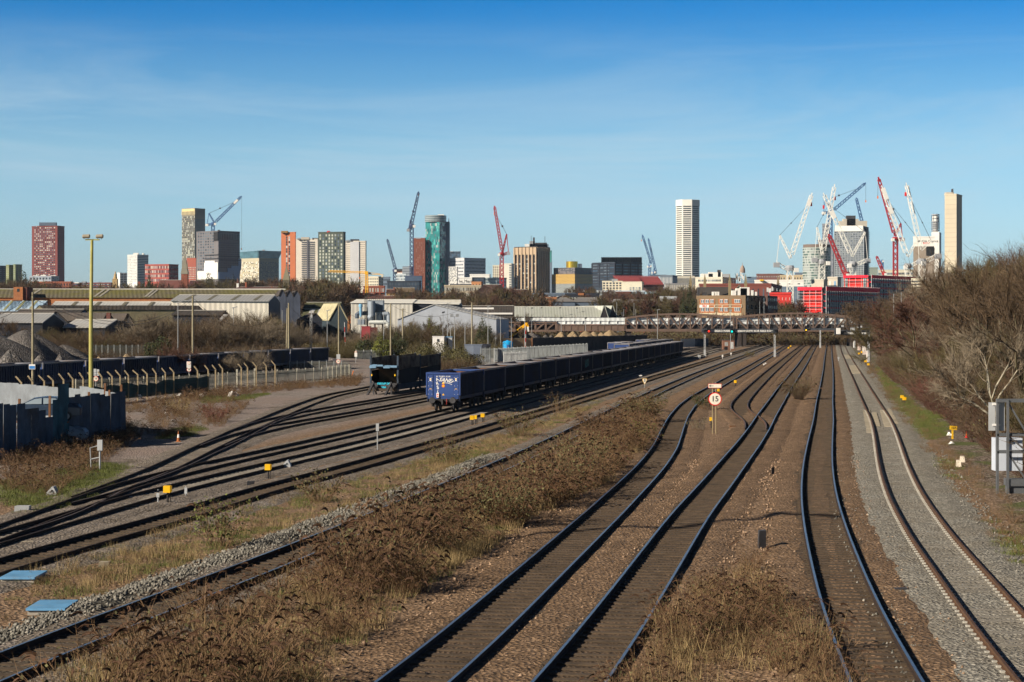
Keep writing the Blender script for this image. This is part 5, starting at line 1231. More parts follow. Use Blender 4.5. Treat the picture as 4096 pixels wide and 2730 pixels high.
for i, (cx, w, yt, mat, lab) in enumerate([(2128,190,1320,H_GREY,'broad grey stone heap above the light timber wall'),(2182,95,1330,H_GREY,'small grey heap between the broad grey heap and the tan heaps'),(2205,70,1331,H_GREY,'lowest grey heap against the first tan heap'),(2245,120,1317,H_TAN,'first tan sand heap beside the grey heaps'),(2292,120,1316,H_TAN,'second tan sand heap above the dark timber wall'),(2342,130,1314,H_TAN,'third tan sand heap with a steep crest'),(2375,110,1318,H_TAN,'fourth tan sand heap, low and long'),(2405,90,1322,H_TAN,'small tan heap before the largest tan heap'),(2440,150,1311,H_TAN,'largest tan sand heap at the far end of the timber wall')]):
 Y = 500+i*12; heap(lab, cx, 0, w, yt, mat, Y, .8, 20+i)
#  timber bins, tank, excavator, cabin, container
M_TIML = M('timber_light', (.42,.3,.17), .9, .3, .8, dirt=(.3,.2,.11)); M_TIMD = M('timber_dark', (.03,.029,.03), .9, .4, 1.5, dirt=(.06,.05,.045))
def bins():
 a, b = V((2128-CX)/FQ*480*V((1,0,0))) if False else V(((2128-CX)/FQ*480, 480, 0)), V(((2588-CX)/FQ*585, 585, 0))
 root = thing('timber_wall', 'long dark wall of upright sleepers holding the tan sand heaps', 'wall', a); u = (b-a).normalized(); L = (b-a).length; d = 0
 while d < L:
  m = MB(); e = min(L, d+4.0); q = d
  while q < e-.05:
   h = 3.6+R.uniform(-.12, .16); p = a+u*(q+.14); m.ob(p+V((0,0,h/2)), u*.135, V((u.y,-u.x,0))*(.1+R.uniform(0,.03)), (0,0,h/2)); q += .29
  m.part('sleeper_panel', M_TIMD, root); d += 4.0
 c = V(((2001-CX)/FQ*476, 476, 0)); root = thing('timber_wall', 'light timber plank wall of the storage bay behind the blue tank', 'wall', c)
 d = a-c;
 for i in range(12):
  m = MB(); z = .15+i*.3; m.ob(c+d*.5+V((0,R.uniform(-.02,.02),z)), d*.5, (0,.09,0), (0,0,.143)); m.part('plank', M_TIML, root)
 for f in (0, .37, .76, 1.0):
  m = MB(); m.beam(c+d*f+V((0,-.2,0)), c+d*f+V((0,-.2,3.75)), .25); m.part('post', M_RUST, root)
 c2 = V(((1915-CX)/FQ*488, 488, 0)); root = thing('block_wall', 'pale concrete block wall beside the blue tank', 'wall', c2); d = c+V((0,10,0))-c2
 for i in range(4):
  m = MB(); m.ob(c2+d*.5+V((0,0,.4+i*.8)), d*.5, (0,.3,0), (0,0,.395)); m.part('block_course', M('block_cream', (.62,.54,.4), .9, .15, 1.0), root)
bins()
t0 = V(((2031-CX)/FQ*440, 440, 0)); m = MB(); m.box(t0.x-1.5, t0.x+1.5, 438.8, 441.5, 0, .94); m.one('block_plinth', M_CONC, 'concrete block plinth under the bright blue water tank', 'plinth', loc=t0); root = thing('water_tank', 'bright blue plastic water tank with a domed top beside the light timber wall', 'tank', t0)
MT = M('tank_blue', (.01,.33,.68), .4, .1, .5); m = MB(); m.lathe([(1.15,0),(1.15,.5),(1.18,.55),(1.15,.6),(1.15,1.15),(1.18,1.2),(1.15,1.25),(1.15,2.15),(1.0,2.35),(.4,2.5)], t0+V((0,0,.85)), 24); m.part('tank_body', MT, root, smoothed=False)
m = MB(); m.lathe([(.3,2.5),(.3,2.62)], t0+V((0,0,.85)), 14); m.part('tank_lid', MT, root); m = MB(); m.box(t0.x-.25, t0.x+.25, t0.y-1.2, t0.y-1.17, 1.9, 2.5); m.part('tank_label', M('label_blue', (.05,.12,.3), .6, .1), root)
def excavator():
 Y = 487; k = Y/FQ; P = lambda x, y, d=0: V(((x-CX)*k, Y+d, CZ-(y-HY)*k)); root = thing('excavator', 'yellow material handler with its long boom raised over the grey heap', 'excavator', P(2020, HY)-V((0,0,CZ)))
 MY = M('machine_yellow', (.85,.42,.01), .4, .1, .5)
 m = MB(); pr = [P(2036,1349), P(2048,1350), P(2072,1329), P(2105,1305), P(2110,1297), P(2104,1290), P(2096,1297), P(2066,1321)]
 m.prism(pr, (0, .7, 0)); m.part('boom', MY, root); text('LIEBHERR', .62, P(2072,1324,-.05), 0, M_BLACK, root, tilt=.62, bold=.02)
 m = MB(); m.prism([P(2103,1291,.1), P(2110,1292,.1), P(2116,1308,.1), P(2108,1310,.1)], (0,.5,0)); m.part('stick', MY, root)
 m = MB(); m.prism([P(2107,1309,.05), P(2115,1307,.05), P(2116,1327,.05), P(2111,1328,.05)], (0,.5,0)); m.part('stick_cover', M_WHITE, root)
 m = MB(); m.box(P(2005,0).x, P(2048,0).x, Y-.8, Y+1.8, 1.3, 3.4); m.part('cab_body', MY, root); m = MB(); m.box(P(2012,0).x, P(2024,0).x, Y-.9, Y-.81, 2.2, 3.2); m.part('cab_window', G_CAR, root)
 m = MB(); m.box(P(2000,0).x, P(2052,0).x, Y-1.0, Y-.4, .1, 1.1); m.box(P(2000,0).x, P(2052,0).x, Y+1.4, Y+2.0, .1, 1.1); m.part('track_shoe', M_UNDER, root)
 m = MB()
 for x in (1986, 1994, 2004, 2016): m.beam(P(x,1337), P(x,1347), .07)
 for y in (1337, 1342, 1347): m.beam(P(1986,y), P(2016,y), .07)
 m.part('guard_rail', M_GALV, root)
excavator()
def blockbox(name, label, cat, x0, x1, yt, Y, d, mat, roofm=None, parts=(), z0=0.0):
 k = Y/FQ; X = lambda x: (x-CX)*k; Z = lambda y: CZ-(y-HY)*k; root = thing(name, label, cat, (X(x0), Y, z0)); m = MB(); m.box(X(x0), X(x1), Y, Y+d, z0-.1, Z(yt)); m.part('body', mat, root)
 m = MB(); m.box(X(x0)-.08, X(x1)+.08, Y-.08, Y+d+.08, Z(yt), Z(yt)+.12); m.part('roof', roofm or mat, root)
 for (nm, a, b, c, e, mt) in parts: m = MB(); m.box(X(a), X(b), Y-.05, Y+.03, Z(e), Z(c)); m.part(nm, mt, root)
 return root
blockbox('site_cabin', 'white site cabin with a small window behind the olive bush', 'cabin', 1730, 1776, 1348, 395, 3, M_WHITE, M_WHITE, [('window',1748,1757,1357,1368,G_CAR)])
blockbox('site_cabin', 'pale grey cabin with a blue roof beside the white cabin', 'cabin', 1778, 1808, 1350, 398, 3, M_GREYP, M_SKYB, [('door',1786,1793,1354,1384,M_STEELDK)])
blockbox('shipping_container', 'grey blue shipping container behind the olive bush', 'container', 1858, 1928, 1381, 362, 2.6, M('container_grey', (.16,.19,.24), .6, .2, .6), None, [('door',1894,1926,1383,1420,M('container_door',(.12,.145,.19),.6,.2))])
blockbox('shipping_container', 'dark container standing just beyond the grey blue one', 'container', 1930, 1962, 1380, 372, 2.6, M('container_dark', (.035,.04,.055), .6, .2, .6), None, [('door',1945,1961,1383,1420,M_BLACK)])
blockbox('shipping_container', 'dull red container at the foot of the process plant', 'container', 1446, 1480, 1308, 430, 3, M('container_red', (.3,.05,.055), .7, .2, .6), None, [('side_panel',1480,1511,1310,1350,M('container_red_dark',(.1,.025,.025),.8,.2))])
blockbox('brick_hut', 'small brick trackside hut covered in graffiti near the bridge pier', 'hut', 2892, 2938, 1362, 525, 3, brick('hut_brick', (.2,.1,.065)), M_STEELDK, [('door',2922,2934,1369,1396,M('door_graffiti', (.45,.46,.44), .7, .6, 4.0)),('window',2899,2912,1370,1384,M('shutter_graffiti', (.3,.31,.3), .7, .8, 5.0)),('doorway',2897,2910,1388,1400,M_BLACK)])
def redstop():
 k = 660/FQ; c = W(2854, HY, 660); c.z = 0; root = thing('buffer_stop', 'red painted buffer stop at the end of a siding under the bridge', 'buffer stop', c); Z = lambda y: CZ-(y-HY)*k
 m = MB(); m.box(c.x-1.15, c.x+1.15, 659.8, 660.1, Z(1370), Z(1361.5)); m.part('buffer_beam', M_RED, root)
 for x in (-.9, .9): m = MB(); m.beam((c.x+x, 660.2, 0), (c.x+x, 660.2, Z(1364)), .2); m.beam((c.x+x, 661.4, 0), (c.x+x, 660.3, Z(1368)), .16); m.part('brace', M_RED, root)
redstop()
k = 596/FQ; a, b = V(((2716-CX)*k, 590, 0)), V(((2780-CX)*k, 596, 0)); corr(a, b, 0, 2.4, 18, .1).one('corrugated_screen', M_GALV, 'pale corrugated screen at the far end of the wagon rows', 'fence', loc=a)
corr(b, b+V((5.4,14,0)), 0, 2.4, 8, .1).one('corrugated_screen', M_CORB, 'shaded dark corrugated screen running on from the pale one', 'fence', loc=b)
for (x0, x1, Y, lab) in [(3124,3180,740,'white van parked behind the fence seen under the right truss'),(3000,3040,730,'pale blue van parked in shade under the bridge')]:
 k = Y/FQ; X = lambda x: (x-CX)*k; root = thing('parked_van', lab, 'van', (X(x0), Y, ground_z(0, Y))); z = ground_z(0, Y)+2.6; m = MB(); w = X(x1)-X(x0)
 m.prism([(X(x0), Y, z), (X(x1), Y, z), (X(x1), Y, z+1.2), (X(x1)-w*.08, Y, z+2.0), (X(x0)+w*.25, Y, z+2.2), (X(x0)+w*.06, Y, z+1.9), (X(x0), Y, z+1.1)], (0, 2, 0)); m.part('body', M_WHITE if 'white' in lab else M_SKYB, root)
 for f in (.2, .8): m = MB(); m.tube([(X(x0)+w*f, Y-.05, z), (X(x0)+w*f, Y+.2, z)], .4, 12); m.part('wheel', M_BLACK, root)
 m = MB(); m.box(X(x0)+w*.06, X(x0)+w*.2, Y-.03, Y+.02, z+1.2, z+1.8); m.part('side_window', G_CAR, root)
#  poles and lamps
M_WOOD = M('pole_wood', (.27,.235,.15), .9, .25, 2.0); M_POLEY = M('pole_yellow', (.36,.33,.09), .7, .2, 1.0, dirt=(.4,.37,.2))
def lamp_big():
 Y = 168; k = Y/FQ; P = lambda x, y, d=0: V(((x-CX)*k, Y+d, CZ-(y-HY)*k)); b = P(364, HY); b.z = 0
 root = thing('lamp_post', 'tall mustard yellow lamp post with two floodlights on a crossbar', 'lamp post', b)
 m = MB(); m.tube([b, P(363.5,1320), P(368,962)], [.19,.17,.12], 12); m.part('pole', M_POLEY, root)
 m = MB(); m.beam(P(341,960), P(399,960), .07, .1); m.part('crossbar', M_POLEY, root)
 for x0, x1 in ((331,361), (385,414)):
  m = MB(); m.tube([P(x0,947,-.1), P(x0+2,947,-.1), P(x1-2,946,-.1), P(x1,946,-.1)], [.12,.16,.17,.12], 12); m.beam(P((x0+x1)/2-8,948), P((x0+x1)/2-10,959), .04); m.beam(P((x0+x1)/2+8,948), P((x0+x1)/2+6,959), .04); m.part('floodlight', M('lamp_housing', (.3,.26,.19), .7, .2, 3.0), root)
lamp_big()
def pole(label, x, yt, Y, r=.15, lean=0.0, mat=None, extras=(), cat='pole', name='wooden_pole'):
 k = Y/FQ; b = V(((x-CX)*k, Y, ground_z((x-CX)*k, Y)-.2)); t = W(x+lean, yt, Y); root = thing(name, label, cat, b)
 m = MB(); m.tube([b, b.lerp(t, .5), t], [r*1.1, r, r*.85], 9); m.part('shaft', mat or M_WOOD, root)
 for (nm, x0, x1, y0, y1, mt) in extras:
  m = MB(); m.box((x0-CX)*k, (x1-CX)*k, Y-r-.06, Y-r-.02, CZ-(y1-HY)*k, CZ-(y0-HY)*k); m.part(nm, mt, root)
 return root, t
M_NOTB = M('notice_blue', (.03,.19,.5), .6, .15, 5.0); tops = {}
def notice(x0, x1, y0, y1): return [('notice', x0, x1, y0, y1, M_WHITE), ('notice_text', x0+1.5, x1-1.5, y0+(y1-y0)*.3, y1-2, M_NOTB)]
def npole(label, x, yt, Y, r, box=None, lean=0.0):
 root, t = pole(label, x, yt, Y, r, lean)
 if box:
  x0, x1, y0, y1 = box; k = Y/FQ
  m = MB(); m.box((x0-CX)*k, (x1-CX)*k, Y-r-.09, Y-r-.03, CZ-(y1-HY)*k, CZ-(y0-HY)*k); nb = m.part('notice', M_WHITE, root)
  m = MB(); m.box((x0+1.5-CX)*k, (x1-1.5-CX)*k, Y-r-.1, Y-r-.091, CZ-(y1-2-HY)*k, CZ-(y0+(y1-y0)*.32-HY)*k); m.part('blue_field', M_NOTB, nb)
 return t
tops[1] = npole('stout wooden pole with a blue and white notice in front of the grey heaps', 131, 1170, 188, .12, (118,143,1458,1478))
tops[2] = npole('wooden pole rising from bare trees before the white shed', 771, 1185, 300, .16)
tops[3] = npole('wooden pole with a blue notice before the dark triple gables', 1155, 1213, 316, .16, (1144,1162,1412,1426))
npole('leaning wooden pole beside the one with the blue notice', 1145, 1234, 330, .13, None, 4)
tops[4] = npole('wooden pole standing above a round 10 sign', 1355, 1219, 370, .15)
tops[5] = npole('wooden pole in front of the process plant ducts', 1562.6, 1215, 395, .15)
tops[7] = npole('wooden pole on the yard edge before the grey gabled shed', 1888, 1211, 390, .15)
r6, t6 = pole('wooden pole with a crossarm beside the bare tree clump', 1611, 1235, 410, .16); tops[6] = t6
m = MB(); m.beam(t6+V((-.6,0,-.25)), t6+V((.6,0,-.25)), .1, .12); m.beam(t6+V((-.25,0,-2.9)), t6+V((.45,0,-2.9)), .08); m.part('crossarm', M_WOOD, r6)
def wire(label, a, b, sag, parts=1):
 m = MB()
 for j in range(parts): m.tube([a.lerp(b, i/10)+V((0, 0, -.2-.35*j-sag*(1-(2*i/10-1)**2))) for i in range(11)], .022, 4)
 m.one('overhead_wire', M_BLACK, label, 'wire', loc=a)
wire('sagging wire pair from the notice pole to the pole before the white shed', tops[1], tops[2], 3.2, 2); wire('sagging wire between the white shed pole and the triple gable pole', tops[2], tops[3], 4.0, 1); wire('wire between the triple gable pole and the next wooden pole', tops[3], tops[4], 3.0, 1)
wire('wire from the duct pole to the pole on the yard edge', tops[5], tops[7], 2.5, 1); wire('short wire from the duct pole back to the pole above the 10 sign', tops[4], tops[5], 2.6, 1)
wire('wire running from the notice pole out beyond the picture edge', W(-250,1230,175), tops[1], 1.5, 2)
def lamp(label, x, yt, Y, kind='flat', r=.07, mat=M_GALV):
 root, t = pole(label, x, yt, Y, r, 0, mat, (), 'lamp post', 'lamp_post'); m = MB()
 if kind == 'flat': m.ob(t+V((.22,0,.02)), (.42,0,.1), (0,.3,0), (-.01,0,.06))
 elif kind == 'flood':
  for dx in (-.55, .55): m.ob(t+V((dx,-.1,.25)), (.3,.05,.04), (-.03,.18,0), (0,0,.3))
  m.beam(t+V((-.6,0,0)), t+V((.6,0,0)), .08)
 elif kind == 'hook': m.tube([t, t+V((0,0,.4)), t+V((.25,0,.6)), t+V((.5,0,.45)), t+V((.5,0,.2))], .06, 6); m.ob(t+V((.5,0,.05)), (.14,0,0), (0,.14,0), (0,0,.12))
 elif kind == 'dark': m.ob(t+V((.1,0,0)), (.3,0,.05), (0,.25,0), (0,0,.14))
 elif kind == 'cam': m.box(t.x-.2, t.x+.35, t.y-.12, t.y+.12, t.z-.05, t.z+.25)
 else: m.tube([t, t+V((0,0,.15))], .09, 6)
 m.part('lamp_head' if kind != 'plain' else 'cap', M_GALV if kind != 'dark' else M_BLACK, root)
for a in [('slim lamp post before the white shed, nearer its end',712,1210,330,'flat'),('slim lamp post before the middle of the white shed',934,1231,345,'flat'),('plain grey mast beside the two leaning wooden poles',1129,1245,355,'plain'),('slim lamp post before the mossy green roof',1309,1243,385,'flat'),('thin dark lamp post before the process plant',1535,1245,400,'dark'),
  ('tall lamp post before the grey gabled shed',1790,1215,420,'flat'),('dark headed lamp post before the grey gabled shed',1772,1250,430,'dark'),('short lamp post with twin floodlights beside the white cabin',1818,1268,395,'flood'),('white camera post at the yard edge',1860,1296,400,'cam'),('camera post just behind the white cabin',1803,1311,420,'cam'),
  ('tall lamp post nearest the light timber wall end',1952,1226,405,'flat'),('plain thin lamp post behind the grey container',2002.5,1273,430,'plain'),('thin lamp post with a yellow foot before the blue tank',2045.5,1275,425,'plain'),('tall lamp post rising past the excavator boom',2099,1229,440,'flat'),('dark headed lamp post before the bridge side truss',2127,1272,520,'dark'),('dark headed lamp post over the first tan heap',2245,1272,545,'dark'),('dark headed lamp post over the third tan heap',2342,1273,560,'dark'),
  ('lamp post behind the bridge, first from the dark gables',2007,1229,700,'dark'),('lamp post in front of the ribbed grey roof, second along it',2128,1233,680,'dark'),('lamp post in front of the ribbed grey roof, third along it',2165,1232,685,'dark'),('lamp post in front of the ribbed grey roof, fourth along it',2240,1232,690,'dark'),('lamp post in front of the ribbed grey roof, fifth along it',2307,1233,695,'dark'),('lamp post in front of the twin dark gables',2432,1235,690,'dark'),('tall thin lamp post behind the first arched span',2467,1212,720,'plain'),('pale lamp post beside the brick house behind the bridge',2495,1235,700,'dark'),('tall dark lamp post behind the first arched span end',2536,1214,740,'plain'),('pale lamp post between bare trees behind the bridge',2543,1234,705,'dark'),
  ('yellowish lamp post in front of the first arched span',2630,1240,520,'flat'),('yellowish lamp post in front of the join of the two arched spans',2922,1244,520,'cam'),('grey lamp post with a yellow base beside the dark brick side',3039,1208,700,'plain'),('shorter grey lamp post with yellow base beside the dark brick side',3056,1211,705,'cam'),
  ('thin straight mast standing alone between the converging tracks',3281,1322,590,'plain'),('dark street lamp above the far tree bank',3575,1171,420,'dark'),('dark street lamp above the tree bank, tallest',3605,1164,400,'dark'),('dark street lamp above the tree bank beside the red scaffolding',3655,1158,390,'dark'),('curved street lamp above the terraced house roofs',1421,1149,900,'hook'),('second curved street lamp above the terraced house roofs',1407,1166,900,'hook')]: lamp(*a)
def lattice_cam():
 Y = 375; k = Y/FQ; b = V(((1244-CX)*k, Y, 0)); root = thing('camera_mast', 'slender lattice camera mast with a hooked top by the bright palisade', 'mast', b); m = MB(); lattice_mast(m, b.x, b.y, 0, CZ-(1265-HY)*k, .18, .03, .5); m.part('lattice', M_GALV, root)
 t = W(1246, 1265, Y); m = MB(); m.tube([t, t+V((0,0,.9)), t+V((.2,0,1.15)), t+V((.45,0,1.0)), t+V((.45,0,.8))], .06, 6); m.box(t.x-.15, t.x+.2, Y-.2, Y+.1, t.z-.3, t.z+.25); m.part('camera_head', M_GREYP, root)
lattice_cam()
for (x0, yt, x1, yb, lab) in [(1378,1290,1383,1428,'thin red and white pole leaning behind the bright palisade'),(1471,1287,1466,1420,'thin red and white pole before the red container'),(1512,1296,1515,1400,'thick red and white pole with white plates before the process plant'),(1770,1331,1770,1385,'short red and white pole beside the white cabin'),(2103,1306,2103,1392,'thin red and white pole before the light timber wall'),(1414,1484,1408,1504,'short orange stake leaning at the fence end near the burnt wagon'),(265,1434,262,1510,'white pole with a small plate before the dark wagons'),(647,1490,647,1515,'short white and red stake before the dark wagons')]:
 Y = G(x1, yb).y; Y = min(Y, 470); a, b = W(x1, yb, Y), W(x0, yt, Y); a.z = 0; root = thing('banded_pole', lab, 'pole', a); n = 7
 for i in range(n):
  m = MB(); m.tube([a.lerp(b, i/n), a.lerp(b, (i+1)/n)], .06, 6); m.part('band', M_ORANGE if 'orange' in lab else M_RED if i % 2 and 'white pole with' not in lab else M_WHITE, root)
#  sheds
def shed(label, x0, x1, yr, ye, Y, D, roof, wall, lights=None, hip0=0.0, hip1=0.0, yr1=None, ye1=None, base=None, cat='warehouse', gable=None):
 k = Y/FQ; k2 = (Y+D/2)/FQ; yr1 = yr if yr1 is None else yr1; ye1 = ye if ye1 is None else ye1; X = lambda x, kk=k: (x-CX)*kk
 z0e, z1e, z0r, z1r = CZ-(ye-HY)*k, CZ-(ye1-HY)*k, CZ-(yr-HY)*k2, CZ-(yr1-HY)*k2; a, b = X(x0), X(x1); zb = ground_z(a, Y)-.5 if base is None else base
 root = thing('industrial_shed', label, cat, (a, Y, zb)); ra, rb = a+hip0, b-hip1
 m = MB(); m.add([(a,Y,zb),(b,Y,zb),(b,Y,z1e),(a,Y,z0e),(a,Y+D,zb),(b,Y+D,zb),(b,Y+D,z1e),(a,Y+D,z0e),(ra,Y+D/2,z0r),(rb,Y+D/2,z1r)], [(0,1,2,3),(5,4,7,6)], 0)
 m.add([m.v[i] for i in (0,3,8,7,4)], [(0,1,2,3,4)], 1); m.add([m.v[i] for i in (1,5,6,9,2)], [(0,1,2,3,4)], 1); m.part('wall', [wall, gable or wall], root)
 t = .18; o = .35; r = MB()
 def slope(p, q, r_, s_, mi=0, up=.0):
  n = (V(q)-V(p)).cross(V(s_)-V(p)).normalized(); n = n if n.z > 0 else -n; r.prism([V(v)+n*(up+.01) for v in (p, q, r_, s_)], n*t, mi)
 fs = (z0r-z0e)/(D/2); fs1 = (z1r-z1e)/(D/2)
 slope((a-o*.5,Y-o,z0e-fs*o), (b+o*.5,Y-o,z1e-fs1*o), (rb+o*.5,Y+D/2,z1r), (ra-o*.5,Y+D/2,z0r)); slope((b,Y+D+o,z1e-fs1*o), (a,Y+D+o,z0e-fs*o), (ra,Y+D/2,z0r), (rb,Y+D/2,z1r)); rf = r.part('roof', roof, root)
 if lights:
  mat, xs, w = lights; n_ = V((0, -(z0r-z0e), D/2)).normalized()
  for xx in xs:
   q = MB(); f0, f1 = .04, .97; xa, xb = X(xx), X(xx+w); za = lambda f: z0e+(z0r-z0e)*f+ (z1e-z0e)*((xa-a)/(b-a))
   sh = (k2-k)*(xx-CX)
   q.prism([V((xa, Y+D/2*f0, za(f0)))+n_*.22, V((xb, Y+D/2*f0, za(f0)))+n_*.22, V((xb+w*k*.45, Y+D/2*f1, za(f1)))+n_*.22, V((xa+w*k*.45, Y+D/2*f1, za(f1)))+n_*.22], n_*.03); q.part('roof_light', mat, rf)
 q = MB(); q.box(min(ra,rb)-.1, max(ra,rb)+.1, Y+D/2-.22, Y+D/2+.22, min(z0r,z1r)+.06, max(z0r,z1r)+.26); q.part('ridge', M('ridge_pale', (.45,.43,.38), .8, .2, 1.0), rf)
 return root
R_MOSS = ribbed('roof_moss', (.15,.13,.085), 1.1, .2, .5, .9, dirt=(.13,.12,.03), dscale=.08); R_GREY = ribbed('roof_grey', (.36,.36,.35), .7, .0, .72, .55, dirt=(.3,.3,.29)); R_LIGHT = ribbed('roof_light', (.46,.46,.44), .8, .0, .75, .6, dirt=(.4,.38,.34)); R_BLUE = ribbed('roof_blue', (.3,.44,.58), .8, .3, .6, .5, dirt=(.4,.5,.58)); R_DARK = ribbed('roof_dark', (.05,.045,.04), .8, 0., .6, .9, dirt=(.075,.06,.05)); R_GREEN = ribbed('roof_green', (.07,.075,.03), 1.0, 0., .7, .95, dirt=(.12,.11,.06)); R_PALE = ribbed('roof_pale', (.42,.43,.38), 1.0, 0., .82, .6, dirt=(.36,.38,.31), dscale=.06)
W_WHITE = ribbed('wall_white', (.68,.64,.53), 1.1, 0., .86, .7, dirt=(.62,.57,.47), wide=.25); W_DARK = M('wall_dark', (.018,.022,.032), .8, .3, .4); W_SLATE = M('wall_slate', (.05,.06,.085), .8, .25, .4); B_ORNG = brick('brick_orange', (.36,.14,.055), dirt=(.22,.1,.05)); B_RED = brick('brick_red', (.26,.085,.05)); B_DKRED = brick('brick_dark_red', (.13,.05,.038)); SKYL = M('roof_light_dark', (.15,.14,.105), .7, .3, 1.0)
shed('very long brick warehouse with a mossy ribbed roof behind all the sheds', -420, 1118, 1159, 1191, 530, 26, R_MOSS, B_ORNG, (M('patch_pale', (.3,.28,.23), .8, .2), (110,372,392,575,590), 9), yr1=1163, ye1=1193)
m = MB(); k = 526/FQ; m.box((54-CX)*k, (91-CX)*k, 526, 533, 0, CZ-(1149-HY)*k); rt = thing('brick_tower', 'square brick lift tower poking through the long mossy roof', 'tower', ((54-CX)*k, 526, 0)); m.part('wall', B_ORNG, rt); m = MB(); m.box((68-CX)*k, (78-CX)*k, 525.95, 526.1, CZ-(1168-HY)*k, CZ-(1156-HY)*k); m.part('window', G_CAR, rt); m = MB(); m.box((92.1-CX)*k, (106-CX)*k, 526.5, 533, 0, CZ-(1150-HY)*k); m.part('side_wing', B_DKRED, rt)
for j in range(4): shed(['first','second','third','fourth'][j]+' blue ribbed north light roof bay at the picture edge', -60+j*50, -12+j*50, 1207, 1247, 455, 14, R_BLUE, M_GREYP, (M('patch_olive', (.25,.25,.13), .7, .2), (-40+j*50,), 10), hip0=-1.2, hip1=-1.2)
shed('long pale ribbed shed with dark roof lights in front of the brick warehouse', 190, 690, 1210, 1243, 470, 17, R_LIGHT, M_GREYP, (SKYL, (262,356,465,572,660), 16), yr1=1214, ye1=1245)
shed('tall white sheeted shed with a grey roof and bare trees in front', 686, 1074, 1183, 1205, 430, 22, R_GREY, W_WHITE, (SKYL, (735,825,920,1010), 14), yr1=1184, ye1=1207, gable=W_SLATE)
def gabled(label, x0, x1, xa, ya, ye, Y, back, roof, wall, yb=None, chim=None, cat='building'):
 k = Y/FQ; X = lambda x: (x-CX)*k; Z = lambda y: CZ-(y-HY)*k; zb = ground_z(X(x0), Y)-.5; root = thing('gabled_building', label, cat, (X(x0), Y, zb)); bk = V(back)
 p = [V((X(x0),Y,zb)), V((X(x1),Y,zb)), V((X(x1),Y,Z(ye))), V((X(xa),Y,Z(ya))), V((X(x0),Y,Z(ye)))]
 m = MB(); m.prism(p, bk); m.part('wall', wall, root); m = MB()
 for a, b in ((4, 3), (2, 3)):
  q = [p[a]-bk.normalized()*.2, p[b]-bk.normalized()*.2, p[b]+bk, p[a]+bk]; n = (q[1]-q[0]).cross(q[3]-q[0]).normalized(); n = n if n.z > 0 else -n; m.prism([v+n*.02 for v in q], n*.2)
 m.part('roof', roof, root); return root
for i, (x0, x1, xa) in enumerate([(1116,1145,1129),(1144,1173,1158),(1172,1201,1186)]): gabled(['first','second','third'][i]+' of three tall dark slate gables at the end of the white shed', x0, x1, xa, 1160+i*2, 1186, 476, (-4, 26, 0), R_DARK, W_SLATE)
gabled('dark monitor roofed shed with pale side boards before the pale ribbed shed', 140, 180, 160, 1223, 1241, 420, (32, 9, 0), R_DARK, M('board_weathered', (.22,.19,.11), .9, .3, 1.0))
shed('dark sooty roofed shed below the monitor roof', 60, 315, 1241, 1257, 412, 10, R_DARK, M('pale_blue_board', (.12,.17,.23), .8, .2))
gabled('large dark gabled workshop half hidden by the grey heap', 150, 290, 222, 1248, 1312, 395, (-30, 16, 0), R_DARK, W_DARK)
shed('lean to with a pale sheet roof in front of the dark workshop', 255, 420, 1282, 1312, 380, 22, R_LIGHT, W_DARK, hip1=0)
shed('low grey sheet roof at the picture edge behind the heaps', -40, 170, 1258, 1292, 370, 18, R_GREY, W_DARK)
gabled('dark slate gable with a brick chimney between the lean to and the bare trees', 396, 474, 430, 1253, 1308, 392, (-18, 14, 0), R_DARK, W_DARK); m = MB(); k = 391.5/FQ; m.box((428-CX)*k, (444-CX)*k, 390.8, 391.8, 6, CZ-(1252-HY)*k); m.one('brick_chimney', B_DKRED, 'square brick chimney stack on the dark slate gable', 'chimney')
gabled('second dark slate gable behind bare branches beside the chimney gable', 486, 536, 510, 1256, 1306, 394, (-16, 14, 0), R_DARK, W_DARK)
shed('olive and pale patched roof strip below the pale ribbed shed', 310, 690, 1243, 1256, 452, 12, ribbed('roof_olive', (.19,.18,.12), .9, 0., .7, .9, dirt=(.1,.09,.07)), W_DARK)
gabled('small blue grey gable under the white shed wall', 884, 940, 912, 1261, 1290, 405, (-3, 12, 0), R_GREY, W_DARK); shed('low dark shed roof among trees below the white shed', 690, 885, 1246, 1262, 412, 12, R_DARK, W_DARK)
shed('mossy green roof with a pale lower band beside the slate gables', 1213, 1352, 1213, 1234, 500, 18, R_GREEN, W_DARK); shed('lower mossy green roof before the other green roof', 1200, 1340, 1240, 1296, 468, 22, R_GREEN, W_DARK, (R_LIGHT, (1215,1250,1285,1310), 20)); gabled('dark open gable under the lower mossy roof', 1213, 1288, 1263, 1256, 1284, 440, (-3, 14, 0), R_DARK, W_DARK)
gabled('tall dark triangular gable with cream edging before the process plant', 1316, 1390, 1354, 1216, 1285, 455, (-4, 8, 0), M('cream_edge', (.4,.36,.22), .8, .3, 1.0), M('gable_teal', (.03,.045,.055), .8, .2, .5))
shed('white roofed distribution shed with a dark open end behind the process plant', 1404, 1650, 1202, 1213, 560, 40, M('roof_white', (.72,.7,.62), .6, .08, .3), ribbed('wall_cream', (.55,.53,.46), 1.2, 0., .85, .7), yr1=1201, ye1=1214)
shed('white canopy roof running on from the distribution shed', 1650, 1835, 1203, 1214, 562, 40, MATS['roof_white'], W_DARK, yr1=1214, ye1=1219)
gabled('broad shallow grey gabled shed behind the yard poles', 1590, 1985, 1736, 1221, 1280, 480, (3, 30, 0), R_LIGHT, M('gable_greyblue', (.4,.43,.47), .7, .1, .5))
shed('black flat roofed shed with white roof edges', 1800, 2055, 1226, 1274, 600, 40, R_DARK, W_DARK, (M_GREYP, (), 8))
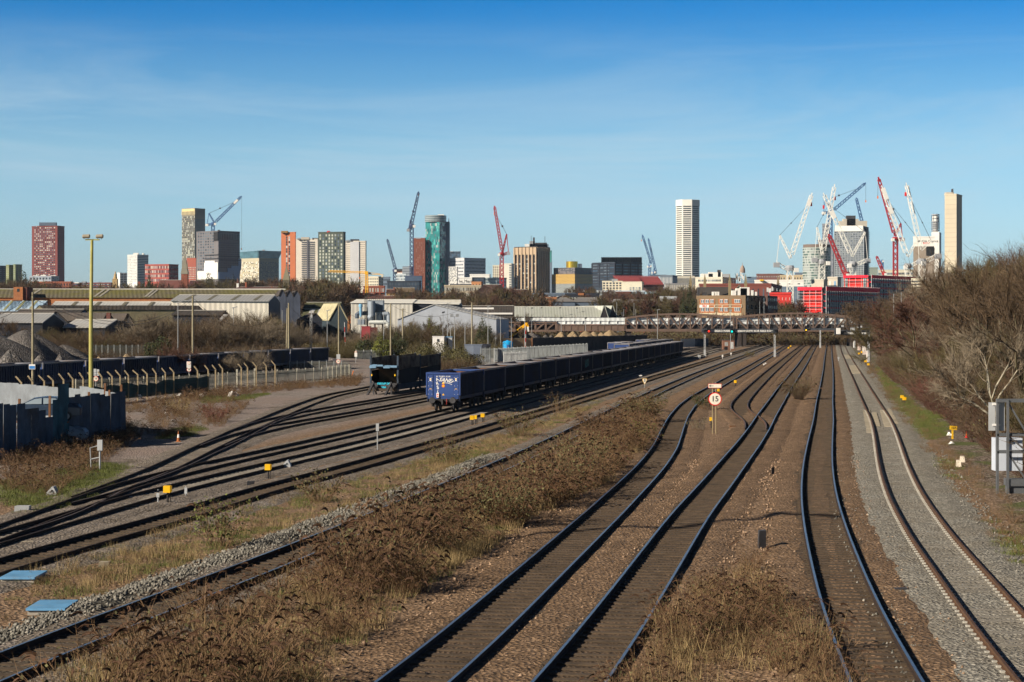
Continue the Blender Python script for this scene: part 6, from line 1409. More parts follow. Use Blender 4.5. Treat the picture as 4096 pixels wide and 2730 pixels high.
for (x0, x1, y, Yq) in ((1800,1975,1236.5,606),(1870,2050,1257,603)): m = MB(); k = Yq/FQ; zq = CZ-(y-HY)*k+.4; m.box((x0-CX)*k, (x1-CX)*k, Yq, Yq+1.2, zq-.5, zq); m.one('roof_upstand', M_WHITE, 'long white roof edge on the black flat roofed shed, '+('upper' if y < 1240 else 'lower')+' one', 'roof edge')
shed('long ribbed pale grey roof over a brick base behind the bridge', 1955, 2412, 1229, 1267, 690, 26, R_PALE, B_RED, yr1=1231, ye1=1270)
gabled('dark gable end with stone coping closing the ribbed roof', 2401, 2432, 2417, 1224, 1272, 689, (1, 24, 0), R_PALE, M('gable_dark', (.03,.027,.03), .9, .2)); gabled('second dark gable end beyond the ribbed roof', 2434, 2468, 2450, 1224, 1274, 692, (-12, 24, 0), R_PALE, MATS['gable_dark'])
#  process plant
def plant():
 Y = 445; k = Y/FQ; X = lambda x: (x-CX)*k; Z = lambda y: CZ-(y-HY)*k; root = thing('process_plant', 'grey dust extraction plant with fat bent ducts and a filter house', 'process plant', (X(1500), Y, 0)); MP = M('plant_grey', (.3,.34,.38), .5, .2, .4, metal=.2); MPD = M('plant_dark', (.09,.11,.14), .6, .2, .4); MPW = M('plant_pale', (.6,.62,.58), .6, .1, .4)
 m = MB(); m.box(X(1468), X(1532), Y, Y+5, Z(1245), Z(1202)); m.part('filter_house', MP, root); m = MB(); m.box(X(1505), X(1531), Y-.3, Y-.02, Z(1244), Z(1220)); m.part('side_panel', MPD, root)
 m = MB(); m.tube([(X(1488),Y-1.2,Z(1206)), (X(1488),Y-1.2,Z(1262)), (X(1482),Y-1.2,Z(1275)), (X(1474),Y-1.2,Z(1277))], .8, 12); m.part('down_duct', MP, root)
 m = MB(); m.tube([(X(1516),Y+2,Z(1243)), (X(1516),Y+2,Z(1250)), (X(1516),Y+2,Z(1284)), (X(1516),Y+2,Z(1300))], [.9,1.8,1.8,.7], 14); m.part('cyclone', MPW, root)
 m = MB(); m.tube([(X(1530),Y-.5,Z(1256)), (X(1552),Y-.5,Z(1256)), (X(1556),Y-.5,Z(1262)), (X(1556),Y-.5,Z(1340))], .5, 10); m.part('side_duct', MP, root)
 m = MB(); m.tube([(X(1478),Y-1.6,Z(1290)), (X(1545),Y-1.6,Z(1290)), (X(1554),Y-1.6,Z(1296)), (X(1554),Y-1.6,Z(1335))], .45, 10); m.part('lower_duct', MPW, root)
 m = MB(); m.tube([(X(1428),Y,Z(1275)), (X(1428),Y,Z(1258)), (X(1434),Y,Z(1254)), (X(1470),Y,Z(1254))], .5, 10); m.part('cross_duct', MPD, root)
 m = MB(); m.box(X(1432), X(1458), Y-1, Y+3, Z(1300), Z(1278)); m.part('fan_box', MP, root)
 m = MB()
 for x in (1470, 1530, 1500): m.beam((X(x),Y,0), (X(x),Y,Z(1245)), .3)
 for x in (1460, 1466): m.beam((X(x),Y-.5,Z(1300)), (X(x),Y-.5,Z(1185)), .1)
 for y in range(1190, 1300, 4): m.beam((X(1460),Y-.5,Z(y)), (X(1466),Y-.5,Z(y)), .07)
 for x in range(1470, 1536, 8): m.beam((X(x),Y-.2,Z(1202)), (X(x),Y-.2,Z(1184)), .07)
 m.beam((X(1470),Y-.2,Z(1184)), (X(1534),Y-.2,Z(1184)), .08); m.part('frame', M_STEELDK, root)
 s = thing('silo', 'slim pale blue silo with a tapering cone beside the filter house', 'silo', (X(1444), Y-1, 0)); MB_ = M('silo_blue', (.2,.42,.6), .5, .15, .5); m = MB(); m.tube([(X(1444),Y-1,Z(1219)), (X(1444),Y-1,Z(1229)), (X(1444),Y-1,Z(1230)), (X(1444),Y-1,Z(1268))], [.42,.46,.34,.2], 14); m.part('cone', MB_, s); m = MB(); m.tube([(X(1444),Y-1,Z(1221)), (X(1444),Y-1,Z(1217))], [.47,.3], 14); m.part('cap', MB_, s); m = MB(); m.beam((X(1444),Y-1,0), (X(1444),Y-1,Z(1268)), .15); m.part('leg', M_GALV, s)
plant()
def legframe():
 Y = 89; k = Y/FQ; X = lambda x: (x-CX)*k; Z = lambda y: CZ-(y-HY)*k; root = thing('gantry_leg', 'grey steel lattice gantry leg cut by the picture edge, white plates fixed to it', 'gantry', (X(4020), Y, 0)); MG = M('leg_grey', (.1,.105,.11), .55, .2, 1.0); m = MB()
 for x, d in ((3990,.0),(4008,.9),(4029,-.1),(4110,.0),(4126,.9)): m.beam((X(x), Y+d, -.05), (X(x), Y+d, Z(1600)), .1)
 for y in (1606, 1741, 1810): m.beam((X(3988), Y, Z(y)), (X(4130), Y, Z(y)), .1); m.beam((X(4006), Y+.9, Z(y)), (X(4130), Y+.9, Z(y)), .08)
 for y0, y1 in ((1606,1741),(1741,1810),(1810,1930)): m.beam((X(4029), Y-.02, Z(y0)), (X(4110), Y-.02, Z(y1)), .07)
 m.beam((X(3985), Y-.02, Z(1603)), (X(4130), Y-.02, Z(1603)), .16); m.part('frame', MG, root)
 m = MB(); m.box(X(4032), X(4130), Y-.1, Y+.8, Z(1945), Z(1918)); m.box(X(4036), X(4130), Y+.0, Y+.7, -.05, Z(1945)); m.part('base_beam', MG, root)
 for x0, x1 in ((3957,3984),(3996,4021)): m = MB(); m.box(X(x0), X(x1), Y+.12, Y+.15, Z(1724), Z(1611)); m.part('white_plate', M_GREYP, root)
 m = MB()
 for y in (1618, 1701): m.box(X(3972), X(4003), Y+.07, Y+.118, Z(y+4), Z(y-4))
 m.part('bracket', M_WHITE, root); m = MB(); m.box(X(4009), X(4120), Y+1.3, Y+2.0, Z(1893), Z(1760)); cb = m.part('cabinet', M('leg_cabinet', (.5,.54,.6), .5, .1), root); m = MB(); m.box(X(4060), X(4082), Y+1.25, Y+1.299, Z(1782), Z(1768)); m.part('cabinet_handle', MG, cb)
legframe()
b = G(3852, 1675); k = b.y/FQ; m = MB(); m.box(b.x-29*k, b.x+26*k, b.y, b.y+.1, -.05, .8); rt = thing('low_board', 'low board sprayed black and white at the edge of the brambles', 'board', b); m.part('board', M_BLACK, rt); text('UKO', .6, (b.x-.05, b.y-.02, .4), 0, M_WHITE, rt, bold=.03, shear=.3, name='graffiti')
ts_ = V((-cos(radians(32))*cos(radians(27)), -sin(radians(32))*cos(radians(27)), sin(radians(27)))); m = MB()
m.tube([G(x, y)+ts_*55 for x, y in ((1900,2165),(2300,2130),(2500,2112),(2700,2120),(2900,2088),(3040,2077),(3110,2056),(3190,2067),(3260,2062),(3400,2075))], [.22,.2,.2,.23,.2,.22,.2,.2,.2,.2], 8)  # unseen tube added high out of frame, shaped to throw the wavy shadow
m.one('shadow_caster', M_BLACK, 'unseen tube added out of frame to cast the wavy shadow across the main tracks', 'shadow caster')
#  TREES
NV = 5
def tv(n, **kw): return [bare_tree(**kw) for _ in range(n)]
T_TALL = tv(3, H=10, spread=.36, limbs=7, twigs=20, tw=.024)
T_WIDE = tv(3, H=8, spread=.44, limbs=6, twigs=40, tw=.024)
T_MULTI = tv(4, H=6, spread=.42, twigs=24, tw=.02, multi=11)
T_FAR = tv(4, H=9, spread=.42, limbs=5, twigs=16, tw=.085)
T_FARM = tv(3, H=5, spread=.45, twigs=10, tw=.08, multi=8)
HZ = {'tall': (T_TALL, 10), 'wide': (T_WIDE, 8), 'multi': (T_MULTI, 6), 'far': (T_FAR, 9), 'farm': (T_FARM, 5)}
TMESH = {}
def tree_mesh(kind, i, mat, bark):
 key = (kind, i, mat.name, bark.name)
 if key not in TMESH:
  (a, t, m), (b, u, n) = HZ[kind][0][i]
  TMESH[key] = (fast_mesh('trunk', a, t, bark), fast_mesh('crown', b, u, mat))
 return TMESH[key]
def tree(label, x, Y, H, kind='tall', mat=TW_BROWN, bark=BARK, group=None, zb=None, cat='tree', name='bare_tree', world=None):
 X = (x-CX)/FQ*Y if world is None else world; zb = ground_z(X, Y) if zb is None else zb
 i = R.randrange(len(HZ[kind][0])); tr, cr = tree_mesh(kind, i, mat, bark); k = H/HZ[kind][1]
 root = thing(name, label, cat, (X, Y, zb-.1), group, R.uniform(0, 6.28)); root.scale = (k*R.uniform(.9, 1.1), k*R.uniform(.9, 1.1), k)
 o = bpy.data.objects.new('trunk', tr); link(o, root); o = bpy.data.objects.new('crown', cr); link(o, root)
 return root
def px_tree(label, x, ytop, Y, kind='tall', mat=TW_BROWN, bark=BARK, group=None, zb=None):
 X = (x-CX)/FQ*Y; zb = ground_z(X, Y) if zb is None else zb
 return tree(label, x, Y, max(1.5, CZ-(ytop-HY)/FQ*Y-zb), kind, mat, bark, group, zb)
for (x, yt, Y, kind, mat, bark, lab) in [
 (3950,925,165,'tall',TW_BROWN,BARK,'tallest bare tree on the bank, its mossy forked limbs rising beside the concrete tower'),
 (3870,1010,178,'tall',TW_BROWN,BARK,'slender bare tree on the bank just in front of the concrete tower'),
 (4040,985,160,'tall',TW_BROWN,BARK,'bare tree on the bank behind the tallest one, twiggy and brown'),
 (4110,950,120,'tall',TW_BROWN,BARK,'large bare tree cut by the picture edge on the bank'),
 (3790,1120,190,'wide',TW_BROWN,BARK,'spreading bare tree on the bank below the white wrapped tower'),
 (3690,1150,230,'wide',TW_RED,BARK,'reddish bare tree on the bank beside the red scaffolding'),
 (3560,1185,330,'wide',TW_OLIVE,BARK,'olive bare tree on the bank beneath the dark street lamps'),
 (3480,1215,400,'wide',TW_BROWN,BARK,'bare tree at the far end of the bank above the bridge end')]:
 px_tree(lab, x, yt, Y, kind, mat, bark)
GB_ = 'bare trees massed along the bank'
bankmats = [TW_BROWN, TW_OLIVE, TW_RED, TW_BROWN, TW_GREY]
def bank():
 rr = random.Random(21); n = 0
 s = 92.0
 while s < 560:
  for t, hh in ((13, 4.6), (16.5, 7.0), (20.5, 10.0), (25, 13.0), (30, 14.5), (37, 15)):
   ss, tt = s+rr.uniform(-3, 3), t+rr.uniform(-1.6, 1.6); p = ST(ss, tt)
   x = CX+p.x/p.y*FQ
   if x > 4230 or p.y < 88: continue
   H = hh*(1+.28*smooth(140, 230, s))*rr.uniform(.8, 1.15)*(.85+.25*smooth(300, 110, p.y) if p.y > 110 else 1.0)
   if t > 25: H = min(H, 16)
   kind = 'multi' if t < 20 else rr.choice(('multi', 'wide', 'tall'))
   tree('bare tree massed in the brown wood along the railway bank', x, p.y, H, kind, rr.choice(bankmats), BARK, GB_, world=p.x); n += 1
  s += 5.0 if s < 220 else 8.0
bank()
v = [scrub_bush(1.6, 1.2, 60, 40, 0, .5, w=.018, twig=9, leafsize=.06) for _ in range(4)]
def bankpts(n, t0, t1, s0, s1, p=1.0):
 return [(q.x, q.y) for q in (ST(s0+(s1-s0)*R.random()**p, R.uniform(t0, t1)) for _ in range(n))]
merge_scatter('undergrowth', bankpts(950, 10.0, 19, 88, 330), v, [TW_BROWN, V_LEAF, V_HEAD, V_STRAW], .6, 1.7, label='tangled brown undergrowth at the foot of the tree bank')
merge_scatter('undergrowth', bankpts(260, 9.6, 14, 92, 300), v, [TW_RED, V_LEAF, V_HEAD, V_STRAW], .5, 1.3, label='reddish brambles along the edge of the tree bank')
merge_scatter('undergrowth', bankpts(420, 18, 34, 88, 330), v, [TW_OLIVE, V_LEAF, V_HEAD, V_STRAW], 1.0, 2.4, label='olive undergrowth between the trunks on the bank')
shrub('shrub', 'bright red stemmed shrub at the edge of the bank beside the yellow box pair', 'shrub', G(3735,1625), scrub_bush(3.0, 1.6, 160, 0, 0, .4, w=.03, twig=7), [V_RED]*4)
shrub('shrub', 'yellow green ivy column climbing in the bank above the red stemmed shrub', 'shrub', ST(186, 15.0, 1.0), leafy_bush(5.5, 1.0, 1500, .16), [BARK, V_YLEAF])
shrub('shrub', 'dark green ivy clump high among the bank trees nearest the picture edge', 'shrub', ST(128, 22, 2.5), leafy_bush(6.0, 1.3, 1800, .16), [BARK, V_LEAF])
shrub('shrub', 'olive ivy clump in the far bank trees beyond the tall concrete slabs', 'shrub', ST(250, 15, 1.0), leafy_bush(5.0, 1.2, 1400, .2), [BARK, V_LEAF])
for a in [(3850,1330,150,'tall',TW_GREY,BARK_PALE,'pale stemmed young birch low on the bank above the 127 marker'),(3660,1300,235,'tall',TW_GREY,BARK_PALE,'pale stemmed young birch on the bank beyond the yellow box pair'),(4020,1240,118,'wide',TW_GREY,BARK_PALE,'pale stemmed bare tree above the gantry leg at the picture edge')]: px_tree(a[6], *a[:6])
shrub('shrub', 'low green leafy shrub at the verge corner below the gantry leg', 'shrub', G(4030,1745), leafy_bush(1.2, .9, 700, .1), [BARK, V_LEAF])
for (x, yt, Y, kind, mat, bark, lab) in [
 (600,1225,345,'tall',TW_GREY,BARK_PALE,'pale branched bare tree in front of the ribbed shed roof'),(665,1262,350,'wide',TW_GREY,BARK,'rounded bare tree beside the pale branched one'),(690,1335,250,'multi',TW_RED,BARK,'dark reddish bare tree standing before the dark wagons'),(735,1360,255,'multi',TW_RED,BARK,'second reddish bare tree at the double notice sign'),
 (865,1305,350,'wide',TW_GREY,BARK_PALE,'pale stemmed small tree below the blue grey gable'),(1035,1270,352,'tall',TW_GREY,BARK_PALE,'leaning pale birch in front of the white shed end'),(920,1395,262,'multi',TW_GREY,BARK,'spindly multi stemmed tree before the last dark wagons'),(1010,1360,272,'multi',TW_GREY,BARK,'taller spindly tree at the end of the dark wagon row'),
 (640,1245,365,'wide',TW_GREY,BARK,'bare tree before the pale ribbed shed, left of the first slim lamp'),(930,1238,375,'wide',TW_BROWN,BARK,'bare tree against the white shed wall, centre'),(1000,1225,372,'wide',TW_BROWN,BARK,'bare tree against the white shed wall near its dark gable'),(1070,1240,370,'wide',TW_OLIVE,BARK,'bushy bare tree hiding the corner of the white shed'),
 (1140,1262,372,'wide',TW_OLIVE,BARK,'bushy bare tree below the slate gables'),(1180,1270,380,'wide',TW_BROWN,BARK,'brown bare tree between slate gables and lattice mast'),(1580,1285,430,'wide',TW_GREY,BARK,'bare tree clump right of the process plant'),(1640,1260,440,'wide',TW_GREY,BARK_PALE,'pale bare tree before the grey gabled shed, left half'),(1720,1240,450,'wide',TW_OLIVE,BARK,'tall bare tree in front of the grey gabled shed'),(1780,1248,455,'wide',TW_BROWN,BARK,'brown bare tree in front of the grey gabled shed, right half'),
 (220,1308,330,'multi',TW_BROWN,BARK,'brown bare thicket tree before the dark workshop'),(30,1255,330,'wide',TW_BROWN,BARK,'dark bare tree at the picture edge above the heaps'),(2090,1240,600,'far',TW_BROWN,BARK,'rounded bare tree before the ribbed grey roof'),(2210,1252,640,'farm',TW_GREY,BARK,'small bare tree before the ribbed grey roof, first'),(2300,1250,640,'farm',TW_GREY,BARK,'small bare tree before the ribbed grey roof, second'),(1960,1280,470,'multi',TW_BROWN,BARK,'dark thicket tree at the near end of the bridge side truss')]:
 px_tree(lab, x, yt, Y, kind, mat, bark)
def stuff_trees(name, label, items):
 vs, ts, ms, n = [], [], [], 0; mats = [BARK, TW_BROWN, TW_OLIVE, TW_RED, TW_GREY]
 for (x, yt, Y, kind, mat) in items:
  X = (x-CX)/FQ*Y; zb = ground_z(X, Y); k = 1.12*max(1.5, CZ-(yt-HY)/FQ*Y-zb)/HZ[kind][1]; r = R.uniform(0, 6.28); c, s_ = cos(r)*k, sin(r)*k
  M3 = np.array(((c, -s_, 0), (s_, c, 0), (0, 0, k)), dtype=np.float32); pair = R.choice(HZ[kind][0])
  for (a, t, m), mi in zip(pair, (0, mats.index(mat))):
   vs.append(a@M3.T+np.array((X, Y, zb-.1), dtype=np.float32)); ts.append(t+n); ms.append(np.full(len(t), mi)); n += len(a)
 o = bpy.data.objects.new(name, fast_mesh(name, np.concatenate(vs), np.concatenate(ts), mats, np.concatenate(ms))); link(o); o['kind'] = 'stuff'; o['label'] = label
THICK, BELT = [], []
rr = random.Random(4)
for i in range(64):
 x = 140+i*15.5+rr.uniform(-8, 8); yt = 1330+rr.uniform(-22, 14)-(48 if x > 560 else 0)-(22 if 820 < x < 1200 else 0)
 THICK.append((x, yt, rr.uniform(338, 375), 'multi', rr.choice((TW_BROWN, TW_BROWN, TW_OLIVE, TW_GREY))))
for i in range(40):
 x = 1215+i*19+rr.uniform(-8, 8); yt = 1312+rr.uniform(-18, 16)-(14 if x > 1560 else 0)
 THICK.append((x, yt, rr.uniform(420, 470), 'multi', rr.choice((TW_BROWN, TW_OLIVE, TW_GREY))))
def evergreen(label, x, yt, yb, Y, w, mat, n=2200, size=.25, cat='bush', name='evergreen_bush', zb=None):
 X = (x-CX)/FQ*Y; zb = ground_z(X, Y) if zb is None else zb; H = CZ-(yt-HY)/FQ*Y-zb
 shrub(name, label, cat, (X, Y, zb-.1), leafy_bush(H, w*Y/FQ/2, n, size), [BARK, mat])
for a in [('dark evergreen hedge between the sand pile and the reddish trees',640,1352,1430,318,130,V_DARKLEAF),('dark green bush below the red container',1465,1350,1400,405,80,V_DARKLEAF),('yellow green bush before the process plant',1525,1345,1390,400,70,V_YLEAF),('dark laurel bush right of the process plant',1590,1340,1390,402,80,V_DARKLEAF),('ivy covered stump tree before the grey gabled shed',1718,1288,1370,430,26,V_YLEAF),('dark ivy clump at the near end of the bridge',1935,1285,1400,440,70,V_DARKLEAF),('green ivy bush beside the tall yard lamp posts',1745,1312,1370,425,60,V_LEAF)]: evergreen(*a)
for (x, w, yt, Y, n, lab) in [(1690,150,1388,292,5200,'big olive green bush behind the burnt wagon, left lobe'),(1775,190,1380,298,6500,'big olive green bush behind the burnt wagon, tallest lobe'),(1850,140,1402,290,4200,'big olive green bush beside the grey container, right lobe'),(1640,90,1420,286,2600,'low brown green bush touching the burnt wagon end')]:
 evergreen(lab, x, yt, 1500, Y, w, vm('olive_leaf', (.04,.04,.014), (.12,.105,.04)), n, .2)
 X = (x-CX)/FQ*Y
merge_scatter('undergrowth', [((x-CX)/FQ*Y, Y) for x, Y in ((R.uniform(1600, 1900), R.uniform(280, 300)) for _ in range(80))], v, [TW_BROWN, V_LEAF, V_HEAD, V_STRAW], .8, 1.6, label='brown brambles around the big olive bush')
merge_scatter('undergrowth', [((x-CX)/FQ*Y, Y) for x, Y in ((R.uniform(130, 1230), R.uniform(325, 345)) for _ in range(420))], v, [TW_BROWN, V_LEAF, V_HEAD, V_STRAW], .9, 2.2, label='brown bramble thicket behind the stone heaps')
merge_scatter('undergrowth', [((x-CX)/FQ*Y, Y) for x, Y in ((R.uniform(1200, 1980), R.uniform(410, 430)) for _ in range(300))], v, [TW_OLIVE, V_LEAF, V_HEAD, V_STRAW], .9, 2.2, label='olive bramble thicket behind the bright palisade')
merge_scatter('undergrowth', [((x-CX)/FQ*Y, Y) for x, Y in ((R.uniform(1960, 3420), R.uniform(632, 690)) for _ in range(900))], [scrub_bush(2.2, 2.2, 60, 120, 0, .5, w=.09, twig=6, leafsize=.25) for _ in range(3)], [TW_BROWN, V_LEAF, V_HEAD, V_STRAW], .8, 1.7, label='brown scrub growing beyond the bridge')
def belt(x0, x1, n, yt, dy, Y0, Y1, mats=(TW_BROWN, TW_BROWN, TW_OLIVE, TW_RED), kind='far'):
 for i in range(n):
  x = x0+(x1-x0)*(i+.5)/n+rr.uniform(-.4, .4)*(x1-x0)/n; BELT.append((x, yt+rr.uniform(-dy, dy), rr.uniform(Y0, Y1), kind, rr.choice(mats)))
belt(-60, 160, 13, 1128, 10, 900, 1100); belt(160, 480, 10, 1140, 8, 900, 1100); belt(480, 800, 14, 1138, 10, 950, 1200); belt(800, 1200, 20, 1126, 10, 1000, 1200); belt(1180, 1380, 18, 1132, 10, 820, 950); belt(1180, 1420, 10, 1150, 8, 760, 800)
belt(1600, 1900, 14, 1166, 9, 760, 900); belt(1560, 1880, 14, 1188, 8, 720, 760); belt(1900, 2160, 18, 1166, 12, 800, 900); belt(1880, 2180, 14, 1192, 8, 740, 780); belt(2180, 2480, 10, 1188, 8, 860, 960); belt(2440, 2780, 16, 1170, 10, 860, 1000); belt(2420, 2790, 18, 1198, 10, 740, 800); belt(2640, 2790, 6, 1150, 8, 900, 1000); belt(3045, 3185, 12, 1214, 12, 760, 830); belt(3180, 3430, 18, 1262, 5, 640, 700, kind='farm'); belt(2780, 3080, 8, 1252, 5, 640, 700, kind='farm'); belt(3400, 3700, 10, 1210, 8, 650, 800); belt(2280, 2420, 6, 1155, 8, 1100, 1300)
stuff_trees('thicket', 'brown bare thicket between the yard and the sheds', THICK)
stuff_trees('distant_wood', 'brown bare tree belts between the distant roofs', BELT)
for a in [('dark evergreen tree beside the red brick tower roofline',95,1110,1150,1000,62,V_DARKLEAF,2600,.7),('dark yew tree between church and scaffolded tower',835,1112,1150,1050,58,V_DARKLEAF,2400,.7),('slim dark conifer left of the church roof',598,1100,1150,1080,24,V_DARKLEAF,1500,.7),('slim dark conifer beside the white spirelet',935,1118,1150,1060,22,V_DARKLEAF,1200,.7),('ivy clad dark tree beside the self storage brick building',2762,1168,1250,720,56,V_DARKLEAF,3000,.5),('dark ivy clad tree behind the first arched span',2735,1196,1260,700,40,V_DARKLEAF,2000,.5)]: evergreen(*a, cat='tree', name='evergreen_tree')
#  CITY
WINM = {}
def winmesh(mat):
 if mat.name not in WINM: WINM[mat.name] = MB().box(-.5, .5, -.5, .5, -.5, .5).mesh('window', mat)
 return WINM[mat.name]
GD_ = glass('glass_dark', (.03,.04,.055), .15); GM_ = glass('glass_mid', (.11,.14,.17), .2); GL_ = glass('glass_pale_reflect', (.42,.44,.37), .35, .3); GB_L = glass('glass_blue', (.05,.09,.14), .1); GC_ = glass('glass_cream', (.3,.32,.3), .3); GK = glass('glass_black', (.012,.015,.02), .2)  # pale panes: sky and sun reflections painted into the colour, also blinds
MIX1 = [GD_, GD_, GM_, GL_]; MIX2 = [GL_, GM_, GC_, GD_]; MIX3 = [GM_, GD_]; CAP = 60
class Face:
 def __init__(s, root, p, u, n, L, z0, z1): s.root, s.p, s.u, s.n, s.L, s.z0, s.z1 = root, p, u, n, L, z0, z1
 def grid(s, st, nx, nz, wf, hf, mats, a=0.0, b=1.0, c=0.0, d=1.0, skip=0.0, proud=.12, name='window', shift=0.0):
  rr = random.Random(int(s.L*100)+nx*7+nz); H = (s.z1-s.z0)*(d-c); Wd = s.L*(b-a); cw, ch = Wd/nx, H/nz; ang = atan2(s.u.y, s.u.x); base = wloc(s.root)
  for j in range(nz-1, -1, -1):
   for i in range(nx):
    if skip and rr.random() < skip: continue
    x = s.L*a+cw*(i+.5+(shift*(j % 2))); z = s.z0+(s.z1-s.z0)*c+ch*(j+.5); q = s.p+s.u*x+s.n*proud*.5; m = rr.choice(mats)
    if st['n'] < CAP:
     o = bpy.data.objects.new(name, winmesh(m)); link(o, s.root); o.location = V((q.x, q.y, z))-base; o.rotation_euler = (0, 0, ang); o.scale = (cw*wf, proud, ch*hf); st['n'] += 1
    else: st['rest'].ob((q.x, q.y, z), s.u*cw*wf/2, s.n*proud/2, (0, 0, ch*hf/2), st['ms'].index(m) if m in st['ms'] else (st['ms'].append(m) or len(st['ms'])-1))
 def bar(s, mb, x, z0, z1, w, d, mi=0, off=0.0):
  q = s.p+s.u*s.L*x+s.n*(off+d*.5); mb.ob((q.x, q.y, s.z0+(s.z1-s.z0)*(z0+z1)/2), s.u*w/2, s.n*d/2, (0, 0, (s.z1-s.z0)*(z1-z0)/2), mi)
 def hbar(s, mb, x0, x1, z, h, d, mi=0, off=0.0):
  q = s.p+s.u*s.L*(x0+x1)/2+s.n*(off+d*.5); mb.ob((q.x, q.y, s.z0+(s.z1-s.z0)*z), s.u*s.L*(x1-x0)/2, s.n*d/2, (0, 0, h/2), mi)
def tower(label, x0, xc, x1, yt, Y, wall, yb=1182, lf=(), rf=(), ang=28, tops=(), name='tower_block', cat='building', parapet=True, extra=None, hang=False):
 a = radians(ang); C = V(((xc-CX)/FQ*Y, Y, 0)); dl, dr = V((-cos(a), sin(a), 0)), V((sin(a), cos(a), 0))
 def ln(d, x): q = (x-CX)/FQ; return max(.5, (q*C.y-C.x)/(d.x-q*d.y))
 l1 = ln(dl, x0); l2 = ln(dr, x1) if x1 > xc+.5 else min(18, l1)
 zt = CZ-(yt-HY)/FQ*Y; zb = CZ-(yb-HY)/FQ*Y; zg = zb if hang else min(zb, ground_z(C.x, Y))-4
 root = thing(name, label, cat, (C.x, C.y, zg)); m = MB(); A, B = C+dl*l1, C+dr*l2; D = A+dr*l2
 m.prism([V((p.x, p.y, zg)) for p in (A, C, B, D)], (0, 0, zt-zg)); m.part('wall', wall, root)
 st = dict(n=0, rest=MB(), ms=[]); FL = Face(root, A, -dl, V((-sin(a), -cos(a), 0)), l1, zb, zt); FR = Face(root, C, dr, V((cos(a), -sin(a), 0)), l2, zb, zt)
 for g in lf: FL.grid(st, *g[:5], **(g[5] if len(g) > 5 else {}))
 for g in rf: FR.grid(st, *g[:5], **(g[5] if len(g) > 5 else {}))
 if extra: extra(root, FL, FR, st)
 if st['rest'].f: o = st['rest'].part('windows', st['ms'], root); o['kind'] = 'stuff'
 if parapet:
  m = MB(); t = .5
  for p, q in ((A, C), (C, B), (B, D), (D, A)): m.beam(p+V((0,0,zt+.5)), q+V((0,0,zt+.5)), t, 1.0)
  m.part('parapet', wall, root)
 for (tx0, tx1, ty, mat) in tops:
  k = (Y+min(l1, l2)*.5)/FQ; yy = Y+(l1*sin(a)+l2*cos(a))*.5; k = yy/FQ; m = MB(); m.box((tx0-CX)*k, (tx1-CX)*k, yy-3, yy+3, zt, CZ-(ty-HY)*k); m.part('roof_box', mat, root)
 return root
def C_(n, c, **k): return M('w_'+n, c, .8, .1, .08, **k)
GREYW = C_('grey', (.24,.24,.25)); DKW = C_('dark', (.045,.05,.062)); WHW = C_('white', (.72,.7,.64)); CRW = C_('cream', (.62,.56,.42)); REDT = C_('redtower', (.17,.042,.035)); BLK = C_('black', (.02,.024,.035)); BLUEW = C_('bluegrey', (.1,.13,.17)); CONW = C_('concrete', (.52,.47,.38), dirt=(.44,.39,.31)); ORT = C_('orange', (.4,.12,.045)); RBR = C_('redbrown', (.22,.07,.045)); PLANT = C_('plant', (.3,.31,.32)); SAND = C_('sandstone', (.42,.29,.13), dirt=(.28,.19,.09)); SLATE = C_('slate', (.05,.045,.045)); TILE = C_('tile', (.1,.045,.035))
def g(nx, nz, w, h, m, **k): return (nx, nz, w, h, m, k)
tower('dark red brick tower dotted with pale windows, farthest toward one edge of the skyline', 127.5, 230, 258, 907, 2500, REDT, 1120, [g(12,26,.6,.55,[GK,GD_,GD_,GM_,GL_,GC_],a=.09,b=.92)], [g(5,26,.3,.35,[GM_])], 22, [(159,226,891,BLUEW),(146,240,904,PLANT)])
tower('small dark block with a green edge at the picture edge', 24, 36, 53, 1063, 2600, C_('moss', (.2,.22,.09)), 1135, [g(2,10,.4,.4,[GC_])], [g(2,10,.4,.4,[GK])]); tower('small dark block half cut by the picture edge', -14, -4, 24, 1066, 2620, BLK, 1140, (), [g(2,9,.3,.4,[GM_])]); tower('small dark green block beside the edge blocks', 53, 62, 88, 1061, 2600, C_('moss2', (.16,.19,.08)), 1135, [g(2,10,.4,.4,[GC_])], [g(2,10,.3,.4,[GD_])])
tower('low stepped grey block at the foot of the dark red tower', 118, 205, 236, 1108, 2300, C_('step', (.3,.33,.37)), 1135, [g(7,2,.6,.6,[GL_,GD_])], [g(2,2,.5,.6,[GD_])], 20, [(134,152,1103,WHW),(165,186,1101,WHW),(205,226,1103,WHW)]); tower('low red brick block under the stepped grey block', 130, 285, 292, 1132, 1500, B_RED, 1160, [g(14,2,.4,.6,[GK])], (), 12)
tower('long low white and dark apartment block near the horizon', 292, 445, 452, 1134, 2400, REDT, 1152, [g(18,2,.8,.5,[GB_L,GC_])], (), 10, [(330,345,1127,PLANT),(300,320,1130,WHW),(400,420,1131,WHW)]); tower('white office block with blue window strips beside the old church tower', 469, 480, 508, 1095, 2300, WHW, 1143, (), [g(2,7,.8,.5,[GD_])], 40, [(486,500,1092,PLANT)])
tower('white gridded tower with rooftop dishes and a grey striped side', 509.5, 549, 593.7, 1022, 2500, C_('paleg', (.6,.6,.56)), 1128, [g(8,17,.5,.4,[GM_,GD_,GC_]),], [g(1,16,.95,.45,[GB_L])], 42, [(535,555,1013,WHW),(570,576,1014,WHW)])
tower('red framed block with rows of tall windows beside the white gridded tower', 580, 676, 713.8, 1061, 2100, C_('redframe', (.33,.07,.05)), 1130, [g(17,4,.55,.62,MIX2)], [g(6,4,.5,.6,[GK])], 24)
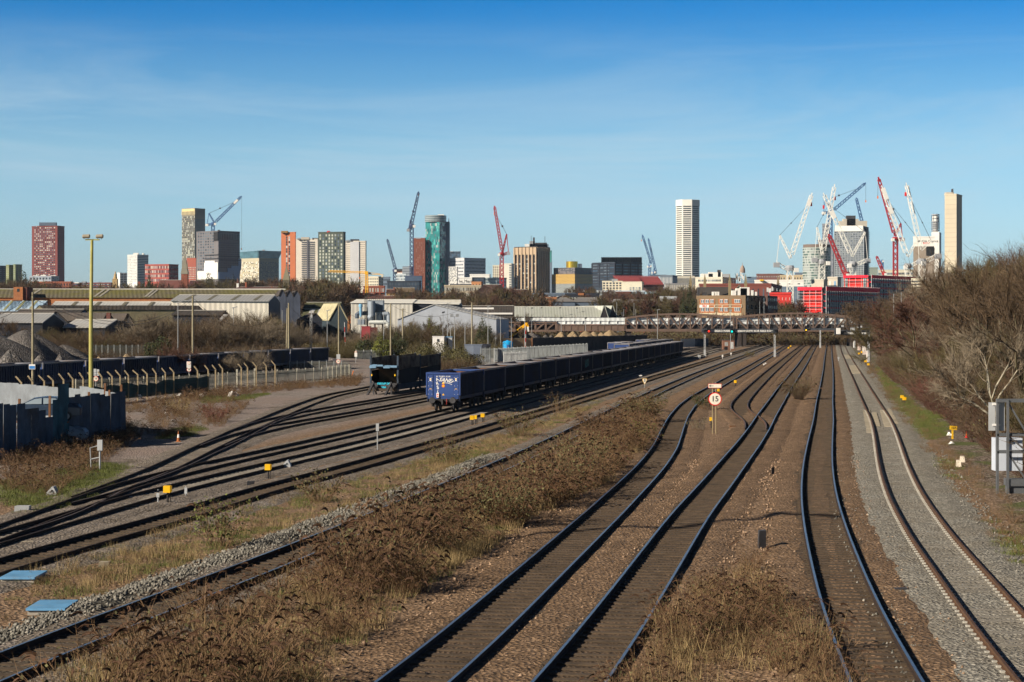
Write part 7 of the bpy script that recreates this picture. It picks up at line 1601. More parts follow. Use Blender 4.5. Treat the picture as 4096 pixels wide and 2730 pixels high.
tower('tall slim grey and gold tower with a columned crown', 727.5, 779.5, 820.7, 836, 3000, C_('goldgrey', (.2,.18,.13)), 1120, [g(13,32,.6,.7,[GD_,GM_,GK,GD_,GC_,GL_],d=.9)], [g(9,32,.35,.8,[GB_L],d=.86)], 38, extra=lambda r, L, Q, s: [L.hbar(mb, 0, 1, .985, 4, .3) or [L.bar(mb, i/10, .92, .97, .9, .3) for i in range(11)] and mb.part('crown', C_('gold', (.62,.5,.25)), r) for mb in [MB()]])
def scaff6(r, L, Q, s):
 mb = MB(); L.hbar(mb, .38, 1, .2, 14, .9); L.hbar(mb, .08, 1, .06, 9.5, 1.1); L.hbar(mb, .42, .85, .35, 2.5, .9); mb.part('scaffold_sheet', WHW, r)
 mb = MB(); Q.hbar(mb, 0, .98, .05, 8, .9); Q.hbar(mb, .42, 1, .16, 6, .8); Q.hbar(mb, .6, 1.04, .22, 5, .7); Q.hbar(mb, .93, 1.06, .34, 9, .7); mb.part('scaffold_sheet', C_('bluesheet', (.22,.3,.42)), r)
 mb = MB()
 for z in (.42, .5): L.hbar(mb, .4, 1, z, .8, 1.2); Q.hbar(mb, 0, 1, z-.03, .8, 1.0)
 for z in (.86, .9, .94, .98): L.hbar(mb, .83, 1, z, .7, 1.4)
 for i in range(6): L.bar(mb, .83+i*.034, .8, 1.0, .5, 1.4)
 mb.part('scaffold', M_STEELDK, r)
tower('dark grey block wrapped in white scaffold sheets low down, a blue crane behind', 785.6, 873.6, 959.4, 927, 2300, C_('dgrey', (.15,.14,.14)), 1112, [g(7,14,.5,.55,[GM_,GD_],a=.05,b=.82,c=.16),g(7,3,.5,.7,[GM_],a=.05,b=.78,c=0,d=.15)], [g(12,12,.35,.5,[GB_L,GD_],c=.2,d=.78),g(13,1,.8,.9,[GK],c=.82,d=.98)], 42, [(872,880,921,M_STEELDK)], extra=scaff6)
tower('red brick block with wavy roofline squeezed before the scaffolded block', 746.7, 784, 785, 1036, 2250, C_('redb', (.3,.08,.05)), 1118, [g(6,7,.6,.4,[GC_,GL_],c=.0,d=.62)], ())
def cube(r, L, Q, s):
 L.grid(s, 22, 16, .62, .62, [C_('px_gold', (.4,.33,.17)), WHW, WHW, GD_], c=.0, d=.86, skip=.2); Q.grid(s, 22, 16, .6, .6, [C_('px_blue', (.13,.16,.24)), GB_L], c=0, d=.86, skip=.3)
 mb = MB(); p0, p1, p2 = L.p, L.p+L.u*L.L, Q.p+Q.u*Q.L; zt = L.z1
 for a, b, n, o0, o1 in ((p0, p1, L.n, 9, 0), (p1, p2, Q.n, 4, 5)):
  mb.prism([V((a.x,a.y,zt)), V((b.x,b.y,zt)), V((b.x,b.y,zt+9))+(b-a).normalized()*(o1 if n is Q.n else 0), V((a.x,a.y,zt+(8 if n is L.n else 9)))-(b-a).normalized()*(0)], -n*3)
 mb.part('glass_crown', glass('crown_teal', (.06,.13,.16), .1), r)
tower('cube shaped block pixelled in white and gold under a faceted glass crown', 959.7, 1036, 1115.6, 1033, 2400, C_('cubebase', (.42,.38,.27)), 1130, (), (), 44, [(1050,1060,1000,PLANT)], parapet=False, extra=cube)
tower('bright orange brick slab tower with two dark window strips', 1124.6, 1182, 1184, 932, 2300, ORT, 1125, [g(2,19,.55,.85,[GK,GD_,GC_],a=.3,b=.66,d=.93)], (), 25, [(1126,1152,925,C_('ochre', (.3,.16,.05)))])
def balc(r, L, Q, s):
 mb = MB()
 for j in range(20): L.hbar(mb, .27, .85, .03+j*.048, 1.3, 1.0)
 L.bar(mb, .55, 0, .98, 2.2, 1.4); mb.part('balcony', C_('balc', (.1,.1,.11)), r)
WB = C_('blockwhite', (.62,.56,.46))
tower('pale concrete tower block with dark balcony lines down its centre', 1183.5, 1271, 1273, 959, 2600, WB, 1140, (), (), 8, [(1205,1238,950,CONW),(1190,1200,953,PLANT),(1250,1272,953,M_STEELDK)], extra=balc)
tower('dark green grey tower with eight columns of bright windows', 1273, 1374, 1382.4, 931, 2300, C_('dgreen', (.07,.085,.065)), 1150, [g(8,17,.5,.66,MIX2+[GL_,GL_],a=.02,b=.98,d=.98)], (), 14, [(1309,1320,925,M_RED)])
tower('second pale concrete tower block with small window rows and a recessed centre', 1382.4, 1462, 1466, 967, 2700, WB, 1150, [g(7,22,.5,.25,[GK],a=0,b=.33),g(9,22,.5,.25,[GK],a=.6,b=.98)], (), 8, [(1402,1437,958,M_STEELDK),(1385,1398,961,PLANT)], extra=lambda r, L, Q, s: [L.bar(mb, .4, 0, .99, 9, .9) or L.bar(mb, .52, 0, 1.0, 9, 1.2) or mb.part('recess', C_('recess', (.5,.5,.5)), r) for mb in [MB()]])
tower('cream office with square windows under the yellow crane', 1469.5, 1514, 1533, 1111, 1700, CRW, 1145, [g(6,3,.5,.5,[GD_])], [g(3,3,.5,.5,[GK])], 24); tower('grey flat roofed block beside the cream office', 1533, 1560, 1561, 1112, 1800, BLUEW, 1145, [g(5,2,.8,.4,[GD_])], ()); tower('low brown and cream block below the yellow crane mast', 1455, 1538, 1540, 1150, 1300, RBR, 1172, [g(8,1,.5,.7,[GC_,GL_])], (), 8)
tower('long dark blue office block under the navy cranes', 1549, 1678, 1684, 1129, 1600, BLK, 1160, [g(34,2,.3,.8,[GM_,GB_L])], (), 10)
tower('old brick block with a clock under a hipped roof', 1585, 1616, 1620, 1086, 2300, C_('clockbrick', (.26,.11,.06)), 1130, [g(6,2,.5,.5,[GC_])], (), 12, [(1588,1615,1077,SLATE)], extra=lambda r, L, Q, s: [mb.ob(L.p+L.u*L.L*.5+L.n*.3+V((0,0,L.z0+(L.z1-L.z0)*.62)), L.u*3.2, L.n*.3, (0,0,3.2)) and mb.part('clock_face', WHW, r) for mb in [MB()]])
def frame(r, L, Q, s):
 mb = MB()
 for j in range(7): L.hbar(mb, 0, 1, .05+j*.155, 1.5, 1.6)
 for i in range(8): L.bar(mb, i/7, 0, 1, .7, 1.4)
 mb.part('floor_edges', C_('floors', (.25,.28,.31)), r)
tower('stepped grey building frame under construction beside the clock block', 1612, 1645, 1652, 1070, 2000, BLUEW, 1135, (), (), 12, [(1634,1646,1064,CONW)], extra=frame); tower('pale glazed lower frame floors before the clock block', 1584, 1625, 1627, 1100, 1950, C_('pgl', (.4,.45,.47)), 1135, [g(8,3,.8,.6,[GM_,GC_])], ()); tower('dark scaffolded base wrapping the navy crane mast', 1620, 1688, 1690, 1108, 1850, C_('dscaf', (.03,.045,.08)), 1160, [g(14,6,.3,.6,[GB_L])], ())
tower('red brown ribbed tower just beside the tall teal glass tower', 1653, 1699, 1703, 956, 2500, RBR, 1170, [g(5,24,.4,.6,[GK,GD_,GC_],a=.2,b=.98,d=.94)], (), 14, [(1664,1690,952,PLANT)], extra=lambda r, L, Q, s: [[L.bar(mb, i/13, 0, 1, .5, .5) for i in range(14)] and mb.part('fins', C_('finred', (.34,.12,.07)), r) for mb in [MB()]])
def teal(r, L, Q, s):
 Y = 2500; k = Y/FQ; Z = lambda y: CZ-(y-HY)*k; tl, td = glass('teal_light', (.1,.4,.36), .2), glass('teal_dark', (.01,.07,.08), .15)
 L.grid(s, 12, 26, .8, .95, [tl, td, MATS['teal_glass'], MATS['teal_glass'], GM_, GC_], skip=.35, d=.985); Q.grid(s, 5, 26, .85, .95, [td, BLUEW], skip=.3, d=.985)
 m = MB(); c = V(((1736-CX)*k, Y+14, 0)); r2 = (1783.5-1698)/2*k; c.x = ((1698+1783.5)/2-CX)*k; m.lathe([(r2*.9,Z(889)),(r2,Z(887)),(r2,Z(863)),(r2*.97,Z(861))], c, 40); cr = m.part('crown', glass('crown_grey', (.12,.16,.17), .15), r); m = MB()
 for y in (885, 878, 871, 864): m.lathe([(r2+.3,Z(y)-.5),(r2+.3,Z(y)+.5)], c, 40)
 m.part('crown_band', C_('band', (.3,.34,.34)), cr); m = MB(); m.box((1772-CX)*k, (1795.7-CX)*k, Y+18, Y+40, 20, Z(885)); m.part('back_slab', C_('backslab', (.13,.18,.22)), r)
 m = MB(); m.prism([((1791-CX)*k,Y+19,Z(885)), ((1795-CX)*k,Y+19,Z(885)), ((1793.5-CX)*k,Y+19,Z(862))], (0,2,0)); m.box((1750-CX)*k,(1775-CX)*k,Y+8,Y+14,Z(861),Z(857)); m.part('roof_fin', WHW, r)
tower('tall teal glass tower with an overhanging curved grey crown and a grey back slab', 1702, 1758, 1783, 889, 2500, glass('teal_glass', (.02,.2,.19), .18), 1175, (), (), 26, extra=teal, name='glass_tower', parapet=False)
tower('small dark glass block behind the honeycomb fronted building', 1795.7, 1840, 1842, 1009, 2800, BLUEW, 1060, [g(8,6,.85,.8,[GB_L,GD_])], (), 10, [(1801,1812,1006,PLANT)])
tower('white building fronted with rows of dark hexagon openings', 1795, 1857, 1942.5, 1035, 2500, C_('honey', (.5,.5,.5)), 1120, [g(11,6,.62,.42,[GD_,GM_],shift=.5,a=.05,b=.93,d=.95)], [g(14,6,.62,.42,[GK],shift=.5,a=.05,b=.95,d=.95)], 48, [(1865,1895,1033,PLANT)]); tower('low white block speckled in black before the honeycomb front', 1794.7, 1829, 1832, 1071, 2300, WHW, 1140, [g(16,18,.7,.6,[GK,GM_],skip=.45)], (), 8)
tower('plain white block with dark roof letters facing the tracks', 1837.6, 1888, 1889, 1114, 2000, WHW, 1142, [g(1,4,.06,.4,[GK],a=.3,b=.5,c=.3)], (), 5, extra=lambda r, L, Q, s: text('The Market', 4.2, (L.p+L.u*L.L*.55+L.n*1.0+V((0,0,L.z0+4))), 0, M_BLACK, r)); tower('dark strip windowed block joined to the plain white one', 1889, 1936, 1938, 1114, 2000, BLK, 1142, [g(10,3,.4,.8,[GB_L,GM_])], (), 5); tower('long white upper storey carrying a small dark sign', 1879, 1958, 1962, 1101, 2050, WHW, 1116, (), (), 6, extra=lambda r, L, Q, s: text('QUEENSWAY', 3.2, (L.p+L.u*L.L*.66+L.n*1.0+V((0,0,L.z1-5))), 0, M_BLACK, r)); tower('pale green glass fronted low block', 1937, 1990, 1992, 1115, 2000, C_('pgg', (.42,.48,.45)), 1135, [g(10,2,.7,.7,[GB_L,GM_])], (), 5); tower('dark block behind the red crane mast foot', 1990, 2024, 2026, 1116, 1950, BLK, 1170, [g(4,4,.6,.4,[GB_L])], (), 8); tower('small orange brick rooftop block above the long beige one', 1886, 1925, 1930, 1132, 1700, C_('obrick', (.45,.2,.08)), 1152, [g(3,1,.25,.5,[GK])], (), 10); tower('dark flat block under the white sign block', 1800, 1888, 1900, 1141, 1720, BLK, 1160, (), ())
tower('long beige slab with a grid of pale windows before trees', 1778, 1925, 1928, 1147, 1250, C_('beige', (.4,.34,.24)), 1190, [g(22,2,.5,.6,[GC_,GD_])], (), 6)
tower('cream block with big windows beside the red crane', 1971, 2001, 2002, 1065, 2300, CRW, 1115, [g(4,5,.5,.6,[GD_])], (), 10); tower('plain cream tower with narrow side windows beside the finned tower', 2002, 2046, 2057, 1058, 2200, C_('cream2', (.68,.64,.53)), 1172, [g(1,10,.5,.3,[GK],a=.05,b=.3,d=.9),g(1,12,.85,.5,[GM_],a=.78,b=1.0)], (), 8)
def fins(r, L, Q, s):
 mb = MB()
 for i in range(7): L.bar(mb, .02+i*.16, 0, 1, 1.6, 1.8)
 for i in range(7): Q.bar(mb, .08+i*.14, 0, 1, 1.2, 1.4)
 L.hbar(mb, 0, 1, .925, (L.z1-L.z0)*.15, .9); Q.hbar(mb, 0, 1, .96, (L.z1-L.z0)*.08, .9); mb.part('fins', C_('fin', (.42,.31,.2)), r)
tower('tall brown tower ribbed with pale vertical fins and topped by aerials', 2057.7, 2147.6, 2198.6, 990, 2300, C_('brownfin', (.055,.045,.04)), 1182, [g(6,17,.6,.5,[GK,GK,GD_,GC_],d=.83,skip=.3)], [g(6,17,.5,.5,[GK,GD_],skip=.3,d=.9)], 36, [(2099,2146,977,WHW),(2146,2194,978,BLUEW),(2118,2140,966,PLANT),(2140,2188,972,M_STEELDK),(2132,2139,951,M_STEELDK),(2124,2125.5,944,M_STEELDK),(2179,2180.5,946,M_STEELDK)], extra=fins)
tower('narrow teal glass slab peeping out behind the finned tower', 2199, 2206, 2207, 1006, 2500, C_('tealslab', (.03,.16,.15)), 1100, (), ()); tower('dark slab tucked behind the finned tower', 2198, 2207, 2208, 1053, 2450, BLUEW, 1182, (), ())
def library():
 r = tower('library block in dark and gold filigree with a shining gold drum on top', 2214, 2299, 2366, 1071, 2300, C_('fili_dark', (.13,.12,.13)), 1100, [g(16,6,.6,.6,[C_('fili', (.2,.19,.19)), GD_],shift=.5)], [g(16,6,.6,.6,[GB_L,BLK],shift=.5)], 38, [(2313,2328,1056,BLUEW)], parapet=False); Y = 2300; k = Y/FQ
 C = V(((2299-CX)*k, Y-4, 0)); a = radians(38); dl, dr = V((-cos(a),sin(a),0)), V((sin(a),cos(a),0)); Z = lambda y: CZ-(y-HY)*k
 q = lambda d, x: ((x-CX)/FQ*C.y-C.x)/(d.x-(x-CX)/FQ*d.y)
 for y0, y1, mat, mr in ((1097,1136,C_('gold_wall', (.45,.29,.08)),BLK), (1136,1174,C_('lib_low', (.25,.27,.26)),BLK)):
  m = MB(); L1, L2 = q(dl, 2207.5), q(dr, 2370); m.prism([V((p.x,p.y,Z(y1))) for p in (C+dl*L1, C, C+dr*L2, C+dl*L1+dr*L2)], (0,0,Z(y0)-Z(y1))); m.part('tier', mat, r)
  st = dict(n=0, rest=MB(), ms=[]); Face(r, C+dl*L1, -dl, V((-sin(a),-cos(a),0)), L1, Z(y1), Z(y0)).grid(st, 20, 7, .35, .35, [BLK], shift=.5); Face(r, C, dr, V((cos(a),-sin(a),0)), L2, Z(y1), Z(y0)).grid(st, 16, 7, .5, .5, [GB_L], shift=.5)
  if st['rest'].f: st['rest'].part('filigree', st['ms'], r)['kind'] = 'stuff'
 t = NT('gold_drum'); gm = t.done((.75,.5,.06), .3, .8); m = MB(); m.lathe([((2313.4-2266.5)/2*k,Z(1071)),((2313.4-2266.5)/2*k,Z(1045)),((2313.4-2266.5)/2*k-.6,Z(1044.5))], V(((2290-CX)*k, Y+22, 0)), 36); m.part('gold_drum', gm, r, smoothed=False)
library()
def darkg(r, L, Q, s):
 mb = MB()
 for j in range(9): L.hbar(mb, 0, 1, .06+j*.115, 1.6, .9); Q.hbar(mb, 0, 1, .06+j*.115, 1.6, .9)
 for i in range(4): Q.bar(mb, i/3.5, 0, 1, 1.2, 1.0); L.bar(mb, i/3, 0, 1, 1.2, 1.0)
 mb.part('floor_bands', BLK, r)
tower('wide dark glass office with pale boxes along its roof', 2369, 2460, 2567.4, 1052, 2400, C_('dglass', (.035,.05,.07)), 1150, [g(4,8,.8,.45,[GM_,GB_L,GD_])], [g(4,8,.8,.45,[GB_L,glass('glass_tealblue', (.05,.12,.16), .1)])], 52, [(2407,2433,1032,C_('roofbox', (.5,.49,.42))),(2434,2464,1032,MATS['w_roofbox']),(2465,2494,1032,MATS['w_roofbox']),(2495,2524,1032,MATS['w_roofbox']),(2525,2546,1031,BLUEW),(2547,2567,1031,BLUEW),(2405,2567,1030,BLK)], extra=darkg)
def octagon():
 Y = 2700; k = Y/FQ; Z = lambda y: CZ-(y-HY)*k; R_ = (2802.4-2708.7)/2*k/cos(pi/8)*.985; c = V(((2755.5-CX)*k, Y+R_, 0)); zg = ground_z(0, Y)-3; root = thing('octagonal_tower', 'tall slim octagonal white tower banded with dark window rows, standing alone', 'building', (c.x, c.y, zg)); a0 = radians(-90+22.5-8)
 m = MB(); m.lathe([(R_,zg),(R_,Z(799)),(R_-.8,Z(798.5))], c, 8, a0=a0); m.part('shaft', C_('octwhite', (.7,.68,.6)), root); m = MB(); m.lathe([(R_+.35,Z(824)),(R_+.35,Z(799.5))], c, 8, a0=a0); m.part('crown', MATS['w_octwhite'], root); st = dict(n=0, rest=MB(), ms=[])
 for f in range(8):
  p, q = [c+V((cos(a0+(f+i)*pi/4), sin(a0+(f+i)*pi/4), 0))*R_ for i in (0, 1)]; u = (q-p).normalized(); n = V((u.y, -u.x, 0))
  if n.y > .2: continue
  Face(root, p, u, n, (q-p).length, Z(1107), Z(822)).grid(st, 1, 34, .84, .5, [GD_, GK], name='window_band')
 if st['rest'].f: st['rest'].part('window_bands', st['ms'], root)['kind'] = 'stuff'
octagon()
def zig():
 Y = 1900; k = Y/FQ; P = lambda x, y, d=0: V(((x-CX)*k, Y+d, CZ-(y-HY)*k)); root = thing('market_hall', 'hall with a big folded red lattice roof', 'building', P(2457, HY)); mt = C_('redroof', (.26,.05,.05))
 for pts in ([P(2457,1106,20), P(2558,1106,20), P(2566,1133), P(2476,1133)], [P(2558,1106,20), P(2637,1109,24), P(2658,1144,4), P(2568,1144)]):
  m = MB(); m.prism([pts[0], pts[1], pts[2], pts[3]], (0,1,-1)); rf = m.part('roof', C_('redroof_dark', (.1,.025,.028)), root); m = MB()
  for i in range(14):
   a, b = pts[0].lerp(pts[1], i/14), pts[3].lerp(pts[2], i/14); c_, d = pts[0].lerp(pts[1], (i+.5)/14), pts[3].lerp(pts[2], (i+.5)/14); m.beam(a+V((0,-1,1)), d+V((0,-1,1)), .6); m.beam(d+V((0,-1,1)), pts[0].lerp(pts[1], (i+1)/14)+V((0,-1,1)), .6)
  m.part('lattice', mt, rf)
 m = MB(); m.prism([P(2490,1133,3), P(2655,1143,6), P(2655,1166,6), P(2490,1166,3)], (0,15,0)); m.part('wall', C_('hallwall', (.2,.1,.09)), root)
zig()
for a in [('white office with a grid of dark square windows before the red roofed hall',2409.6,2488,2490,1129,1700,CRW,1168,[g(6,4,.6,.6,[GD_])],(),8,[(2448,2470,1117,PLANT)]),('cream block with paired windows joined to the gridded office',2488,2568,2574,1132,1690,C_('cream3', (.7,.65,.5)),1168,[g(4,2,.6,.7,[GM_,GC_],a=.35,b=.95,c=.05,d=.55)],(),8),('grey columned building with a flat dark roof',2640,2690,2709,1105,2000,C_('colgrey', (.14,.17,.2)),1160,[g(9,1,.25,.8,[WHW])],[g(6,1,.25,.8,[WHW])],14,[(2600,2665,1100,BLUEW)]),('long lower colonnade with pale posts',2660,2770,2772,1138,1850,C_('colon', (.2,.2,.2)),1165,[g(16,1,.2,.8,[CRW])],(),8),('glass fronted block with close pale fins below the octagonal tower',2705,2779,2781,1108,2100,C_('finpale', (.45,.42,.34)),1145,[g(24,1,.5,.7,[GD_])],(),10),
  ('long cream office with ribbon windows beside the octagonal tower',2781,2890,2942,1113,1800,C_('cream4', (.66,.6,.47)),1172,[g(18,3,.7,.42,[GM_,GC_,GD_],a=.1,b=.95)],[g(3,5,.3,.3,[GK])],20,[(2803,2850,1096,WHW),(2833,2888,1090,WHW),(2870,2882,1081,M_STEELDK),(2890,2918,1097,PLANT)]),('brown top floored building with small white windows',3026,3120,3140,1100,1800,C_('brtop', (.15,.07,.06)),1130,[g(10,2,.4,.3,[GC_])],(),14,[(3027,3041,1098,RBR),(3053,3067,1099,WHW)]),('dark glazed low building beyond the church pinnacles',2988,3026,3030,1112,1900,BLUEW,1140,[g(5,3,.8,.4,[GB_L])],()),('dark glazed low block in front of the white flat roofed building',3100,3222,3226,1152,1350,BLUEW,1190,[g(14,2,.7,.4,[GB_L,GM_])],()),('long white flat roofed building carrying small dark signs',3018,3215,3222,1125,1500,WHW,1170,[g(5,1,.25,.25,[GK],c=.6,d=.9)],(),8,[(3040,3052,1119,M_YEL)]),('cream stone block with arched windows behind the white flat roof',3120,3218,3222,1105,1750,C_('cstone', (.5,.4,.25)),1160,[g(9,3,.4,.4,[GD_])],(),10),('dark stepped roof block behind the cream stone one',3180,3222,3224,1095,1850,BLUEW,1120,(),()),
  ('long dark red brick block with an orange stripe behind the church',2797,3085,3127,1141,1150,C_('dred', (.17,.05,.035)),1200,[g(14,1,.25,.5,[GM_,GD_])],[g(3,2,.4,.4,[GK])],12,[(2897,2930,1139.5,M_ORANGE),(2960,2995,1139.5,M_ORANGE)]),('bright red hoarding block just before the white crane mast',3080,3165,3170,1178,1000,C_('hoard', (.6,.04,.03)),1215,[g(6,1,.1,.3,[WHW])],(),6),
  ('long cream office slab seen beyond the red scaffolding',3513,3650,3660,1083,1900,C_('slabcream', (.45,.42,.33)),1130,[g(22,2,.8,.35,[GD_,GM_])],()),('pale green grey block end beyond the red scaffolding',3475,3511,3513,1074,1950,C_('gregrey', (.22,.26,.22)),1130,(),(),10),('stacked concrete floors beside the big white crane',3645,3690,3692,1120,1150,CRW,1170,[g(1,4,.95,.4,[GD_])],()),
  ('bare concrete core standing low among the cranes',3245,3295,3310,1124,1250,CONW,1160,(),()),('bare concrete lift core with a blue hoist, between crane and red block',3310,3350,3364,1114,1260,CONW,1160,[g(2,1,.3,.5,[WHW,M_SKYB])],()),
  ('modern brick building with a pale cross on its wall',2160,2228,2240,1198,840,C_('chbrick', (.3,.13,.06)),1235,(),(),8),('long brick and glass range behind the modern brick building',2128,2300,2302,1180,1000,BLUEW,1205,[g(16,1,.7,.6,[GC_,GD_])],(),6,[(2159,2174,1174,B_ORNG),(2310,2334,1174,B_ORNG)]),('dark glazed range beside the orange lift box',2262,2394,2396,1182,980,BLK,1210,[g(12,1,.7,.4,[GC_,GM_])],(),6,[(2312,2335,1174,B_ORNG)]),('pale glass roofed hall stretching before the gridded office',2325,2580,2582,1168,1500,C_('glasshall', (.5,.55,.58)),1190,[g(40,2,.9,.8,[GC_,GM_])],(),3),('brick theatre block with a flat dark roof',2464,2522,2526,1175,1000,B_DKRED,1225,[g(3,1,.2,.3,[GC_])],(),8),('white lattice roofed brick terrace behind the bridge',2526,2650,2690,1186,980,B_DKRED,1225,[g(8,1,.3,.4,[GC_])],(),8),('grey boxed upper storey with twin windows on a red brick base',2641,2707,2708,1196,800,C_('gbox', (.38,.4,.41)),1226,[g(2,1,.7,.7,[GK],a=.3,b=.55,c=.1,d=.6)],(),4),('red brick base under the grey boxed storey',2636,2712,2714,1226,799,B_RED,1250,(),(),4)]: tower(*a, name='city_building')
m = MB(); k = 838/FQ; x = (2186-CX)*k; z = CZ-(1216-HY)*k; m.box(x-.2, x+.2, 835, 835.3, z-2.6, z+2.6); m.box(x-1, x+1, 834.98, 835.28, z+.7, z+1.1); m.one('wall_cross', CRW, 'pale cross fixed on the modern brick building wall', 'cross')
def pitched(label, x0, x1, yr, ye, Y, D, roof, wall, hip=.0, chim=(), cat='house'):
 r = shed(label, x0, x1, yr, ye, Y, D, roof, wall, None, hip, hip, cat=cat); r.name = 'pitched_house' if cat == 'house' else 'pitched_building'; k = (Y+D*.4)/FQ
 ROOTLOC[r.name] = V(r.location)
 for (cx, cy, w) in chim:
  m = MB(); m.box((cx-w/2-CX)*k, (cx+w/2-CX)*k, Y+D*.4-.6, Y+D*.4+.6, CZ-(ye-HY)*k, CZ-(cy-HY)*k); ch = m.part('chimney', B_RED, r); m = MB()
  for f in (-.25, .25): m.tube([((cx+w*f-CX)*k, Y+D*.4, CZ-(cy-HY)*k), ((cx+w*f-CX)*k, Y+D*.4, CZ-(cy-3-HY)*k)], .25, 6)
  m.part('chimney_pot', B_ORNG, ch)
 return r
for a in [('red roofed terrace with many chimneys below the yellow crane',1362,1535,1175,1195,860,12,TILE,B_ORNG,0,[(1374,1157,8),(1397,1160,8),(1437,1157,9),(1456,1160,8),(1498,1155,7),(1519,1146,8)]),('orange gabled house with white bargeboards at the terrace end',1362,1402,1157,1170,900,10,TILE,B_ORNG,4),('brown roofed house with pale gable beside the terrace',1546,1580,1159,1172,870,10,TILE,C_('ghouse', (.4,.24,.1)),4,[(1577,1153,4)]),('wide grey brown roofed house with bargeboards right of the terrace',1578,1655,1154,1170,880,12,C_('grbr', (.14,.1,.06)),BLK,0),('half ruined brick house with scattered rubble, below the terrace',1500,1600,1186,1200,820,10,TILE,B_ORNG,0),
  ('big dark pyramid roofed brick hall behind the ribbed roof',1872,2060,1141,1194,860,60,C_('pyr', (.085,.05,.04)),B_ORNG,14),('brown hipped roof hall beside the pyramid roofed one',2030,2135,1160,1196,850,40,C_('pyr2', (.08,.05,.042)),B_DKRED,9),('low winged roof pavilion with glazing, nearer the cross',2212,2300,1194,1208,800,16,C_('wing', (.17,.16,.15)),BLUEW,3),('low winged roof pavilion with glazing, farther from the cross',2284,2412,1194,1209,810,16,MATS['w_wing'],BLUEW,3),('low winged roof pavilion in front of the theatre block',2428,2515,1200,1214,790,16,MATS['w_wing'],BLUEW,3),('brown brick low house row behind the twin dark gables',2500,2640,1202,1216,780,14,C_('wing2', (.13,.11,.1)),B_RED,2),
  ('long red tiled roof range with one tall chimney stack near the dark stone spire',928,1130,1150,1158,950,14,TILE,B_RED,3,[(984,1133,7),(1045,1153,5),(1088,1151,5)])]: pitched(*a)
def spire(mb, x, Y, w, y0, y1, ytip, mi=0, mi2=1):
 k = Y/FQ; X = (x-CX)*k; Z = lambda y: CZ-(y-HY)*k; h = w*k/2; mb.box(X-h, X+h, Y-h, Y+h, Z(y0), Z(y1), mi); zt, z1 = Z(ytip), Z(y1)+.003; q = h*1.12
 mb.add([(X-q,Y-q,z1),(X+q,Y-q,z1),(X+q,Y+q,z1),(X-q,Y+q,z1),(X,Y,zt)], [(0,1,4),(1,2,4),(2,3,4),(3,0,4),(3,2,1,0)], mi2)
def church(label, parts, cat='church', name='church'):
 root = None
 for (nm, fn, mats) in parts:
  mb = MB(); fn(mb)
  if root is None: root = thing(name, label, cat, mb.v[0])
  mb.part(nm, mats, root)
STN = C_('dkstone', (.13,.11,.075))
church('brick church with a square tower under a slate grey spire', [('tower', lambda m: spire(m, 739.5, 1150, 26, 1165, 1097, 1010), [B_RED, C_('spire1', (.22,.2,.15))]), ('belfry', lambda m: spire(m, 739.5, 1149.8, 20.5, 1098, 1079, 1066), [WHW, MATS['w_spire1']]), ('pinnacle', lambda m: [spire(m, x, 1149, 4, 1090, 1075, 1040) for x in (729.5, 749.5)], [MATS['w_spire1']]*2)])
for a in [('steep roofed church nave in dark red tiles left of the spire',630,726,1122,1160,1152,16,C_('nave', (.14,.055,.045)),B_RED,0),('shaded church nave roof right of the brick spire',752,800,1124,1160,1152,16,C_('nave_shade', (.07,.03,.03)),B_RED,0)]: pitched(*a, cat='church')  # right nave roof is a darker tile copy, its shade put into the colour
church('dark stone church spire with corner pinnacles before the orange tower', [('tower', lambda m: spire(m, 1146, 1000, 26, 1160, 1122, 1060), [STN, C_('spire2', (.2,.18,.12))]), ('pinnacle', lambda m: [spire(m, x, 999, 4, 1126, 1118, 1104) for x in (1134, 1158)], [STN, MATS['w_spire2']])])
church('tiny white lantern spirelet on a red roof among the trees', [('lantern', lambda m: spire(m, 951, 980, 9, 1160, 1134, 1110), [WHW, TILE])], name='spirelet', cat='spire'); church('slim brick chimney stack standing among the distant trees', [('stack', lambda m: spire(m, 557, 1050, 10, 1162, 1130, 1126), [B_RED, B_RED])], name='chimney_stack', cat='chimney'); church('yellow stone bell tower in stacked round tiers near the white office', [('tower', lambda m: spire(m, 461, 1900, 20, 1160, 1118, 1112), [SAND, SAND]), ('tier', lambda m: [m.lathe([(w*.24*.9,CZ-(a-HY)*.2386),(w*.24*.9,CZ-(b-HY)*.2386),(w*.15,CZ-(b-1.5-HY)*.2386)], W(461.5,HY,1900)*1-V((0,0,CZ)), 14) for w, a, b in ((8.5,1117,1108),(6.2,1108,1098),(2.6,1098,1089))], [SAND])], name='bell_tower', cat='church tower')
church('dark slate church roof ringed by four stone pinnacled turrets', [('roof', lambda m: m.prism([W(2785,1186,1050), W(2800,1148,1058), W(2922,1149,1058), W(2940,1186,1050)], (0,18,0)), [C_('chroof', (.06,.052,.045))]), ('gable', lambda m: m.prism([W(2930,1170,1046), W(2962,1140,1046), W(2966,1170,1046)], (0,6,0)), [STN])]+[('turret', (lambda x, y0, y1, yt: lambda m: spire(m, x, 1044, 10, y0, y1, yt))(*q), [C_('turret', (.27,.21,.11)), C_('turret2', (.22,.18,.1))]) for q in ((2762,1190,1130,1097),(2776,1185,1158,1138),(2819.3,1150,1130,1094),(2918.8,1182,1132,1094),(2983,1160,1136,1093))])
church('slim stone spire in front of the white flat roofed building', [('spire', lambda m: spire(m, 3112, 1200, 9, 1160, 1135, 1096), [STN, C_('spire3', (.24,.19,.11))])], name='spire', cat='spire')
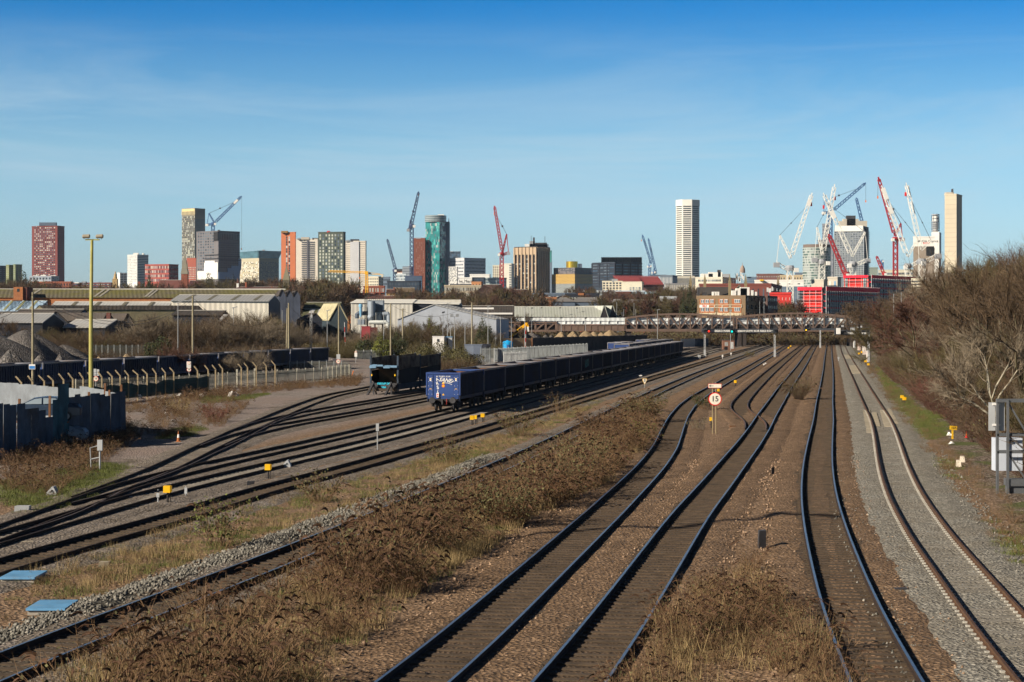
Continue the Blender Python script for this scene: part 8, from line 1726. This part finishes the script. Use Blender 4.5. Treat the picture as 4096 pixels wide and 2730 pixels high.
def telecom(label, x0, x1, yt, yb, Y, n):
 k = Y/FQ; X = lambda x: (x-CX)*k; Z = lambda y: CZ-(y-HY)*k; root = thing('telecom_mast', label, 'telecom mast', (X(x0), Y, Z(yb))); rr = random.Random(n); m = MB()
 for i in range(5): x = X(x0+(x1-x0)*i/4); m.beam((x, Y, Z(yb)), (x, Y, Z(yt+rr.uniform(0, 12))), .25)
 for y in (yt+12, (yt+yb)/2): m.beam((X(x0), Y, Z(y)), (X(x1), Y, Z(y)), .25)
 m.part('frame', M_STEELDK, root)
 for i in range(n): x = X(rr.uniform(x0, x1)); z = Z(rr.uniform(yt+6, yb-14)); m = MB(); m.box(x-.3, x+.3, Y-.6, Y-.3, z-1.2, z+1.2); m.part('panel_antenna', M_WHITE, root)
telecom('dense cluster of rooftop phone antennas above the church gable', 2943, 2976, 1090, 1140, 1120, 9); church('small ribbed dome with a finial beside the antenna cluster', [('dome', lambda m: m.lathe([(2.6,0),(2.6,2),(2.3,4),(1.3,6.2),(.3,7.2),(.15,9.6)], W(2970,1092,1900), 12), [C_('dome', (.3,.22,.17))])], name='dome', cat='dome')
def storage():
 Y = 735; bwall = C_('stone_band', (.2,.135,.075), dirt=(.15,.1,.06)); r = tower('orange brick storage building with pale sign band and rooftop units', 2785, 2982, 3062, 1182, Y, bwall, 1275, (), (), 26, parapet=False); a = radians(26); k = Y/FQ; C = V(((2982-CX)*k, Y, 0)); dl, dr = V((-cos(a),sin(a),0)), V((sin(a),cos(a),0)); q = (2785-CX)/FQ; L1 = (q*C.y-C.x)/(dl.x-q*dl.y); z1, z0 = CZ-(1182-HY)*k, CZ-(1275-HY)*k; q = (3062-CX)/FQ; L2 = (q*C.y-C.x)/(dr.x-q*dr.y)
 F = Face(r, C+dl*L1, -dl, V((-sin(a),-cos(a),0)), L1, z0, z1); F2 = Face(r, C, dr, V((cos(a),-sin(a),0)), L2, z0, z1)
 fx = lambda x: (lambda q_: ((F.p.x-q_*F.p.y)/(q_*F.u.y-F.u.x))/L1)((x-CX)/FQ); fz = lambda y: (1275-y)/93.0
 for x0, x1 in ((2799,2860),(2874,2914),(2928,2965)):
  m = MB(); F.hbar(m, fx(x0), fx(x1), (fz(1197)+fz(1252))/2, (fz(1197)-fz(1252))*(z1-z0), .12); m.part('brick_panel', brick('storage_brick', (.36,.12,.04), dirt=(.28,.1,.04)), r)
 for xs in ((2804,2818),(2822,2837),(2841,2856),(2880,2893),(2898,2912),(2938,2961)):
  for y0, y1 in ((1198,1213),(1230,1246)):
   m = MB(); F.hbar(m, fx(xs[0]), fx(xs[1]), (fz(y0)+fz(y1))/2, (fz(y0)-fz(y1))*(z1-z0), .2); w = m.part('window', WHW, r); n = 2 if xs[1]-xs[0] < 18 else 3; m = MB()
   for i in range(n): d = (fx(xs[1])-fx(xs[0]))/n; F.hbar(m, fx(xs[0])+d*(i+.14), fx(xs[0])+d*(i+.9), (fz(y0)+fz(y1))/2, (fz(y0)-fz(y1))*(z1-z0)*.82, .24)
   m.part('pane', GM_, w)
 m = MB(); F.hbar(m, fx(2799), fx(2836), fz(1225), 1.05, .32); sg = m.part('sign_board', WHW, r); text('SELF', .95, F.p+F.u*L1*fx(2820)+F.n*.4+V((0,0,z0+fz(1225)*(z1-z0))), -a, M('sign_red', (.5,.06,.03), .6, .1), sg, bold=.03)
 m = MB()
 for x0, x1 in ((2836,2859),(2860,2889),(2890,2921),(2922,2968)):
  for (u0, u1, zz, hh) in ((x0,x1,1220.5,.16),(x0,x1,1230,.16)): F.hbar(m, fx(u0), fx(u1), fz(zz), hh, .3)
  F.bar(m, fx(x0), fz(1230), fz(1220.5), .16, .3); F.bar(m, fx(x1), fz(1230), fz(1220.5), .16, .3)
 m.part('sign_frame', CRW, r); m = MB(); F.hbar(m, fx(2799), fx(2965), fz(1257), (fz(1252)-fz(1264))*(z1-z0), .1); m.part('pale_base', C_('palebase', (.5,.42,.28)), r)
 st = dict(n=0, rest=MB(), ms=[]); F2.grid(st, 5, 3, .4, .5, [GK, GD_]); m = MB()
 for (x0, x1, y) in ((2792,2799,1152),(2811,2826,1170),(2850,2857,1168),(2860,2867,1168),(2869,2877,1168),(2928,2950,1163),(2945,2988,1154),(2962,2998,1150),(3004,3014,1162),(3020,3028,1168)): m = MB(); yy = Y+8; kk = yy/FQ; m.box((x0-CX)*kk, (x1-CX)*kk, yy, yy+3, z1, CZ-(y-HY)*kk); m.part('rooftop_unit', WHW if x0 > 2840 else M_STEELDK, r)
 tower('shaded dark brick wing of the storage building with white upper windows', 3060, 3070, 3110, 1184, 745, C_('bwing', (.1,.06,.05)), 1275, (), [g(5,3,.4,.4,[GK,GC_])], 24, parapet=False, name='city_building')
storage(); telecom('phone antenna frame on the dark red brick block roof', 3066, 3090, 1150, 1178, 1080, 5)
def redblock(label, x0, xc, x1, yt, yb, Y, fl, sheet, bandx, wins=()):
 SC_ = M_GALV
 def ex(r, L, Q, s):
  mb = MB(); L.hbar(mb, bandx, .98 if sheet == 1 else 1, .5, (L.z1-L.z0)*.99, .4); mb.part('red_sheeting', C_('redsheet', (.68,.02,.012)), r); mb = MB(); L.hbar(mb, 0, 1, .96, (L.z1-L.z0)*.1, .15, off=1.7); Q.hbar(mb, 0, 1, .955, (L.z1-L.z0)*.13, .15, off=1.85)
  for j in range(1, fl): Q.hbar(mb, 0, 1, j/fl-.01, 1.0 if sheet == 2 else .5, 1.3)
  mb.part('red_edge_sheet', C_('redsheet2', (.75,.015,.04)), r); mb = MB(); n1, n2 = int(L.L/3.2), int(Q.L/2.6)
  for i in range(n1+1): L.bar(mb, i/n1, 0, 1.03, .2, .2, off=1.5)
  for i in range(n2+1): Q.bar(mb, i/n2, 0, 1.04, .3, .3, off=1.5)
  for j in range(fl*2): L.hbar(mb, 0, 1, (j+.5)/(fl*2), .13, .13, off=1.55); Q.hbar(mb, 0, 1, (j+.5)/(fl*2), .13, .13, off=1.55)
  mb.part('scaffold', SC_, r); mb = MB()
  for j in range(fl): Q.hbar(mb, 0, 1, (j+.08)/fl, .4, 1.2); L.hbar(mb, 0, 1, (j+.02)/fl, .3, 1.2)
  mb.part('scaffold_deck', M_STEELDK, r)
  for (u0, u1, z, h) in wins: mb = MB(); L.hbar(mb, u0, u1, z, h, .9); w = mb.part('window', WHW, r); mb = MB(); L.hbar(mb, u0+.02, u1-.02, z, h*.8, 1.0); mb.part('pane', GM_, w)
 tower(label, x0, xc, x1, yt, Y, C_('scafwall', (.05,.06,.075)), yb, [g(4,fl,.3,.5,[GC_,GD_])] if sheet == 1 else (), [g(int(18 if sheet == 1 else 16),fl,.5,.6,[GD_,GB_L,GM_])], 34, extra=ex, name='city_building', parapet=False)
redblock('upper red sheeted scaffold block with four white windows at its corners', 3378, 3475.7, 3651.7, 1103, 1200, 1180, 4, 2, .0, [(.05,.14,.75,6),(.8,.91,.75,6),(.05,.14,.5,6),(.8,.91,.5,6)])
redblock('lower red and grey scaffold block standing behind the arched bridge span', 3197, 3292.8, 3505, 1150, 1285, 1010, 5, 1, .17)
def roundgreen():
 Y = 1700; k = Y/FQ; Z = lambda y: CZ-(y-HY)*k; c = V(((3277-CX)*k, Y+14, 0)); zg = ground_z(0, Y)-2; r1 = (3333-3222)/2*k; root = thing('round_apartment_tower', 'round green glass apartment tower with white balcony rings', 'building', (c.x, c.y, zg)); m = MB(); m.lathe([(r1,zg),(r1,Z(990)),(r1*.98,Z(989))], c, 36); m.part('glass_drum', glass('green_glass', (.1,.15,.13), .2), root); m = MB()
 for j in range(16): z = Z(1150)+(Z(992)-Z(1150))*j/15; m.lathe([(r1+.5,z-.35),(r1+.5,z+.35)], c, 36)
 m.part('balcony_ring', C_('ringgreen', (.42,.46,.42)), root); m = MB(); m.lathe([(r1*.98,Z(990)),(r1*.98,Z(977))], c, 36); m.part('crown', C_('brcrown', (.16,.12,.1)), root); st = dict(n=0, rest=MB(), ms=[]); rr = random.Random(1); m = MB()
 for i in range(26):
  a = pi+.15+i*(pi-.3)/25
  for j in range(15):
   if rr.random() < .5: continue
   n = V((cos(a), sin(a), 0)); q = c+n*(r1+.06); z = Z(1150)+(Z(992)-Z(1150))*(j+.5)/15; m.ob((q.x,q.y,z), V((-n.y,n.x,0))*1.0, n*.1, (0,0,1.0))
 m.part('windows', GL_ if False else GC_, root)['kind'] = 'stuff'
roundgreen()
tower('grey slab tower behind the round green tower', 3289, 3310, 3320, 899, 2000, C_('gslab', (.2,.21,.23)), 1100, [g(3,14,.4,.4,[GD_])], [g(2,14,.4,.4,[GK])]); tower('second grey slab behind the round green tower, lower', 3270, 3333, 3340, 963, 1900, C_('gslab2', (.17,.18,.2)), 1100, [g(8,8,.4,.4,[GD_,GM_])], ())
def conc(r, L, Q, s):
 mb = MB()
 for j in range(22): L.hbar(mb, 0, 1, .02+j*.042, .8, 1.0); Q.hbar(mb, 0, 1, .02+j*.042, .8, 1.0)
 for i in range(12): L.bar(mb, i/11, 0, .93, .6, 1.1)
 mb.part('floor_edges', C_('fledge', (.3,.33,.35)), r); mb = MB(); L.hbar(mb, .02, .98, .955, 5, 1.4); mb.part('white_band', WHW, r); mb = MB(); Q.bar(mb, .3, 0, .96, 3, 1.5); mb.part('hoist', M_STEELDK, r)
tower('tall concrete and glass tower under construction topped by a bare core', 3338, 3455.4, 3474.6, 905, 1800, C_('constr', (.12,.145,.17)), 1110, [g(22,21,.6,.62,[GC_,GL_,GM_,GD_],d=.91)], (), 20, [(3371,3432,877,CONW),(3432,3466,885,CONW),(3355,3371,886,CONW),(3385,3420,864,M_STEELDK)], extra=conc, parapet=False)
tower('tall slim windowless concrete tower standing alone above the tree bank', 3778.5, 3826, 3848, 781, 1500, M('tower_conc', (.56,.49,.36), .9, .1, .05, dirt=(.47,.41,.31)), 1230, (), (), 24, [(3781,3812,771,CONW),(3808,3810,757,M_STEELDK)], extra=lambda r, L, Q, s: [[L.hbar(mb, .0, .98, j/24, .25, .1) for j in range(1, 24)] and mb.part('pour_lines', C_('pour', (.42,.37,.28)), r) for mb in [MB()]])
def wrapped():
 tower('concrete core topped by a white banner wrapped level', 3653, 3738, 3742, 986, 1600, C_('core', (.27,.22,.17)), 1180, (), [g(1,8,.5,.4,[GK])], 12, parapet=False); r = tower('white banner level with dark red lettering wrapped round the concrete core', 3653, 3739, 3746, 951, 1590, WHW, 986, (), (), 12, name='banner_level', hang=True); k = 1585/FQ
 for body, x, y, sz, mt in (('MODA Cosrick', 3711, 966, 2.6, M_BLACK), ('BOIDE', 3706, 974, 1.9, M_RED)): text(body, sz, W(x, y, 1576), 0, mt, r, bold=.05)
 tower('white sheeted base of the tall telecom tower', 3726, 3757, 3765, 928, 1640, WHW, 1180, (), (), 16, parapet=False); Y = 1646; k = Y/FQ; c = W(3746, HY, Y); Z = lambda y: CZ-(y-HY)*k; root = thing('telecom_tower', 'ringed telecom tower top with circular galleries above white sheeting', 'telecom tower', (c.x, Y+4, Z(940))); c = V((c.x, Y+4, 0)); m = MB(); m.lathe([(2.2,Z(940)),(2.2,Z(888)),(2.6,Z(886)),(2.6,Z(866)),(1.5,Z(862)),(1.5,Z(859))], c, 16); m.part('shaft', WHW, root)
 for y, rr_ in ((924,3.4),(914,3.5),(906,3.4),(898,3.5),(889,3.4),(876,2.9),(861,3.3)): m = MB(); m.lathe([(rr_,Z(y)),(rr_,Z(y)+.8)], c, 16); m.part('gallery', PLANT, root)
 m = MB()
 for a in range(8): m.beam(c+V((cos(a*.785)*3.3,sin(a*.785)*3.3,Z(926))), c+V((cos(a*.785)*3.2,sin(a*.785)*3.2,Z(860))), .25)
 for dx in (-1.5, 1.2): m.beam(c+V((dx,0,Z(860))), c+V((dx,0,Z(852))), .2)
 m.part('cage', M_STEELDK, root)
wrapped()
CB = M('crane_blue', (.06,.13,.27), .5, .15, .2); CN = M('crane_navy', (.045,.065,.13), .5, .15, .2); CRD = M('crane_red', (.34,.016,.02), .5, .15, .2); CWH = M('crane_white', (.8,.78,.7), .5, .08, .2); CYL = M('crane_yellow', (.8,.42,.02), .5, .1, .2)
def lat(mb, p, q, w, r, n, w2=None):
 p, q = V(p), V(q); d = (q-p).normalized(); b = V((0,1,0)); a = d.cross(b).normalized(); w2 = w if w2 is None else w2; cor = [(-1,-1),(1,-1),(1,1),(-1,1)]; P = lambda f, i: p.lerp(q, f)+(a*cor[i][0]+b*cor[i][1])*(w+(w2-w)*f)/2
 for i in range(4): mb.beam(P(0, i), P(1, i), r*1.5)
 for j in range(n):
  for i in range(4):
   k = (i+1) % 4; mb.tri(P(j/n, i if j % 2 else k), P((j+1)/n, k if j % 2 else i), r)
def crane(label, Y, mat, mx, yb, yp, tip, foot=None, apex=None, ctr=None, hook=None, w=2.2, r=.3, cabx=None, white=(), jw=None):
 P = lambda x, y, d=0: V(((x-CX)/FQ*Y, Y+d, CZ-(y-HY)/FQ*Y)); foot = foot or (mx, yp); root = thing('tower_crane', label, 'crane', P(mx, yb)); jw = jw or w*.8
 if yb is not None and yb > yp+2: m = MB(); a, b = P(mx, yb), P(mx, yp); lat(m, a, b, w, r, max(3, int((b-a).length/w/1.2))); m.part('mast', mat, root)
 m = MB(); a, b = P(*foot), P(*tip); L = (b-a).length; n = max(6, int(L/jw/1.3)); c = a.lerp(b, .06); lat(m, c, b.lerp(a, .04), jw, r*.85, n, jw*.75); m.beam(a, c, r*3); m.beam(b.lerp(a, .05), b, r*3); jib = m.part('jib', mat, root)
 for f0, f1, mt in white: m = MB(); p, q = a.lerp(b, f0), a.lerp(b, f1); m.beam(p+V((0,-jw*.6,0)), q+V((0,-jw*.6,0)), .15, jw*.9); m.part('jib_panel', mt, jib)
 if apex:
  m = MB(); ap = P(*apex); lat(m, P(*foot), ap, jw*.6, r*.8, 6, jw*.35)
  if ctr: m.beam(P(*ctr), ap, r*1.5)
  m.part('a_frame', mat, root); m = MB(); m.tri(ap, a.lerp(b, .82), r*.45); m.tri(ap+V((0,1,0)), a.lerp(b, .82), r*.45); m.ob(ap.lerp(a.lerp(b, .82), .4), (r*2,0,0), (0,r*2,0), (0,0,r*2)); m.part('pendant_rope', M_STEELDK, root)
 if ctr:
  m = MB(); c0 = P(mx, yp-1); c1 = P(*ctr); lat(m, c0, c1, w*.6, r*.8, 4); m.part('counter_jib', mat, root); m = MB(); m.ob(c1+V((0,0,-w*.2)), (w*.5,0,0), (0,w*.5,0), (0,0,w*.4)); m.part('counterweight', PLANT if mat is not CB else WHW, root)
 m = MB(); cx = cabx if cabx is not None else mx+3; m.ob(P(cx, yp-1.5, -w*.7), (w*.36,0,0), (0,w*.4,0), (0,0,w*.36)); m.part('cab', WHW, root); m = MB(); m.lathe([(w*.7,0),(w*.8,w*.5),(w*.6,w*.9)], P(mx, yp+1), 10); m.part('slew_ring', mat if mat is not CWH else PLANT, root)
 if hook: m = MB(); m.tri(b, P(*hook), r*.35); hk = m.part('hoist_rope', M_STEELDK, root); m = MB(); h = P(*hook); m.ob(h, (w*.14,0,0), (0,w*.14,0), (0,0,w*.32)); m.part('hook_block', M_RED if mat is CWH else M_ORANGE, hk)
crane('blue crane with a white jib panel rising behind the scaffolded dark grey block', 2350, CB, 852, 940, 899, (967,785), (858,893), (836,854), (828,899), (966,997), 3.4, .42, 862, [(.72,.86,WHW)])
crane('navy crane leaning back steeply over the stepped grey frame', 2050, CN, 1579.5, 1130, 1086, (1549,957), (1582,1078), (1586,1072), (1588,1106), None, 3.2, .4)
crane('tall navy crane with a steep jib beside the red brown tower', 1950, CN, 1647, 1150, 908, (1675,767), (1645,904), (1641,882), (1634,919), (1674,780), 3.4, .42, 1657, [])
crane('red crane with a raised jib beside the brown finned tower', 1650, CRD, 2007, 1175, 1022, (1977.6,824), (2009,1012), (2027,938), (2034,1012), (1977,856), 2.9, .38, 1996)
crane('blue crane with a white head, taller of the pair near the dark glass office', 2500, CB, 2599, 1105, 1068, (2569,940), (2606,1055), (2598,1048), (2593,1066), (2566,963), 3.0, .4, None, [(.68,.76,CN)])
crane('blue crane with a white head, shorter of the pair near the dark glass office', 2520, CB, 2616, 1105, 1092, (2593,954), (2625,1096), (2616,1074), (2610,1090), None, 3.0, .4, None, [(.62,.74,CN)])
crane('white crane with a red hook, farthest toward the octagonal tower', 1250, CWH, 3160, 1262, 1083, (3248.8,772.5), (3162.6,1034), (3118.6,942.8), (3106,1056), (3245,818), 3.7, .19, 3183, [(.8,.9,WHW)], 2.6)
crane('white crane with a long near vertical jib before the round green tower', 1330, CWH, 3287, 1125, 1056, (3338.7,738), (3290,1020), (3268,910), (3258,1037), (3340,795), 3.6, .19, 3310, [], 2.8)
crane('white crane whose jib crosses the construction tower diagonally', 1300, CWH, 3411, 1150, 1066, (3292.8,772.5), (3407.6,1027), (3461,929), (3470,1040), (3294,829), 3.6, .19, 3395, [(.6,.72,WHW)], 2.7)
crane('big white crane whose jib crosses in front of the tall red crane', 1420, CWH, 3631, 1170, 1072, (3526,742), (3629.6,1028), (3672,955), (3676,1046), None, 3.6, .19, 3620, [(.8,.96,WHW),(.6,.7,WHW)], 3.0)
crane('big white crane standing before the banner wrapped concrete core', 1380, CWH, 3687, 1200, 1056, (3624,732), (3684,1000), (3726,965), (3752,1021), (3622,778), 4.2, .19, 3690, [(.8,.95,WHW),(.55,.72,WHW)], 3.0)
crane('blue crane with its jib low over the tower under construction', 1750, CB, 3321.5, 960, 853, (3463,732), (3330,845), (3300,803), (3294.7,851), (3463,806), 3.0, .36, 3326)
crane('short navy jib poking above the tower under construction', 1850, CB, 3447, 910, 900, (3424.8,791.6), (3449.7,896), None, None, None, 3.0, .36)
crane('red crane jib leaning low before the round green tower', 1280, CRD, 3386, 1110, 1104, (3313.8,937), (3383,1102), None, None, None, 3.0, .36, None, [(.3,.36,CRD)])
crane('tall red crane with its mast planted behind the red scaffolding', 1500, CRD, 3581.7, 1112, 962, (3512.8,709), (3579.8,945), (3603.9,895), (3610,956), (3511,790), 3.1, .38, 3569, [(.38,.46,CRD)], 2.4)
crane('little red crane jib poking above the red scaffolding', 1500, CRD, 3537, 1104, 1100, (3505.7,1025), (3536,1098), None, None, None, 2.4, .3); crane('tiny distant blue crane with a yellow top beyond the red scaffolding', 2600, CB, 3528, 1090, 1048, (3528.5,1040), (3528,1047), None, None, None, 3, .5)
def yellowcrane():
 Y = 1150; P = lambda x, y, d=0: V(((x-CX)/FQ*Y, Y+d, CZ-(y-HY)/FQ*Y)); root = thing('tower_crane', 'yellow flat top crane with a long level jib before the green grey tower', 'crane', P(1467, 1190)); m = MB(); lat(m, P(1467,1190), P(1467,1096), 1.4, .2, 14); m.part('mast', CYL, root); m = MB()
 a, b = P(1462,1094), P(1311.6,1088.5); t = P(1462,1087.5); m.beam(a, b, .22); m.beam(a+V((0,1.2,0)), b+V((0,1.2,0)), .22); e = P(1316,1082.5); m.beam(t+V((0,.6,0)), e+V((0,.6,0)), .25)
 for i in range(16): f, h = i/16, (i+.5)/16; m.beam(a.lerp(b, f), t.lerp(e, h)+V((0,.6,0)), .16); m.beam(t.lerp(e, h)+V((0,.6,0)), a.lerp(b, (i+1)/16), .16)
 m.part('jib', CYL, root); m = MB(); m.beam(P(1470,1097), P(1534,1099.5), .35); m.beam(P(1472,1090), P(1520,1096), .2); m.part('counter_jib', CYL, root); m = MB(); m.box(P(1525,0).x, P(1533,0).x, Y-.6, Y+.6, P(0,1110).z, P(0,1097).z); m.part('counterweight', CRW, root); m = MB(); m.box(P(1459,0).x, P(1472,0).x, Y-.8, Y+.8, P(0,1098).z, P(0,1086).z); m.part('head', CYL, root); m = MB(); m.box(P(1474,0).x, P(1484,0).x, Y-.6, Y+.6, P(0,1096).z, P(0,1091).z); m.part('machine_box', M_STEELDK, root); m = MB(); m.tri(P(1439,1095), P(1439,1112), .05); h = m.part('hoist_rope', M_STEELDK, root); m = MB(); m.ob(P(1439,1113), (.3,0,0), (0,.3,0), (0,0,.4)); m.part('hook_block', M_ORANGE, h)
yellowcrane()
bpy.context.view_layer.update()
_dg = bpy.context.evaluated_depsgraph_get()
for o in [o for o in bpy.data.objects if o.type == 'FONT']:
 me = bpy.data.meshes.new_from_object(o.evaluated_get(_dg)); nm = o.name; par = o.parent; mw = (o.location.copy(), o.rotation_euler.copy(), o.scale.copy())
 bpy.data.objects.remove(o); q = bpy.data.objects.new(nm, me); link(q, par); q.location, q.rotation_euler, q.scale = mw
#  CAMERA, SUN, SKY
cam = bpy.data.cameras.new('camera'); co = bpy.data.objects.new('camera', cam); COL.objects.link(co)
cam.lens = 70; cam.sensor_width = 36; cam.sensor_fit = 'HORIZONTAL'
cam.shift_y = -(1365-HY)/4096; cam.clip_start = .5; cam.clip_end = 40000
co.location = (0, 0, CZ); co.rotation_euler = (pi/2, 0, 0); SC.camera = co
SUN_AZ, SUN_EL = radians(32), radians(27)
to_sun = V((-cos(SUN_AZ)*cos(SUN_EL), -sin(SUN_AZ)*cos(SUN_EL), sin(SUN_EL)))
sl = bpy.data.lights.new('sun', 'SUN'); so = bpy.data.objects.new('sun', sl); COL.objects.link(so)
sl.energy = 5.0; sl.angle = radians(.5); sl.color = (1.0, .89, .75)
so.rotation_euler = to_sun.to_track_quat('Z', 'Y').to_euler()
wd = bpy.data.worlds.new('World'); SC.world = wd; wd.use_nodes = True
nt = wd.node_tree; bg = nt.nodes['Background']
sky = nt.nodes.new('ShaderNodeTexSky'); sky.sky_type = 'NISHITA'; sky.sun_disc = False
sky.sun_elevation = SUN_EL; sky.sun_rotation = atan2(to_sun.x, to_sun.y)
sky.altitude = 0; sky.air_density = SKY_AIR; sky.dust_density = SKY_DUST; sky.ozone_density = SKY_OZ
tc = nt.nodes.new('ShaderNodeTexCoord')
mp = nt.nodes.new('ShaderNodeMapping'); mp.inputs['Scale'].default_value = (2.6, 2.6, 19.0); mp.inputs['Rotation'].default_value = (0, radians(4), 0)
nt.links.new(tc.outputs['Generated'], mp.inputs['Vector'])
n1 = nt.nodes.new('ShaderNodeTexNoise'); n1.inputs['Scale'].default_value = 1.3; n1.inputs['Detail'].default_value = 9; n1.inputs['Roughness'].default_value = .66
n1.inputs['Distortion'].default_value = 1.1
nt.links.new(mp.outputs[0], n1.inputs['Vector'])
cr = nt.nodes.new('ShaderNodeValToRGB'); cr.color_ramp.elements[0].position = .42; cr.color_ramp.elements[1].position = .74
cr.color_ramp.elements[0].color = (.2,.2,.2,1); cr.color_ramp.elements[1].color = (.85,.85,.85,1)
nt.links.new(n1.outputs['Fac'], cr.inputs['Fac'])
mx = nt.nodes.new('ShaderNodeMix'); mx.data_type = 'RGBA'
sz = nt.nodes.new('ShaderNodeSeparateXYZ'); nt.links.new(tc.outputs['Generated'], sz.inputs[0])
ck = nt.nodes.new('ShaderNodeValToRGB'); ce = ck.color_ramp.elements; ce.new(.5); ce.new(.5); ce.new(.5)
for q, (p, v_) in enumerate(((.02,.05),(.055,.5),(.085,.8),(.122,.45),(.15,.04))): ce[q].position = p; ce[q].color = (v_,v_,v_,1)
nt.links.new(sz.outputs['Z'], ck.inputs['Fac']); cm = nt.nodes.new('ShaderNodeMath'); cm.operation = 'MULTIPLY'
nt.links.new(ck.outputs['Color'], cm.inputs[0]); nt.links.new(cr.outputs['Color'], cm.inputs[1]); nt.links.new(cm.outputs[0], mx.inputs[0])
gm = nt.nodes.new('ShaderNodeMix'); gm.data_type = 'RGBA'; gm.blend_type = 'MULTIPLY'; gm.inputs[0].default_value = 1.0
sx = nt.nodes.new('ShaderNodeSeparateXYZ'); nt.links.new(tc.outputs['Generated'], sx.inputs[0])
tr = nt.nodes.new('ShaderNodeValToRGB'); el = tr.color_ramp.elements
while len(el) < len(SKY_TINTS): el.new(.5)
for k, (p, c) in enumerate(SKY_TINTS): el[k].position = p; el[k].color = (*c, 1)
nt.links.new(sx.outputs['Z'], tr.inputs['Fac']); nt.links.new(tr.outputs['Color'], gm.inputs[7])
nt.links.new(sky.outputs[0], gm.inputs[6]); nt.links.new(gm.outputs[2], mx.inputs[6]); mx.inputs[7].default_value = (3.6,4.5,5.1, 1)
nt.links.new(mx.outputs[2], bg.inputs['Color']); bg.inputs['Strength'].default_value = SKY_STR
if HAZE:
 hb = MB(); hb.box(-8100, 8100, -1000, 8100, -1.2, 205); hm = bpy.data.materials.new('haze_air'); hm.use_nodes = True; hn = hm.node_tree
 hn.nodes.remove(hn.nodes['Principled BSDF']); pv = hn.nodes.new('ShaderNodeVolumePrincipled'); pv.inputs['Color'].default_value = (.62,.78,1,1); pv.inputs['Density'].default_value = HAZE
 hn.links.new(pv.outputs[0], hn.nodes['Material Output'].inputs['Volume']); hb.one('haze', hm, None, None, kind='stuff', loc=(0,0,0))
SC.view_settings.view_transform = 'Standard'; SC.view_settings.look = 'None'
SC.view_settings.exposure = EXPO; SC.view_settings.gamma = 1.0; SC.view_settings.use_curve_mapping = False
SC.cycles.max_bounces = 5; SC.cycles.diffuse_bounces = 2; SC.cycles.glossy_bounces = 2; SC.cycles.transparent_max_bounces = 4
SC.cycles.use_adaptive_sampling = True; SC.cycles.adaptive_threshold = .02
